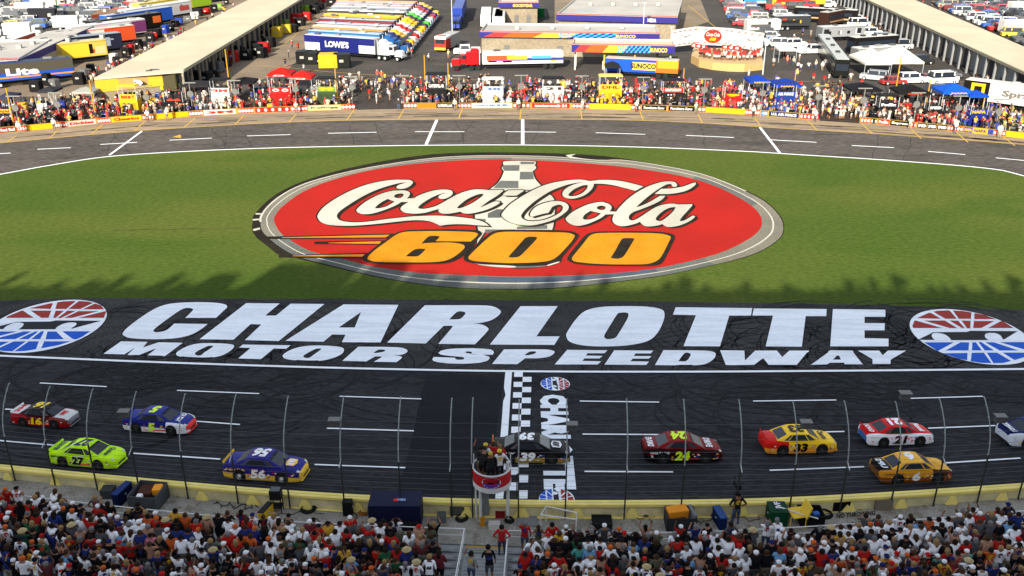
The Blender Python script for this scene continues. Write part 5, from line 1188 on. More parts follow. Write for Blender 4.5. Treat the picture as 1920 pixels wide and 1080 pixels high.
# officials standing at the wall
OFF = [(37,'white'),(103,'light'),(278,'white'),(314,'light'),(748,'dark'),(853,'light'),(972,'white'),(1092,'light'),(1193,'white'),(1304,'light'),(1412,'white'),(1528,'white'),(1705,'light'),(1790,'white'),(1873,'white'),(556,'light')]
for i, (x, kind) in enumerate(OFF):
    p = P(x, interp(C_WALL, x)+4); col = {'white':(.68,.66,.62),'light':(.55,.50,.38),'dark':(.03,.03,.03)}[kind]
    o = person(p, math.pi+random.uniform(-1,1), 1.08, random.choice(['crew','crew2']), col, 'cap', (.5,.48,.45), '%s official at the pit wall, %s from the left' % ({'white':'white-suited','light':'cream-suited','dark':'dark-dressed'}[kind], ordn(sum(1 for a in OFF if a[0] <= x))), 'pit officials at the wall')
for i, (x, y, col, lab) in enumerate([(728,186,(.65,.65,.65),'person in white shirt and black trousers walking on the crossing steps'),(739,163,(.6,.6,.62),'person in white shirt standing at the top of the crossing steps'),(704,172,(.6,.6,.6),'person in white shirt at the left side of the crossing steps'),(712,178,(.5,.47,.38),'person in cream clothes at the left side of the crossing steps'),(708,150,(.5,.05,.04),'person in red shirt behind the crossing steps'),(716,152,(.5,.05,.04),'person in red and khaki behind the crossing steps'),(804,118,(.6,.6,.6),'person in white shirt by the yellow bollards'),(600,128,(.6,.6,.6),'person in white shirt beside the yellow container'),(542,112,(.05,.05,.06),'person in dark clothes left of the blue and white hauler'),(548,92,(.5,.05,.04),'person in red on the paving left of the blue and white hauler'),(765,105,(.45,.35,.15),'person in khaki beside the white tractor unit'),(772,107,(.5,.04,.04),'person in red beside the white tractor unit'),(841,110,(.5,.45,.2),'person in pale shirt beside the red tractor unit'),(1299,110,(.02,.02,.02),'person in black standing left of the curved stage'),(1403,150,(.5,.47,.4),'person in dark uniform walking behind the pits'),(1493,148,(.6,.5,.2),'person in yellow shirt on the asphalt by the tent'),(1529,130,(.5,.42,.3),'person in tan walking beside the long coach'),(1541,133,(.6,.58,.55),'person in white walking beside the long coach'),(1475,122,(.6,.2,.08),'person in orange under the small white canopy'),(1487,124,(.6,.5,.3),'person in cream under the small white canopy')]):
    person(P(x, y), random.uniform(0,6), 1.08, random.choice(['down','crew','trousers']), col, 'cap', (.4,.4,.4), lab)
M_TP = mat('scoring_post_grey', (.15,.15,.14), .6)
# tall poles and T-headed scoring posts
def pole(px, by, ty, label, col=C(200,150,50)):
    h = height(px, by, ty); p = P(px, by); t = empty('pole', p, 0, label, 'pole', 'tall tan poles along the pits'); m = MB(); m.tube([(0,0,0),(0,0,h)], [.12,.09], cm(col), 6); m.build('shaft', t)
    m = MB(); m.box((0,0,.1), (.4,.4,.2), cm(C(120,120,115))); m.build('base', t)
for i, (x, b, tp) in enumerate([(27,238,165),(181,226,150),(434,192,92),(633,195,115),(797,150,103),(841,165,118),(1487,180,130),(1675,196,103),(1735,205,150),(1842,205,178),(1281,155,128)]):
    pole(x, b, tp, 'tan pole rising from the pits, %s from the left' % ordn(i+1))
for i, x in enumerate([37,115,280,362,445,557,662,757,862,977,1090,1204,1318,1426,1530,1614,1712,1790,1865]):
    p = P(x, interp(C_WALL, x)-7); t = empty('scoring_post', p, 0, 'grey T-shaped post with a round light box, %s from the left' % ordn(i+1), 'light post', 'T-shaped light posts behind the pit wall')
    m = MB(); m.tube([(0,0,0),(0,0,4.6)], .06, M_TP, 6); m.build('shaft', t); m = MB(); m.box((0,0,4.65), (2.1,.3,.12), M_TP, 0, .03); m.build('cross_bar', t)
    m = MB(); m.lathe((0,-.15,2.95), [(.001,.0),(.5,.0),(.5,.16),(.001,.16)], mat('light_box', (.10,.10,.095), .6), 12, 'Y'); m.build('light_box', t)

def canopy(px0, px1, py, h, col, label, peak=.8, depth=3.2, text='', tc=WT):
    a, b = P(px0, py), P(px1, py); w_ = (b-a).length; t = empty('canopy', a, math.atan2(b.y-a.y, b.x-a.x), label, 'canopy')
    m = MB(); c = cm(col, .7); M4 = [(0,0,h),(w_,0,h),(w_,depth,h),(0,depth,h)]; pk = (w_/2, depth/2, h+peak)
    if w_ > depth*1.6:
        p1, p2 = (depth*.5, depth/2, h+peak), (w_-depth*.5, depth/2, h+peak)
        for f in ([M4[0],M4[1],p2,p1],[M4[1],M4[2],p2],[M4[2],M4[3],p1,p2],[M4[3],M4[0],p1]): m.face(f, c)
    else:
        for i in range(4): m.face([M4[i], M4[(i+1) % 4], pk], c)
    m.build('roof', t); m = MB()
    for i in range(4):
        p, q = M4[i], M4[(i+1) % 4]; m.face([(p[0],p[1],h-.32),(q[0],q[1],h-.32),(q[0],q[1],h),(p[0],p[1],h)], c)
    if text: put_text(m, text, (w_*.25,-.02,h-.28), (w_*.5,0,0), (0,0,.24), cm(tc), .04)
    m.build('valance', t)
    for x, y in ((.05,.05),(w_-.05,.05),(w_-.05,depth-.05),(.05,depth-.05)):
        m = MB(); m.tube([(x,y,0),(x,y,h)], .04, STEEL, 5); m.build('leg', t)
    return t
def wagon(px0, px1, py, h, col, label, sign='', sc_=None, top=None, tc=WT, decal=None):
    a, b = P(px0, py), P(px1, py); w_ = (b-a).length; t = empty('pit_box', a, math.atan2(b.y-a.y, b.x-a.x), label, 'pit box', 'team pit boxes behind the pit wall')
    c = cm(col, .4); m = MB(); m.box((w_/2,.9,h*.3), (w_,1.8,h*.55), c, 0, .06); m.build('tool_chest', t)
    m = MB()
    for k in range(3): m.box((w_/2+(k-1)*w_*.3,-.012,h*.3), (w_*.22,.03,h*.34), cm(tuple(v*.6+.01 for v in col), .4), 0, .01)
    m.build('drawers', t)
    m = MB(); m.box((w_/2,.25,h*.70), (w_,.10,h*.22), cm(sc_ or col, .5), 0, .02)
    if sign: put_text(m, sign, (w_*.12,.19,h*.63), (w_*.76,0,0), (0,0,h*.14), cm(tc), .05)
    m.build('sign_board', t)
    for x in (.06, w_-.06):
        for y in (.1, 1.7):
            m = MB(); m.tube([(x,y,h*.5),(x,y,h*1.15)], .04, STEEL, 5); m.build('upright', t)
    if top:
        m = MB(); m.box((w_/2,.9,h*1.18), (w_*1.08,2.1,.16), cm(top, .7), 0, .06, .9); m.build('roof', t)
    m = MB()
    for k in range(3):
        m.box((w_*(.25+.25*k),1.0,h*.66), (.5,.5,.12), BLACK, 0, .02); m.box((w_*(.25+.25*k),1.25,h*.80), (.5,.08,.5), BLACK, 0, .02)
    m.build('seat', t)
wagon(398,433,200,3.6,C(225,222,215),'white pit box with red 3M sign under a black roof','3M',C(235,232,225),C(30,28,28),RD)
wagon(508,548,199,3.6,C(205,30,28),'bright red pit box with round white emblems','O O',C(215,35,30),None,WT)
wagon(596,632,196,3.5,C(60,80,50),'dark green and black pit box numbered 99','99',C(120,150,60),C(25,25,25),YE)
wagon(800,838,193,3.9,C(32,30,30),'black pit box with yellow and white lettering left of centre','CATERPILLAR',C(35,33,30),C(28,26,26),WT)
wagon(905,944,195,3.4,C(225,225,225),'white pit box numbered 38','38',C(232,232,230),C(225,222,215),C(90,110,150))
wagon(1017,1057,194,3.4,C(215,210,205),'white pit box numbered 21 under a black roof','21',C(230,225,220),C(25,24,24),C(60,50,45))
wagon(1123,1165,195,3.8,C(240,190,30),'yellow pit box with a pale yellow roof','DHL',C(250,205,50),C(245,215,110),C(200,40,30))
wagon(1241,1281,196,3.3,C(40,36,36),'black pit box with red lettered sign','FURNITURE ROW',C(205,40,35),C(28,26,28),WT)
wagon(1356,1390,204,3.0,C(200,28,26),'red pit box numbered 9 in yellow','9',C(205,30,28),None,YE)
wagon(1452,1490,204,3.3,C(35,60,140),'blue pit box with white lettering','AIR FORCE',C(45,70,150),C(30,55,130),WT)
wagon(227,261,213,3.6,C(240,185,30),'yellow pit box with red-lettered sign left of the 3M box','BB&T',C(245,195,40),C(250,205,60),C(190,40,30))
wagon(310,346,211,2.8,C(28,27,28),'black pit box numbered 66 in red','66',C(30,28,28),None,C(225,70,50))
wagon(1645,1682,222,2.9,C(28,27,30),'black pit box with parcel company lettering','FedEx',C(40,35,50),C(30,28,28),C(235,235,235))
wagon(1737,1765,228,2.9,C(30,28,28),'black pit box with SPEED sign','SPEED',C(35,30,30),None,C(235,235,235))
wagon(1815,1848,237,3.0,C(30,45,130),'dark blue pit box with yellow NAPA sign','NAPA',C(40,55,140),None,YE)
wagon(72,92,220,2.6,C(200,195,190),'small white pit box at the left end of the pits','',C(215,210,205),None)
wagon(0,24,232,2.6,C(40,40,70),'dark blue pit box at the far left edge','Red Bull',C(190,170,60),None,RD)
canopy(503,548,172,2.9,C(205,35,28),'red canopy with white emblems behind the red pit box',.9,4,'O',WT); canopy(545,586,176,2.7,C(210,38,30),'red canopy right of the first red canopy',.9,4,'O',WT)
canopy(1402,1440,186,2.9,C(30,65,170),'blue canopy with yellow lettering, left of the pair',.8,4,'NAPA',YE); canopy(1448,1500,190,2.6,C(25,60,160),'blue canopy with yellow lettering, right of the pair',.8,4,'NAPA',YE)
canopy(1592,1650,203,2.9,C(30,28,32),'wide black canopy left of the tan poles',.8,4.5); canopy(1682,1740,210,3.0,C(30,28,30),'black canopy with orange emblems behind the FedEx pit box',.9,4.5,'CAT',C(220,80,40))
canopy(1762,1822,213,3.3,C(25,90,205),'bright blue canopy with orange emblem in front of the white trailer',1.0,4.5,'NAPA',YE); canopy(1812,1848,216,3.0,C(25,75,190),'small bright blue canopy right of the large one',.6,3)
canopy(1135,1162,152,2.6,C(40,40,44),'dark canopy left of the fuel company trailer',.7,3); canopy(75,105,202,2.6,C(55,55,60),'grey canopy at the left pits',.5,3.5); canopy(140,180,203,2.6,C(170,168,160),'pale canopy left of the yellow trailer',.5,3.5); canopy(0,26,214,2.6,C(60,62,85),'dark canopy at the far left edge of the pits',.5,3.5)
canopy(345,395,190,2.6,C(45,44,46),'charcoal canopy between the yellow trailer and the 3M box',.5,3.5); canopy(437,478,184,2.6,C(30,30,32),'black canopy right of the 3M pit box',.6,3.5)
# loose pit gear
rg = random.Random(21); gear = []
for i in range(120):
    x = rg.uniform(0, 1915)
    if 664 < x < 760 or 1536 < x < 1612: continue
    y = interp(C_WALL, x)-rg.choice([6, 9, 13, 30, 34, 38]); gear.append((x, y))
gear.sort()
GC = [('black',BK),('black',BK),('dark grey',C(50,50,52)),('black',BK),('red',C(190,35,30)),('white',C(215,212,208)),('blue',C(40,60,140)),('yellow',C(225,175,40)),('grey',C(110,110,112))]
PREG = [(-99,'the far left pits'),(110,'the pale canopy'),(215,'the yellow pit box'),(300,'pit box 66'),(380,'the 3M pit box'),(440,'the black canopy'),(500,'the bright red pit box'),(590,'pit box 99'),(660,'the crossing steps'),(795,'the black pit box'),(890,'pit box 38'),(1000,'pit box 21'),(1110,'the pale yellow roofed pit box'),(1200,'the red lettered sign'),(1340,'red pit box 9'),(1400,'the blue canopies'),(1500,'the right crossing'),(1610,'the FedEx pit box'),(1730,'the SPEED pit box'),(1800,'the NAPA pit box')]
cntg = {}
for i, (x, y) in enumerate(gear):
    nm, col = rg.choice(GC); rgn = [t for a, t in PREG if x >= a][-1]; k_ = cntg[(nm, rgn)] = cntg.get((nm, rgn), 0)+1
    t = empty('tool_cart', P(x, y), rg.uniform(-.3,.3), '%s wheeled tool cart near %s, %s such from left' % (nm, rgn, ordn(k_)), 'tool cart', 'tool carts behind the pit wall')
    m = MB(); hh = rg.uniform(.7,1.3); m.box((0,0,hh/2+.1), (rg.uniform(.8,1.5),.7,hh), cm(col, .4), 0, .05); m.build('chest', t); m = MB(); m.tube([(-.4,-.35,.95),(.4,-.35,.95)], .03, STEEL, 5); m.build('handle', t)
# crews: one dense mass
rp_ = random.Random(8); TEAM = [(0,(.4,.05,.04)),(60,(.02,.02,.03)),(150,(.45,.05,.04)),(225,(.5,.30,.04)),(300,(.05,.05,.05)),(370,(.6,.58,.55)),(440,(.45,.03,.03)),(500,(.5,.02,.02)),(570,(.55,.5,.35)),(640,(.6,.6,.6)),(760,(.45,.04,.03)),(830,(.04,.04,.04)),(890,(.6,.58,.56)),(960,(.4,.04,.04)),(1010,(.5,.5,.5)),(1070,(.04,.04,.05)),(1110,(.58,.36,.03)),(1180,(.42,.03,.03)),(1230,(.03,.03,.03)),(1300,(.4,.05,.05)),(1380,(.55,.5,.5)),(1430,(.04,.08,.3)),(1500,(.5,.5,.45)),(1620,(.04,.04,.04)),(1740,(.35,.05,.04)),(1800,(.04,.06,.25)),(1870,(.3,.3,.1))]
items = []
MIXC = [(.36,.35,.33),(.015,.015,.015),(.36,.015,.015),(.02,.02,.02),(.025,.025,.03),(.015,.015,.015),(.36,.35,.33),(.2,.2,.2),(.04,.06,.22),(.5,.3,.05),(.45,.35,.25),(.03,.03,.03)]
for i in range(1350):
    x = rp_.uniform(-10, 1930); back = rp_.random()**1.3*44+2
    if 668 < x < 752 and rp_.random() < .93: continue
    if 1540 < x < 1608 and rp_.random() < .3: pass
    tc_ = [c for a, c in TEAM if a <= max(x, 0)][-1]; tc_ = tuple(v*.72 for v in tc_); col = tc_ if rp_.random() < .42 else rp_.choice(MIXC)
    items.append((P(x, interp(C_WALL, x)-back), rp_.uniform(0, 6.28), rp_.uniform(.95,1.08), LOWB[rp_.choice(['down','front','hips','front','eyes'])], col, CAPM if rp_.random() < .6 else HAIRS, rp_.choice([(.5,.03,.03),(.03,.03,.03),(.6,.6,.6),(.05,.03,.02),(.3,.2,.1)]), rp_.choice(SK), tc_ if rp_.random() < .4 else rp_.choice(TR)))
merge_people('crowd', items, 'dense mass of pit crews and guests behind the pit wall', 'crowd')
# ================================================================== infield: garages, buildings, haulers, cars
M_ROOF = layered('garage_roof', (.47,.39,.285), (.42,.35,.255), .12, None, 3, .9, (1,1,1), .06)
M_ROOFG = layered('flat_roof', (.36,.34,.31), (.31,.295,.27), .15, None, 3, .9, (1,1,1), .06)
M_WALL = layered('block_wall', (.20,.165,.12), (.17,.14,.10), .2, None, 4, .9)
M_BAY = mat('bay_interior_shade', (.035,.037,.042), .8, .3, .5); M_DOOR = mat('bay_front', (.17,.18,.19), .6, .1)
def patch(name, pts_, m, z=.0):
    mb = MB(); fill(mb, [[P(x, y, z) for x, y in pts_]], m); return tag(mb.build(name), kind='structure')
patch('garage_paving', [(85,187),(345,165),(345,160),(640,-60),(560,-60),(400,-60),(90,180)], M_TAN, -.02)
patch('garage_paving', [(347,160),(470,158),(540,130),(620,60),(660,-60),(560,-60)], M_TAN, -.015)
patch('left_paving', [(-200,190),(0,180),(88,182),(230,120),(460,-20),(420,-60),(250,60),(0,150),(-200,170)], M_TAN, -.018)
patch('building_paving', [(1040,-60),(1040,50),(905,50),(900,100),(1070,100),(1275,60),(1330,40),(1290,-60)], M_TAN, -.02)
patch('pit_paving', [(-100,255)]+[(x, interp(C_WALL, x)-1) for x in range(-60, 2000, 60)]+[(2000,230),(1700,205),(1400,178),(960,166),(500,172),(-100,215)], layered('pit_paving', (.065,.056,.047), (.045,.04,.036), .2, None, 4, .9), .005)
patch('far_grass', [(-300,-40),(200,-40),(60,12),(-300,60)], M_GRASS, -.02)
patch('verge_grass', [(1560,-60),(1600,12),(1720,30),(1712,0),(1650,-60)], layered('dry_grass', (.14,.13,.05), (.10,.11,.035), .1, None, 3, .95), -.02)

def garage(roof_px, base_z, label, face, spacing, n_in=2.0):
    """roof_px: near-left, near-right, far-right, far-left at eave height"""
    H = base_z; c = [P(x, y, H) for x, y in roof_px]
    # extend far edges
    c[3] = c[0]+(c[3]-c[0])*1.35; c[2] = c[1]+(c[2]-c[1])*1.35
    o = c[0].copy(); o.z = 0; t = empty('garage_building', o, 0, label, 'garage', 'long tan-roofed garages')
    m = MB(); L = [p-o for p in c]; th = Vector((0,0,.35)); vs = [p for p in L]+[p+th for p in L]
    m.raw(vs, [(3,2,1,0),(4,5,6,7),(0,1,5,4),(1,2,6,5),(2,3,7,6),(3,0,4,7)], M_ROOF); m.build('roof', t)
    m = MB(); e0, e1 = (L[1], L[2]) if face == 'R' else (L[0], L[3]); e0 = e0+th; e1 = e1+th; up = Vector((0,0,.18)); sdv = Vector((.22 if face == 'R' else -.22, 0, 0))
    m.raw([e0, e1, e1+up, e0+up, e0+sdv, e1+sdv, e1+sdv+up, e0+sdv+up], [(0,1,2,3),(4,7,6,5),(3,2,6,7),(0,3,7,4)], cm(C(150,150,125))); m.build('gutter', t)
    m = MB(); drop = Vector((0,0,-H)); inn = 2.2 if face == 'R' else 2.2
    a, b, cc, d = L
    if face == 'R': b = b+Vector((-inn,0,0)); cc = cc+Vector((-inn,0,0))
    else: a = a+Vector((inn,0,0)); d = d+Vector((inn,0,0))
    q = [a, b, cc, d]; z1 = Vector((0,0,-.01))
    for i in range(4): m.face([q[i]+drop, q[(i+1) % 4]+drop, q[(i+1) % 4]+z1, q[i]+z1], M_WALL)
    m.build('wall', t)
    s0, s1 = (L[1], L[2]) if face == 'R' else (L[0], L[3]); w0, w1 = (b, cc) if face == 'R' else (a, d)
    n = int((s1-s0).length/spacing); sg = 1 if face == 'R' else -1
    for k in range(n+1):
        p = s0+(s1-s0)*k/n
        if proj(p+o)[1] < -30: break
        m = MB(); m.box((p.x-sg*.2, p.y+.1, H/2), (.34,.34,H), M_WALL if face == 'R' else cm(C(150,152,155))); m.build('post', t)
        if k < n:
            u = (w1-w0); p1 = w0+u*(k+.16)/n+Vector((sg*.03,0,0)); p2 = w0+u*(k+.84)/n+Vector((sg*.03,0,0))
            m = MB(); f = [p1+drop+Vector((0,0,.03)), p2+drop+Vector((0,0,.03)), p2+Vector((0,0,-.8)), p1+Vector((0,0,-.8))]; m.face(f, M_BAY if face == 'R' or k % 3 == 2 else M_DOOR); m.build('bay_front', t)  # dark panels stand in for the shaded inside of open bays
    return t, o, L
g1, go1, gl1 = garage([(177,150),(344,136),(567,0),(470,0)], 4.0, 'long tan-roofed garage running up the left side of the infield', 'R', 4.4)
g2, go2, gl2 = garage([(1945,152),(2060,152),(1710,0),(1620,0)], 4.4, 'long tan-roofed garage with grey bays on the right side of the infield', 'L', 4.2)
# end wall banners of the left garage
a, b = gl1[0]+Vector((0,-.05,0)), gl1[1]+Vector((-2.0,-.05,0)); u = b-a; m = MB()
for f0, f1, col in ((0,.30,C(235,190,60)),(.30,.68,C(205,165,105)),(.68,1,C(235,195,60))):
    p, q = a+u*f0+Vector((0,-.03,-.1)), a+u*f1+Vector((0,-.03,-.1)); m.face([p+Vector((0,0,-1.9)), q+Vector((0,0,-1.9)), q, p], cm(col))
m.build('end_banner', g1)
m = MB(); ctr_ = a+u*.5+Vector((0,-.08,-1.0)); emblem(m, lambda x, y, k: ctr_+Vector((x*1.3, -k, y*.55)), .01); m.build('end_emblem', g1)

# flat-roofed infield buildings
def bldg(name, x0, x1, ytop_front, y_eave, H, depth, label, fascia, fh, roofm=M_ROOFG, text='', tcol=WT, tx=(.8,.93), wall=True, flame=False, yaw=0.0):
    """x0,x1: front eave pixels at row y_eave, H eave height, depth metres back"""
    a, b = P(x0, y_eave, H), P(x1, y_eave+yaw, H); o = Vector((a.x, a.y, 0)); rz = math.atan2(b.y-a.y, b.x-a.x); w_ = (b-a).length
    t = empty('infield_building' if wall else 'fuel_canopy', o, rz, label, 'building' if wall else 'fuel canopy')
    m = MB(); m.box((w_/2, depth/2, H-.1), (w_, depth, .2), roofm)
    for c_, d_ in (((w_/2,.1,H+.15),(w_,.2,.5)),((w_/2,depth-.1,H+.15),(w_,.2,.5)),((.1,depth/2,H+.15),(.2,depth-.4,.5)),((w_-.1,depth/2,H+.15),(.2,depth-.4,.5))): m.box(c_, d_, cm(C(205,200,190)))
    m.build('roof', t)
    m = MB(); m.box((w_/2,-.06,H+.42), (w_+.1,.14,.10), cm(C(205,60,40))); m.build('red_trim', t)
    m = MB(); m.box((w_/2,-.12,H-fh/2+.25), (w_+.2,.2,fh), cm(fascia)); m.build('fascia', t)
    if flame:
        m = MB(); y = -.23; z0, z1 = H-fh+.27, H+.22
        for i, (f0, f1, col) in enumerate([(0.02,.12,C(190,60,60)),(.12,.30,C(235,95,40)),(.30,.50,C(245,195,60))]):
            m.face([(w_*f0,y,z0),(w_*f1,y,z0),(w_*(f1+.06),y,z1),(w_*(f0+.06),y,z1)], cm(col))
        cb = cm(C(60,170,235)); n = 16
        for k in range(n):
            for r in range(3):
                if (k+r) % 2: continue
                x_ = w_*(.44+.34*k/n); zz = z0+(z1-z0)*r/3; m.face([(x_,y-.01,zz),(x_+w_*.02,y-.01,zz),(x_+w_*.03,y-.01,zz+(z1-z0)/3),(x_+w_*.01,y-.01,zz+(z1-z0)/3)], cb)
        m.build('flame_stripe', t)
    if text: m = MB(); put_text(m, text, (w_*tx[0],-.25,H-fh+.42), (w_*(tx[1]-tx[0]),0,0), (0,0,fh*.62), cm(tcol), .04); m.build('lettering', t)
    if wall:
        m = MB(); m.box((w_/2, depth/2+.2, (H-.2)/2), (w_-.6, depth-.8, H-.2), M_WALL); m.build('wall', t)
        for k in range(3):
            m = MB(); m.box((w_*(.15+.3*k), -.2+.78-.0, 1.1), (1.1,.1,2.2), cm(C(120,118,115))); m.build('door', t)
        for k in range(4):
            m = MB(); m.box((w_*(.2+.2*k), depth*.5+.9*k-1, H+.45), (.9,.9,.7), cm(C(185,182,175)), 0, .05); m.build('roof_vent', t)
    else:
        for fx in (.03,.32,.62,.97):
            for fy in (.2,.8):
                m = MB(); m.box((w_*fx, depth*fy, (H-.2)/2), (.3,.3,H-.2), cm(C(215,180,60) if fx in (.32,.62) else C(200,200,195))); m.build('column', t)
        for fx in (.32,.62):
            m = MB(); m.box((w_*fx, depth*.35, .8), (.7,.5,1.6), cm(C(205,200,195)), 0, .05); m.build('fuel_pump', t)
    return t
BLF = C(55,50,130)
bldg('media', 1044, 1270, 0, 29, 5.2, 40, 'large flat-roofed blue-trimmed building behind the others', BLF, 1.3, M_ROOFG, 'MEDIA', WT, (.76,.83), yaw=6)
bldg('inspection', 900, 1236, 0, 62, 4.6, 12, 'long low building with red, yellow and blue fascia', BLF, 1.0, M_ROOFG, 'SUNOCO', C(240,200,60), (.76,.87), flame=True, yaw=4)
bldg('canopy', 1073, 1265, 0, 86, 4.7, 7, 'fuel canopy with a red, yellow and blue chequered fascia', BLF, 1.35, cm(C(225,210,180)), 'SUNOCO', C(245,205,60), (.76,.93), wall=False, flame=True, yaw=3)
bldg('tyre', 935, 1010, 0, 7, 5.0, 20, 'tan-roofed building with gold-lettered blue fascia at the top edge', BLF, 1.2, cm(C(225,210,180)), 'GOODYEAR', C(230,200,60), (.35,.85))
bldg('leftshop', -160, 36, 0, 119, 4.2, 22, 'grey flat-roofed building at the left edge with blue trim', BLF, 1.0, M_ROOFG, '', WT, yaw=-6)
# left office building with long side
def slab_bldg(pxs, H, label, roofm, trim):
    c = [P(x, y, H) for x, y in pxs]; o = Vector((c[0].x, c[0].y, 0)); t = empty('infield_building', o, 0, label, 'building'); L = [p-o for p in c]
    m = MB(); m.raw([p+Vector((0,0,-.2)) for p in L]+[p+Vector((0,0,.15)) for p in L], [(3,2,1,0),(4,5,6,7),(0,1,5,4),(1,2,6,5),(2,3,7,6),(3,0,4,7)], roofm); m.build('roof', t)
    m = MB()
    for i in range(4): m.face([L[i]+Vector((0,0,-H)), L[(i+1) % 4]+Vector((0,0,-H)), L[(i+1) % 4]+Vector((0,0,-.21)), L[i]+Vector((0,0,-.21))], cm(C(190,175,150)))
    m.build('wall', t); m = MB(); cen = (L[0]+L[1]+L[2]+L[3])/4
    for i in range(2):
        p, q = L[i], L[i+1]; n_ = ((p+q)/2-cen); n_.z = 0; n_ = n_.normalized()*.15; m.face([p+n_+Vector((0,0,-1.1)), q+n_+Vector((0,0,-1.1)), q+n_+Vector((0,0,.1)), p+n_+Vector((0,0,.1))], cm(trim))
    m.build('fascia', t)
    for k in range(5): m = MB(); m.box(tuple(cen+Vector((k*5-10, k*4-9, .4))), (.8,.8,.7), cm(C(180,180,175)), 0, .05); m.build('roof_vent', t)
slab_bldg([(-60,122),(33,114),(175,50),(88,60)], 4.2, 'grey-roofed building with purple side fascia behind the left haulers', M_ROOFG, BLF)
slab_bldg([(-60,90),(0,84),(66,62),(40,60)], 3.6, 'small white-roofed annex at the left edge', cm(C(235,235,230)), C(210,90,60))
slab_bldg([(171,29),(224,24),(222,17),(185,19)], 3.2, 'small brown-roofed shelter among the parked cars at top left', cm(C(150,110,70)), C(130,60,40))

# victory stage
vt = empty('victory_stage', P(1340,118), 0, 'curved winners stage with three large white sponsor boards', 'stage'); vo = P(1340,118)
def board(xa, ya_t, ya_b, xb, yb_t, yb_b, by_a, by_b, name):
    A, B = P(xa, by_a), P(xb, by_b)
    za, zb = height(xa, by_a, ya_t), height(xb, by_b, yb_t); la, lb_ = height(xa, by_a, ya_b), height(xb, by_b, yb_b)
    m = MB(); w_ = cm(C(232,228,222)); th = Vector((0,.25,0)); q = [A+Vector((0,0,la)), B+Vector((0,0,lb_)), B+Vector((0,0,zb)), A+Vector((0,0,za))]; q = [p-vo for p in q]
    m.raw(q+[p+th for p in q], [(0,1,2,3),(7,6,5,4),(0,4,5,1),(1,5,6,2),(2,6,7,3),(3,7,4,0)], w_); o = m.build(name, vt)
    for p in (A, B):
        m = MB(); m.tube([p-vo+Vector((0,.15,0)), p-vo+Vector((0,.15,lb_))], .12, STEEL, 5); m.build('board_leg', vt)
    return [Vector(p) for p in q]
b1 = board(1257,57,88,1302,50,83,104,100,'board'); b2 = board(1303,50,83,1365,53,86,100,102,'board'); b3 = board(1366,53,86,1427,62,97,102,113,'board')
def onb(q, u, v, k=.03): return (q[0]*(1-u)+q[1]*u)*(1-v)+(q[3]*(1-u)+q[2]*u)*v+Vector((0,-k,0))
m = MB(); 
cen = [(.5+.27*math.cos(t), .5+.40*math.sin(t)) for t in [2*math.pi*i/24 for i in range(24)]]; m.face([onb(b2, a, b) for a, b in cen], cm(C(215,50,40)))
put_text(m, 'Coca-Cola', onb(b2,.30,.5,.06), onb(b2,.70,.5,.06)-onb(b2,.30,.5,.06), Vector((0,0,.75)), cm(WT), .02, .3); put_text(m, '600', onb(b2,.40,.24,.06), onb(b2,.60,.24,.06)-onb(b2,.40,.24,.06), Vector((0,0,.7)), cm(YE), .05, .3); m.build('centre_logo', vt)
for q in (b1, b3):
    m = MB(); emblem(m, lambda a, b, k: onb(q, .38+a*.07, .5+b*.16, .03+k), .01); put_text(m, 'CHARLOTTE', onb(q,.48,.45,.05), onb(q,.78,.45,.05)-onb(q,.48,.45,.05), Vector((0,0,.45)), cm(C(60,60,110)), .03); m.build('board_emblem', vt)
for q in (b1, b2, b3):
    for u_ in (.08,.3,.5,.7,.92):
        for v_ in (.12,.88): m = MB(); p = onb(q, u_, v_, .04); m.face([p+Vector((-.5,0,-.12)), p+Vector((.5,0,-.12)), p+Vector((.5,0,.12)), p+Vector((-.5,0,.12))], cm(C(215,110,90))); m.build('small_logo', vt)
m = MB(); top = [];
arc = [(1295,118),(1310,126),(1335,131),(1365,134),(1395,135),(1430,131)]
ap = [P(x, y)-vo for x, y in arc]
for p, q in zip(ap, ap[1:]): m.face([p, q, q+Vector((0,0,1.5)), p+Vector((0,0,1.5))], cm(C(205,170,115)))
m.build('curved_wall', vt)
m = MB(); bk = [P(x, y)-vo for x, y in [(1425,113),(1365,103),(1300,103)]]; fl = [p+Vector((0,0,1.4)) for p in ap+bk]; fill(m, [fl], cm(C(215,185,135))); m.build('stage_floor', vt)
for xa, xb, yb in ((1294,1324,93),(1351,1388,96)):
    m = MB(); a, b = P(xa, yb+18), P(xb, yb+20); a, b = a-vo+Vector((0,0,2.4)), b-vo+Vector((0,0,2.2)); m.face([a, b, b+Vector((0,0,.8)), a+Vector((0,0,.8))], cm(C(200,40,32)))
    for k in range(3):
        c = a+(b-a)*(.2+.3*k)+Vector((0,-.05,.4)); m.face([c+Vector((.5*math.cos(t),0,.25*math.sin(t))) for t in [2*math.pi*i/10 for i in range(10)]], cm(WT))
    m.build('small_banner', vt)
items = []
for k in range(75):
    t = k/75; x = 1310+t*118+rp_.uniform(-3,3); y = 121+6*math.sin(t*2.6)+rp_.uniform(-5,1)
    items.append((P(x, y)+Vector((0,0,1.42)), rp_.uniform(2.5,3.8), 1.05, LOWB['down'], rp_.choice([(.5,.03,.03),(.5,.03,.03),(.55,.2,.15),(.6,.6,.6),(.1,.05,.05)]), HAIRS, (.05,.03,.02), rp_.choice(SK), rp_.choice([(.6,.58,.5),(.5,.45,.4),(.02,.02,.02)])))
merge_people('crowd', items, 'rows of people mostly in red shirts standing on the curved stage', 'crowd')

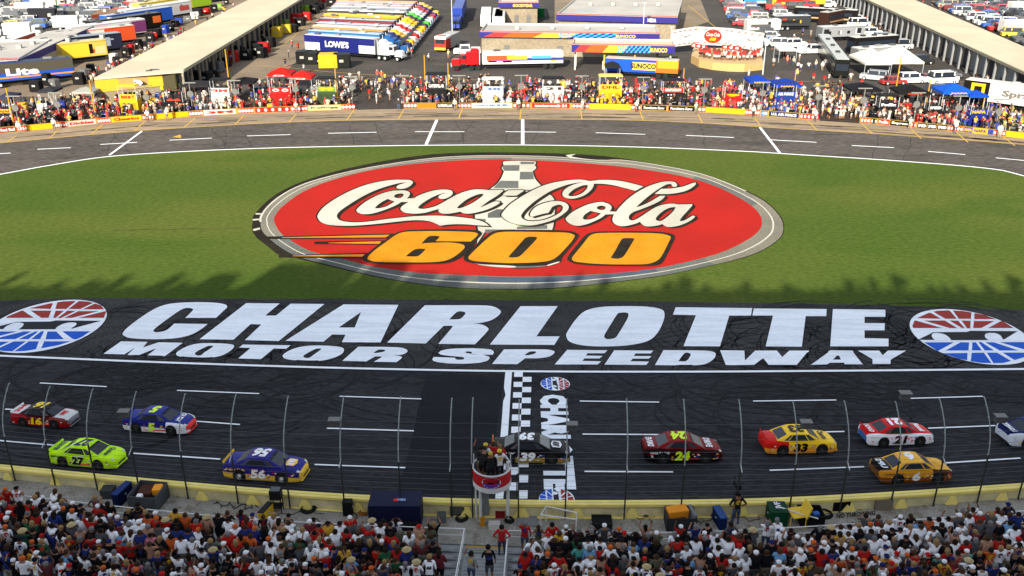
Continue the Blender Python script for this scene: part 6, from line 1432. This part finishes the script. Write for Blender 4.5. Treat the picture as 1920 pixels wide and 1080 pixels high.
# ------------------------------------------------------------------ vehicles
def tyres(t, xs, ys, r=.5, wd=.3, name='wheel'):
    w0 = None
    for x in xs:
        for y in ys:
            if w0 is None:
                m = MB(); m.lathe((0,0,0), [(.001,-wd/2),(r*.9,-wd/2),(r,-wd/2+.05),(r,wd/2-.05),(r*.9,wd/2),(.001,wd/2)], TYRE, 12, 'Y'); m.lathe((0,0,0), [(.001,-wd/2-.01),(r*.5,-wd/2-.01)], STEEL, 10, 'Y'); w0 = m.build(name, t); o = w0
            else: o = w0.copy(); COL.objects.link(o)
            o.parent = t; o.location = (x, y, r)
def trailer_parts(t, x0, x1, sg, body, top, roof, text='', tc=WT, stripes=(), W=2.6, H=4.1, floor=1.0):
    y0, y1 = (0, W) if sg > 0 else (-W, 0); ny = 0 if sg > 0 else 0
    m = MB(); m.box(((x0+x1)/2, (y0+y1)/2, (floor+H)/2), (x1-x0, W, H-floor), cm(body, .35), 0, .08); tb = m
    m = MB(); m.box(((x0+x1)/2, (y0+y1)/2, H+.03), (x1-x0-.3, W-.3, .08), cm(roof, .5)); m.build('trailer_roof', t)
    ru = random.Random(int(abs(x1)*977)+len(COL.objects)); 
    for k in range(ru.choice([1,2,3])): m = MB(); m.box((x0+(x1-x0)*ru.uniform(.08,.92), (y0+y1)/2+ru.uniform(-.5,.5), H+.2), (ru.uniform(.7,1.5),.9,.28), cm(ru.choice([C(190,188,182),C(90,90,92),C(140,140,140)])), 0, .05); m.build('roof_unit', t)
    m = MB(); m.box((x1+.02, (y0+y1)/2, (floor+H)/2), (.05, W-.3, H-floor-.3), cm(tuple(v*.55 for v in body))); m.build('end_door', t)
    m = tb; yy = -.012*sg
    def sgn(q): return q if sg > 0 else q[::-1]
    rq = random.Random(int(abs(x1)*100+sum(body)*1000)); pal = [tuple(v*.5 for v in body), roof, WT, BK, C(200,60,40), C(230,180,60)]
    extra = []
    for k in range(6):
        f = rq.uniform(.02,.9); extra.append((f, min(.98, f+rq.uniform(.02,.12)), rq.uniform(.15,.4), rq.uniform(.45,.85), rq.choice(pal)))
    extra.append((0,1,.0,.05,BK)); extra.append((.0,1,.93,.97,tuple(v*.6 for v in body)))
    if text: extra = extra[-2:]
    for f0, f1, z0, z1, col in list(extra)+list(stripes):
        a, b = x0+(x1-x0)*f0, x0+(x1-x0)*f1; q = [(a,yy,floor+(H-floor)*z0),(b,yy,floor+(H-floor)*z0),(b,yy,floor+(H-floor)*z1),(a,yy,floor+(H-floor)*z1)]; m.face(sgn(q), cm(col, .35)); yy -= .003*sg
    if text:
        tw_ = (x1-x0)*.34; xa = x0+(x1-x0)*.3
        if sg > 0: put_text(m, text, (xa, yy-.01, floor+(H-floor)*.3), (tw_,0,0), (0,0,(H-floor)*.42), cm(tc), .045)
        else: put_text(m, text, (xa+tw_, yy+.01, floor+(H-floor)*.3), (-tw_,0,0), (0,0,(H-floor)*.42), cm(tc), .045)
    m.build('trailer_body', t)
    m = MB(); m.box(((x0+x1)/2, (y0+y1)/2, floor-.2), (x1-x0-1, W*.6, .4), BLACK); m.build('underframe', t)
def hauler(rear, front, body, cab, roof, label, text='', tc=WT, stripes=(), tractor=True, group='transporters parked in the infield', H=4.1, name='transporter', cat='truck', seen=None):
    a, b = P(*rear), P(*front); d = b-a; L = d.length; rz = math.atan2(d.y, d.x); sg = 1 if d.x > 0 else -1
    t = empty(name, a, rz, label, cat, group); y = 1.3*sg
    x1 = L-6.0 if tractor else L
    trailer_parts(t, 0, x1, sg, body, None, roof, text, tc, stripes, H=H)
    tyres(t, (2.2, 3.5), (.2*sg, 2.4*sg), .5)
    if tractor:
        c = cm(cab, .3); m = MB(); m.box((x1+1.9, y, 2.25), (2.6,2.3,2.3), c, 0, .25, .92); m.build('sleeper', t)
        m = MB(); m.box((x1+1.4, y, 3.6), (1.9,2.1,.7), c, 0, .3, .8); m.build('roof_fairing', t)
        m = MB(); m.box((x1+3.6, y, 2.1), (1.1,2.2,1.7), c, 0, .2, .88); m.build('cab', t)
        m = MB(); m.box((x1+4.17, y, 2.42), (.08,1.8,.75), GLASS, 0, 0, 1, -.25); m.build('windscreen', t)
        m = MB(); m.box((x1+3.55, y, 2.45), (.8,2.24,.6), GLASS); m.build('side_window', t)
        m = MB(); m.box((x1+5.0, y, 1.45), (1.8,1.8,1.15), c, 0, .25, .88); m.build('hood', t)
        m = MB(); m.box((x1+5.93, y, .9), (.15,2.2,.4), STEEL, 0, .04); m.build('bumper', t)
        for s in (-1, 1): m = MB(); m.tube([(x1+.55, y+s*1.0, 1.0),(x1+.55, y+s*1.0, 4.0)], .08, STEEL, 6); m.build('exhaust_stack', t)
        tyres(t, (x1+.9, x1+2.2, x1+5.0), (.2*sg, 2.4*sg), .5)
    return t
ST = lambda *a: a
hauler((573,103),(753,116.5),C(225,225,225),C(228,228,230),C(200,205,215),"white and blue transporter with large LOWE'S lettering at the front of the row","LOWE'S",WT,((0,1,.55,1,C(35,40,110)),(.22,.78,.02,1,C(30,38,105))))
rowc = [('light blue and black',C(60,120,170),C(40,90,150),C(190,200,205),C(30,50,90)),('navy and orange',C(40,45,80),C(45,50,95),C(230,165,70),C(230,140,40)),('white and gold',C(215,205,190),C(240,180,50),C(225,215,205),C(200,150,60)),('dark blue',C(30,35,80),C(235,235,235),C(200,205,225),C(60,60,140)),('crimson',C(150,30,40),C(205,40,35),C(150,35,45),C(220,60,50)),('black and white',C(30,28,32),C(225,225,225),C(190,195,205),C(90,90,95)),('yellow-topped black',C(25,25,25),C(245,190,30),C(245,190,30),C(245,190,30)),('golden yellow',C(235,180,40),C(245,185,30),C(240,200,80),C(60,50,30)),('black and red',C(35,28,30),C(60,60,70),C(50,45,48),C(170,50,60)),('white and green',C(215,220,215),C(80,200,60),C(215,220,218),C(120,180,60)),('charcoal',C(50,52,56),C(220,225,222),C(165,170,175),C(120,80,90)),('silver',C(170,175,182),C(190,195,205),C(205,208,212),C(60,70,130)),('red and white',C(190,50,45),C(190,45,42),C(225,215,210),C(230,230,230)),('purple',C(80,50,120),C(90,50,130),C(200,195,205),C(60,40,100)),('orange',C(225,120,40),C(235,190,40),C(225,190,140),C(230,90,30))]
rA, rB, fA, fB = P(575,100), P(664,-6), P(757,113), P(856,-4)
for i, (nm, bd, cb, rf, st_) in enumerate(rowc):
    k = (i+1)*3.9/ (fB-fA).length*1.02
    if k > 1.05: k = 1.05+.02*i
    a = rA+(rB-rA)*k; b = fA+(fB-fA)*k; pa, pb = proj(a), proj(b)
    hauler(pa, pb, bd, cb, rf, '%s transporter, %s back from the front in the central row' % (nm, ordn(i+2)), '', WT, ((0,.85,.30,.45,st_),(.1,.7,.6,.8,rf)))
LHL = [((-40,170),(143,152),C(40,85,175),C(60,70,90),'blue transporter with a round white Lite emblem nearest the left edge','Lite',WT,((0,1,.45,1,C(85,80,70)),(0,1,.18,.26,C(235,150,60)))),
 ((30,133),(205,113),C(225,190,90),C(220,205,150),'yellow and cream transporter behind the blue one','',WT,((.5,.8,.1,.9,C(245,205,60)),(0,.5,.4,.6,C(190,170,110)))),
 ((70,118),(233,99),C(40,42,60),C(160,170,180),'black transporter with silver roof in the left row','',WT,((0,.9,.6,.7,C(150,155,165)),)),
 ((110,102),(258,83),C(220,85,45),C(225,215,205),'orange-red transporter in the left row','Rolling',WT,((0,.6,.7,.95,C(230,220,210)),)),
 ((140,88),(277,69),C(215,210,215),C(235,232,230),'white transporter with purple end in the left row','',WT,((.8,1,.1,.9,C(120,60,110)),)),
 ((178,76),(308,56),C(25,25,28),C(90,95,100),'black transporter with orange emblem in the left row','',WT,((.85,.97,.3,.8,C(225,110,50)),)),
 ((205,64),(327,44),C(40,90,190),C(190,195,200),'blue transporter with white roof in the left row','',WT,((0,.8,.5,.8,C(50,50,55)),)),
 ((240,52),(362,31),C(225,225,225),C(235,235,235),'white transporter further up the left row','',WT,((.8,.95,.3,.7,C(210,90,80)),)),
 ((265,38),(398,17),C(225,205,80),C(230,215,170),'lime and yellow transporter further up the left row','',WT,((.72,1,.1,.95,C(165,205,50)),)),
 ((300,22),(428,0),C(205,35,45),C(210,60,60),'red transporter at the top of the left row','',WT,((.6,1,.1,.5,C(120,30,60)),))]
for rear, front, bd, rf, lb, tx, tc, stp in LHL: hauler(rear, front, bd, bd, rf, lb, tx, tc, stp, tractor=False)
# trailers close behind the pits
t = hauler((333,182),(178,190),C(200,175,60),C(60,58,60),C(190,180,140),'yellow and grey transporter with black cab behind the left pits','',WT,((0,.45,.0,1,C(85,80,60)),(.3,.75,.1,.75,C(250,205,40)),(.42,.62,.2,.5,C(190,60,50))))
hauler((2010,226),(1800,197),C(230,225,215),C(230,225,215),C(228,222,212),'white transporter with Sprint lettering at the right edge','Sprint',C(120,115,110),((.76,1.0,.0,1,C(28,26,26)),(.80,.93,.25,.9,C(225,190,40)),(.83,.90,.38,.75,C(28,26,26)),(.20,.27,.3,.7,C(240,190,60))),tractor=False)
hauler((1270,150),(1133,143),C(235,110,45),C(235,110,45),C(210,200,185),'small trailer with blue, yellow and red SUNOCO livery','SUNOCO',C(25,30,60),((.30,1,.0,1,C(35,85,190)),(.3,.62,.2,.8,C(245,210,50)),(0,.28,.4,1,C(245,165,50))),tractor=False,H=3.3)
# red tanker
t = hauler((1056,129),(846,133),C(228,225,222),C(205,30,35),C(228,222,215),'long tanker truck with a bright red tractor unit','',WT,((0,.9,.30,.52,C(60,70,150)),(.6,.95,.35,.75,C(235,90,50)),(.45,.7,.4,.7,C(245,190,60)),(.15,.4,.45,.7,C(90,170,225))),H=3.3)
def boxtruck(rear, front, body, cab, label, H=3.4, name='box_truck', cat='truck', group=None):
    a, b = P(*rear), P(*front); d = b-a; L = max(6.0, d.length); rz = math.atan2(d.y, d.x); sg = 1 if d.x > 0 else -1; t = empty(name, a, rz, label, cat, group); y = 1.25*sg
    m = MB(); m.box((L*.36, y, H/2+.4), (L*.72,2.5,H-.8), cm(body, .4), 0, .06); m.build('box_body', t)
    m = MB(); m.box((L*.86, y, 1.6), (L*.24,2.3,2.1), cm(cab, .35), 0, .2, .9); m.build('cab', t); m = MB(); m.box((L*.985, y, 2.0), (.06,1.9,.7), GLASS); m.build('windscreen', t); m = MB(); m.box((L*.9, y, 2.0), (.9,2.34,.6), GLASS); m.build('side_window', t)
    tyres(t, (L*.2, L*.85), (.2*sg, 2.3*sg), .45); return t
# fire engine and blue truck on the centre lane
a = P(826,98); t = empty('fire_engine', a, rad(75)+math.pi, 'white and red fire engine facing the pits on the centre lane', 'fire engine')
m = MB(); m.box((-1.5,0,1.6), (3.2,2.5,2.2), cm(C(215,60,50)), 0, .1); m.box((-1.5,0,2.95), (3.2,2.5,.5), WHITE, 0, .08); m.build('cab', t); m = MB(); m.box((.12,0,2.2), (.06,2.1,.9), GLASS); m.build('windscreen', t)
m = MB(); m.box((-6.2,0,1.75), (6.0,2.5,2.6), cm(C(190,185,180)), 0, .08); m.build('body', t); m = MB(); m.box((.2,0,.75), (.3,2.5,.5), cm(C(225,180,70)), 0, .05); m.build('bumper', t); m = MB(); m.box((-1.2,0,3.3), (.5,1.8,.2), cm(C(220,70,60)), 0, .04); m.build('light_bar', t); tyres(t, (-1.2,-6.8), (-1.1,1.1), .5)
boxtruck((858,22),(844,58),C(45,70,160),C(40,65,150),'tall blue truck standing behind the fire engine',4.0)
for i, (x, y) in enumerate(((901,56),(923,58),(946,60))): boxtruck((x,y),(x+3,y-24),C(228,226,222),C(228,226,222),'white box truck, %s of three parked left of the long building' % ORD[i],3.4,group='white box trucks')
canopy(968,1002,36,2.6,C(40,80,190),'blue canopy between the buildings at top centre',.7,6); 
t = empty('container', P(1012,32), 0, 'small green container beside the blue canopy', 'container'); m = MB(); m.box((0,1,1.1), (2.4,2,2.2), cm(C(20,120,60)), 0, .05); m.build('body', t); m = MB(); m.box((0,-.03,1.1), (.1,.06,1.8), BLACK); m.build('door_bar', t)
# containers in front of the lettered transporter
for (x, y, w_, d_, h, col, lb) in [(567,120,2.4,2.4,2.3,C(28,28,30),'black pit cart cabinet left of the yellow container'),(583,121,2.6,2.4,2.1,C(35,34,36),'black cabinet with white label beside the yellow container'),(616,128,3.6,3.2,2.5,C(235,190,40),'yellow container standing in front of the lettered transporter'),(641,128,3.2,2.6,2.5,C(32,33,32),'dark container right of the yellow container')]:
    t = empty('container', P(x, y), .1, lb, 'container', 'containers by the lettered transporter'); m = MB(); m.box((0,1.2,h/2+.1), (w_,d_,h), cm(col, .5), 0, .12); m.build('body', t); m = MB(); m.box((0,-.02+1.2-d_/2,h*.55), (.8,.03,.5), cm(C(180,178,170) if col[0] < .1 else C(225,175,60))); m.build('plate', t)
# pit carts outside the left garage
carts = [(378,155,'black'),(390,157,'black'),(402,150,'black'),(365,158,'black'),(436,115,'red'),(463,112,'black'),(448,108,'black'),(420,125,'black'),(409,135,'grey'),(475,95,'black'),(492,108,'black'),(497,72,'black'),(520,70,'yellow'),(537,62,'yellow'),(556,42,'red'),(575,38,'red'),(563,48,'black'),(590,25,'black'),(572,26,'green'),(604,4,'red'),(622,12,'black'),(512,62,'black'),(532,50,'green'),(548,60,'black'),(505,88,'black'),(573,36,'black'),(494,98,'red'),(484,104,'black'),(648,8,'yellow'),(600,18,'black')]
carts2 = [(150,158,'black'),(162,150,'grey'),(172,140,'black'),(215,118,'white'),(222,122,'black'),(240,108,'black'),(246,101,'red'),(262,92,'black'),(268,88,'grey'),(283,78,'black'),(288,74,'red'),(296,70,'black'),(312,62,'blue'),(318,58,'black'),(330,50,'black'),(336,46,'blue'),(352,40,'grey'),(366,36,'white'),(372,30,'black'),(388,26,'red'),(402,22,'black'),(412,16,'green'),(425,8,'black'),(90,160,'black'),(104,166,'grey'),(70,172,'black')]
CC = dict(white=C(220,218,212), blue=C(40,70,160), black=C(28,27,28), red=C(200,40,35), yellow=C(225,190,50), green=C(120,170,50), grey=C(110,110,110))
for i, (x, y, cn) in enumerate(sorted(carts)):
    t = empty('pit_cart', P(x, y), random.uniform(-.5,.2), '%s covered pit cart outside the left garage, %s from the left' % (cn, ordn(i+1)), 'pit cart', 'covered pit carts outside the garage')
    h = random.uniform(1.5,2.3); m = MB(); m.box((0,0,h/2+.1), (random.uniform(1.8,2.8),1.8,h), cm(CC[cn], .6), 0, .2, .94); m.build('cover', t); m = MB(); m.box((0,-.93,h*.6), (.7,.03,.4), cm(C(190,188,182))); m.build('emblem', t)
    m = MB(); m.box((1.0,0,.2), (.8,.1,.1), BLACK); m.build('tow_bar', t)
for i, (x, y, cn) in enumerate(sorted(carts2)):
    t = empty('pit_cart', P(x, y), random.uniform(-.5,.5), '%s cart or cabinet beside the left transporters, %s from the left' % (cn, ordn(i+1)), 'pit cart', 'carts beside the left transporters')
    h = random.uniform(1.2,2.0); m = MB(); m.box((0,0,h/2+.1), (random.uniform(1.2,2.4),1.4,h), cm(CC[cn], .6), 0, .12, .94); m.build('cover', t); m = MB(); m.box((0,-.73,h*.6), (.6,.03,.3), cm(C(190,188,182))); m.build('emblem', t)
# motor homes, coaches, trailers and tent on the right
def coach(rear, front, body, roof, label, stripe=None, H=3.5, W=2.6):
    a, b = P(*rear), P(*front); d = b-a; L = d.length; rz = math.atan2(d.y, d.x); sg = 1 if d.x > 0 or (abs(d.x) < 2) else -1; t = empty('motor_coach', a, rz, label, 'coach', 'motor coaches and trailers in the right infield'); y = W/2*sg
    m = MB(); m.box((L/2, y, H/2+.25), (L,W,H-.5), cm(body, .25), 0, .15); m.build('body', t); m = MB(); m.box((L/2, y, H+.03), (L-.5,W-.4,.07), cm(roof, .5)); m.build('roof', t)
    for k in range(3): m = MB(); m.box((L*(.25+.25*k), y, H+.2), (.9,.8,.3), cm(C(60,60,62) if sum(roof) > 1 else C(200,200,200)), 0, .05); m.build('roof_unit', t)
    m = MB(); m.box((L*.5, y, H*.66), (L*.84,W+.03,.75), GLASS); m.build('window_band', t); m = MB(); m.box((L+.0, y, H*.6), (.06,W-.4,1.2), GLASS); m.build('windscreen', t)
    if stripe: m = MB(); m.box((L*.5, y, H*.34), (L*.8,W+.04,.35), cm(stripe)); m.build('side_stripe', t)
    tyres(t, (L*.18, L*.28, L*.85), (.2*sg, (W-.2)*sg), .48); return t
coach((1605,47),(1486,40),C(30,28,30),C(225,222,215),'black motor coach with tan swirls at the top right',C(190,160,120))
coach((1550,52),(1598,42),C(60,40,35),C(205,200,190),'brown and black coach partly behind the red pickup',C(160,130,100))
hauler((1620,76),(1540,80),C(150,152,156),C(150,152,156),C(215,215,212),'grey trailer beside the white vans','',WT,((.1,.2,.3,.8,C(40,40,44)),(.85,.97,.3,.8,C(40,40,44))),tractor=False,H=3.3)
coach((1683,98),(1600,104),C(28,27,30),C(222,220,215),'black motor coach in the middle of the right infield')
hauler((1692,116),(1607,122),C(155,156,158),C(155,156,158),C(222,220,216),'silver and black trailer behind the white tent','',WT,((0,.28,.0,1,C(40,40,44)),(.68,.76,.3,.8,C(50,50,54))),tractor=False,H=3.1)
coach((1552,96),(1590,149),C(30,32,30),C(200,202,198),'long black coach pointing towards the pits right of the stage')
canopy(1618,1668,150,3.0,C(235,228,215),'large white tent, left peak of the pair',2.0,9); canopy(1664,1728,148,3.0,C(238,230,216),'large white tent, right peak of the pair',2.4,9)
canopy(1459,1492,118,2.6,C(225,225,220),'small white canopy beside the stage boards',.8,4)
# cars ------------------------------------------------
def car_mb(kind, parts=False):
    B = MB(); Gm = MB(); T = MB()
    if kind == 'sedan': L, W, hb, hc = 4.6, 1.8, .82, 1.42
    elif kind == 'suv': L, W, hb, hc = 4.9, 1.95, 1.05, 1.82
    elif kind == 'pickup': L, W, hb, hc = 5.6, 2.0, 1.08, 1.85
    else: L, W, hb, hc = 5.4, 2.05, 1.15, 2.15
    B.box((0,0,(hb+.25)/2), (L,W,hb-.25), OBJC, 0, .16)
    cx, cl = {'sedan':(-.25,2.5),'suv':(-.55,3.5),'pickup':(.45,2.1),'van':(-.35,4.4)}[kind]
    Gm.box((cx,0,(hb+hc)/2-.03), (cl,W-.16,hc-hb-.04), GLASS, 0, 0, .84)
    B.box((cx,0,hc-.04), (cl*.80,(W-.16)*.84,.10), OBJC, 0, .03)
    for f in (-.5,-.12,.5) if kind != 'pickup' else (-.5,.5):
        for s in (-1, 1): B.box((cx+cl*f*.88, s*(W-.16)*.46, (hb+hc)/2), (.16,.06,hc-hb), OBJC)
    if kind == 'pickup':
        B.box((-1.75,0,hb-.02), (1.75,W*.78,.04), BLACK)
        for s in (-1,1): B.box((-1.75,s*W*.45,hb+.08), (1.9,.1,.2), OBJC)
    return B, Gm, L, W
CARM = {}
for kind in ('sedan','suv','pickup','van'):
    B, Gm, L, W = car_mb(kind); full = MB(); full.v = list(B.v); full.f = list(B.f); full.m = list(B.m); full.mats = list(B.mats)
    full.raw(Gm.v, Gm.f, GLASS)
    for x in (-L*.31, L*.31):
        for s in (-1, 1): full.lathe((x, s*(W/2-.08), .34), [(.001,-.12),(.34,-.12),(.34,.12),(.001,.12)], TYRE, 9, 'Y')
    CARM[kind] = tmpmesh2 = (lambda o: (o.data, bpy.data.objects.remove(o))[0])(full.build('parked_car'))
    CARM[kind+'_b'] = (lambda o: (o.data, bpy.data.objects.remove(o))[0])(B.build('body')); CARM[kind+'_g'] = (lambda o: (o.data, bpy.data.objects.remove(o))[0])(Gm.build('windows'))
    mw = MB(); mw.lathe((0,0,0), [(.001,-.12),(.34,-.12),(.34,.12),(.001,.12)], TYRE, 10, 'Y'); mw.lathe((0,0,0), [(.001,-.13),(.18,-.13)], STEEL, 8, 'Y'); CARM[kind+'_w'] = (lambda o: (o.data, bpy.data.objects.remove(o))[0])(mw.build('wheel')); CARM[kind+'_d'] = (L, W)
CARC = [('white',(.50,.50,.48),28),('silver',(.24,.25,.26),14),('black',(.015,.015,.017),20),('dark grey',(.06,.06,.065),14),('red',(.40,.02,.02),9),('blue',(.03,.08,.30),7),('tan',(.36,.30,.20),6),('dark green',(.02,.07,.04),3),('maroon',(.10,.015,.02),3),('yellow',(.55,.38,.04),2)]
KN = dict(sedan='sedan', suv='SUV', pickup='pickup truck', van='van')
def parked(p, rz, kind, col, label, group=None, detail=False):
    if not detail:
        o = link('parked_car', CARM[kind], None, p); o.rotation_euler = (0,0,rz); o.color = (*col, 1); return tag(o, label, KN[kind], group)
    t = empty('parked_car', p, rz, label, KN[kind], group)
    for sfx, nm in (('_b','body'),('_g','windows')): o = link(nm, CARM[kind+sfx], t); o.color = (*col, 1)
    L, W = CARM[kind+'_d']
    for x in (-L*.31, L*.31):
        for s in (-1, 1): o = link('wheel', CARM[kind+'_w'], t, (x, s*(W/2-.06), .34)); o.rotation_euler = (0,0,0 if s < 0 else math.pi)
    return t
for x, y, rz, k, col, lb in [(876,101,3.2,'pickup',(.7,.7,.68),'white pickup truck above the red tractor unit'),(1638,150,2.6,'suv',(.25,.27,.28),'grey SUV parked in front of the white tent'),(1674,158,.1,'sedan',(.22,.02,.02),'dark red sedan in front of the white tent'),(1708,155,.1,'suv',(.7,.7,.7),'white SUV in front of the white tent'),(1740,153,.2,'sedan',(.12,.03,.03),'maroon sedan beside the white van'),(1766,156,.15,'van',(.68,.67,.62),'white passenger van at the right end of the tent row'),(1778,146,.2,'sedan',(.10,.11,.13),'dark grey sedan behind the white van'),(1726,120,.15,'suv',(.015,.015,.015),'black SUV with open tailgate right of the tent'),(1632,66,.1,'suv',(.70,.70,.68),'white SUV beside the grey trailer'),(1656,76,.1,'suv',(.20,.21,.23),'grey SUV behind the coach'),(1578,42,.5,'pickup',(.5,.03,.03),'red pickup beside the swirl-painted coach'),(1600,44,.1,'van',(.7,.7,.66),'white van behind the grey trailer, upper one'),(1610,50,.1,'van',(.7,.69,.64),'white van behind the grey trailer, lower one'),(1490,88,.1,'suv',(.68,.68,.66),'white SUV above the small canopy'),(1520,100,.15,'pickup',(.66,.66,.66),'white boat-like pickup left of the long coach'),(1686,92,.1,'van',(.3,.3,.31),'silver van right of the black coach'),(1760,178,.1,'suv',(.02,.02,.03),'black utility truck left of the Sprint transporter'),(1694,52,.2,'sedan',(.02,.02,.02),'black car parked along the right garage'),(1672,47,.2,'sedan',(.3,.3,.3),'small grey cart-like car along the right garage'),(640,118,.1,'sedan',(.03,.03,.03),'')]:
    if lb: parked(P(x, y), rz, k, col, lb, None, True)
# parking fields: rows follow the garages
def inpoly(x, y, poly):
    c = False
    for i in range(len(poly)):
        (x1, y1), (x2, y2) = poly[i-1], poly[i]
        if (y1 > y) != (y2 > y) and x < (x2-x1)*(y-y1)/(y2-y1)+x1: c = not c
    return c
FIELDS = [('the far left lot', [(-30,-14),(300,-14),(270,18),(215,34),(150,46),(90,56),(40,64),(-30,80)], P(470,0)-P(177,147), .16, 3.0, 6.2),
 ('the upper left lot', [(300,-14),(470,-14),(430,-2),(300,18),(240,32)], P(470,0)-P(177,147), .16, 3.0, 6.2),
 ('the far right lot', [(1735,-14),(1950,-14),(1950,100),(1880,72),(1800,38)], P(1710,0)-P(1920,100), .16, 3.0, 6.2),
 ('the lot above the stage', [(1330,-14),(1500,-14),(1480,40),(1475,80),(1440,98),(1432,60),(1370,44),(1340,20)], P(1710,0)-P(1920,100), .14, 3.1, 6.0),
 ('the upper right lot', [(1500,-14),(1590,-14),(1570,12),(1500,20)], P(1710,0)-P(1920,100), .4, 3.4, 6.8)]
rv = random.Random(17); allc = []
for fname, poly, axis, skip, dx, pitch in FIELDS:
    ax = Vector((axis.x, axis.y, 0)).normalized(); px_ = Vector((ax.y, -ax.x, 0)); cen = P(sum(p[0] for p in poly)/len(poly), max(5, sum(p[1] for p in poly)/len(poly))); rz = math.atan2(px_.y, px_.x)
    for r in range(-24, 25):
        for k in range(-60, 61):
            p = cen+px_*(r*pitch+(1.2 if r % 2 else 0))+ax*(k*dx); q = proj(p)
            if not inpoly(q[0], q[1], poly) or rv.random() < skip: continue
            allc.append((fname, r, q[0], p, rz+rv.uniform(-.06,.06)+(math.pi if rv.random() < .5 else 0)))
allc = sorted(allc, key=lambda t: (t[3]-Vector((0,0,33))).length)
print('cars', len(allc))
near, rest = allc[:300], allc[300:]
grp = {}
for c in near:
    kind = rv.choice(['sedan','sedan','suv','suv','pickup','van']); cn, col, _ = pick(rv, CARC)
    grp.setdefault((c[0], cn, kind), []).append((c, col))
for (fn, cn, kind), lst in grp.items():
    lst.sort(key=lambda t: t[0][2])
    for i, (c, col) in enumerate(lst):
        lab = '%s %s parked in %s' % (cn, KN[kind], fn)
        if len(lst) > 1: lab += ', %s from left' % ordn(i+1)
        parked(c[3], c[4], kind, col, lab, 'vehicles parked in the infield lots')
if rest:
    mb = MB(); 
    for c in rest:
        cn, col, _ = pick(rv, CARC); R = Matrix.Translation(c[3]) @ Matrix.Rotation(c[4], 4, 'Z'); me = CARM[rv.choice(['sedan','suv','pickup','van'])]; base = cm(col, .35)
        vs = [R @ v.co for v in me.vertices]; i0 = len(mb.v); mb.v += [tuple(v) for v in vs]
        for pl in me.polygons: mb.f.append(tuple(a+i0 for a in pl.vertices)); mt = me.materials[pl.material_index]; mb.m.append(mb.mi(base if mt is OBJC else mt))
    tag(mb.build('distant_cars'), 'tightly parked vehicles filling the farthest rows of the lots', 'parked cars', None, 'stuff')
# motor homes scattered in the lots
for i, (x, y, L, col, lb) in enumerate([(8,72,8,C(225,222,215),'white camper beside the left annex'),(30,30,10,C(228,224,216),'white camper in the middle of the far left lot'),(60,18,9,C(225,215,190),'cream camper towards the top of the far left lot'),(55,42,9,C(40,40,46),'black trailer with white end in the far left lot'),(100,58,8,C(228,226,220),'white camper near the grey-roofed building'),(1895,28,12,C(230,228,222),'white box trailer at the right edge'),(1880,66,12,C(225,222,216),'white semi trailer beside the right garage')]):
    p = P(x, y); boxtruck((x, y), proj(p+Vector((L,1.5,0))), col, col, lb, 3.3, 'camper', 'camper', 'campers and trailers in the lots')
for i, (x, y, L, bd, rf, st_) in enumerate([(1385,14,14,C(225,222,216),C(232,230,225),C(60,150,210)),(1448,16,15,C(240,200,60),C(245,210,90),C(205,50,45)),(1400,66,8,C(228,226,220),C(232,230,226),C(90,90,95)),(1450,58,9,C(60,62,66),C(200,205,208),C(40,40,44))]):
    p = P(x, y); hauler((x, y), proj(p+Vector((L,1.0,0))), bd, bd, rf, ['white trailer with light blue flash above the stage boards','yellow and red trailer at the top right','short white trailer beside the stage boards','dark trailer with pale roof beside the stage boards'][i], '', WT, ((.1,.7,.3,.6,st_),), tractor=False, H=3.4)
# people wandering in the infield are part of the mass
items = []
for k in range(260):
    x, y = rp_.choice([(rp_.uniform(160,440), 0)]) if k > 190 else rp_.choice([(rp_.uniform(1440,1560), rp_.uniform(60,170)),(rp_.uniform(640,760), rp_.uniform(150,170)),(rp_.uniform(360,640), rp_.uniform(10,140)),(rp_.uniform(1600,1780), rp_.uniform(10,60)),(rp_.uniform(1500,1620), rp_.uniform(150,215)),(rp_.uniform(1540,1612), rp_.uniform(180,222)),(rp_.uniform(1790,1900), rp_.uniform(150,185))])
    if k > 190: y = 168-(x-140)*.50+rp_.uniform(-6,10)
    items.append((P(x, y), rp_.uniform(0,6.28), 1.05, LOWB[rp_.choice(['down','hips','front'])], rp_.choice(MIXC), HAIRS, (.05,.03,.02), rp_.choice(SK), rp_.choice(TR)))
merge_people('crowd', items, 'scattered visitors walking between the garages and vehicles', 'crowd')
# street lamps / masts in the right infield
for i, (x, b, tp) in enumerate([(1099,70,30),(1204,90,5),(1257,90,50),(848,60,-20),(1430,140,75)]):
    h = height(x, b, tp); t = empty('light_mast', P(x, b), 0, 'slim grey mast among the infield buildings, %s from the left' % ordn(i+1), 'mast', 'slim grey masts'); m = MB(); m.tube([(0,0,0),(0,0,h)], [.14,.07], STEEL, 6); m.build('shaft', t); m = MB(); m.box((0,0,h), (.9,.3,.15), STEEL); m.build('lamp_head', t)
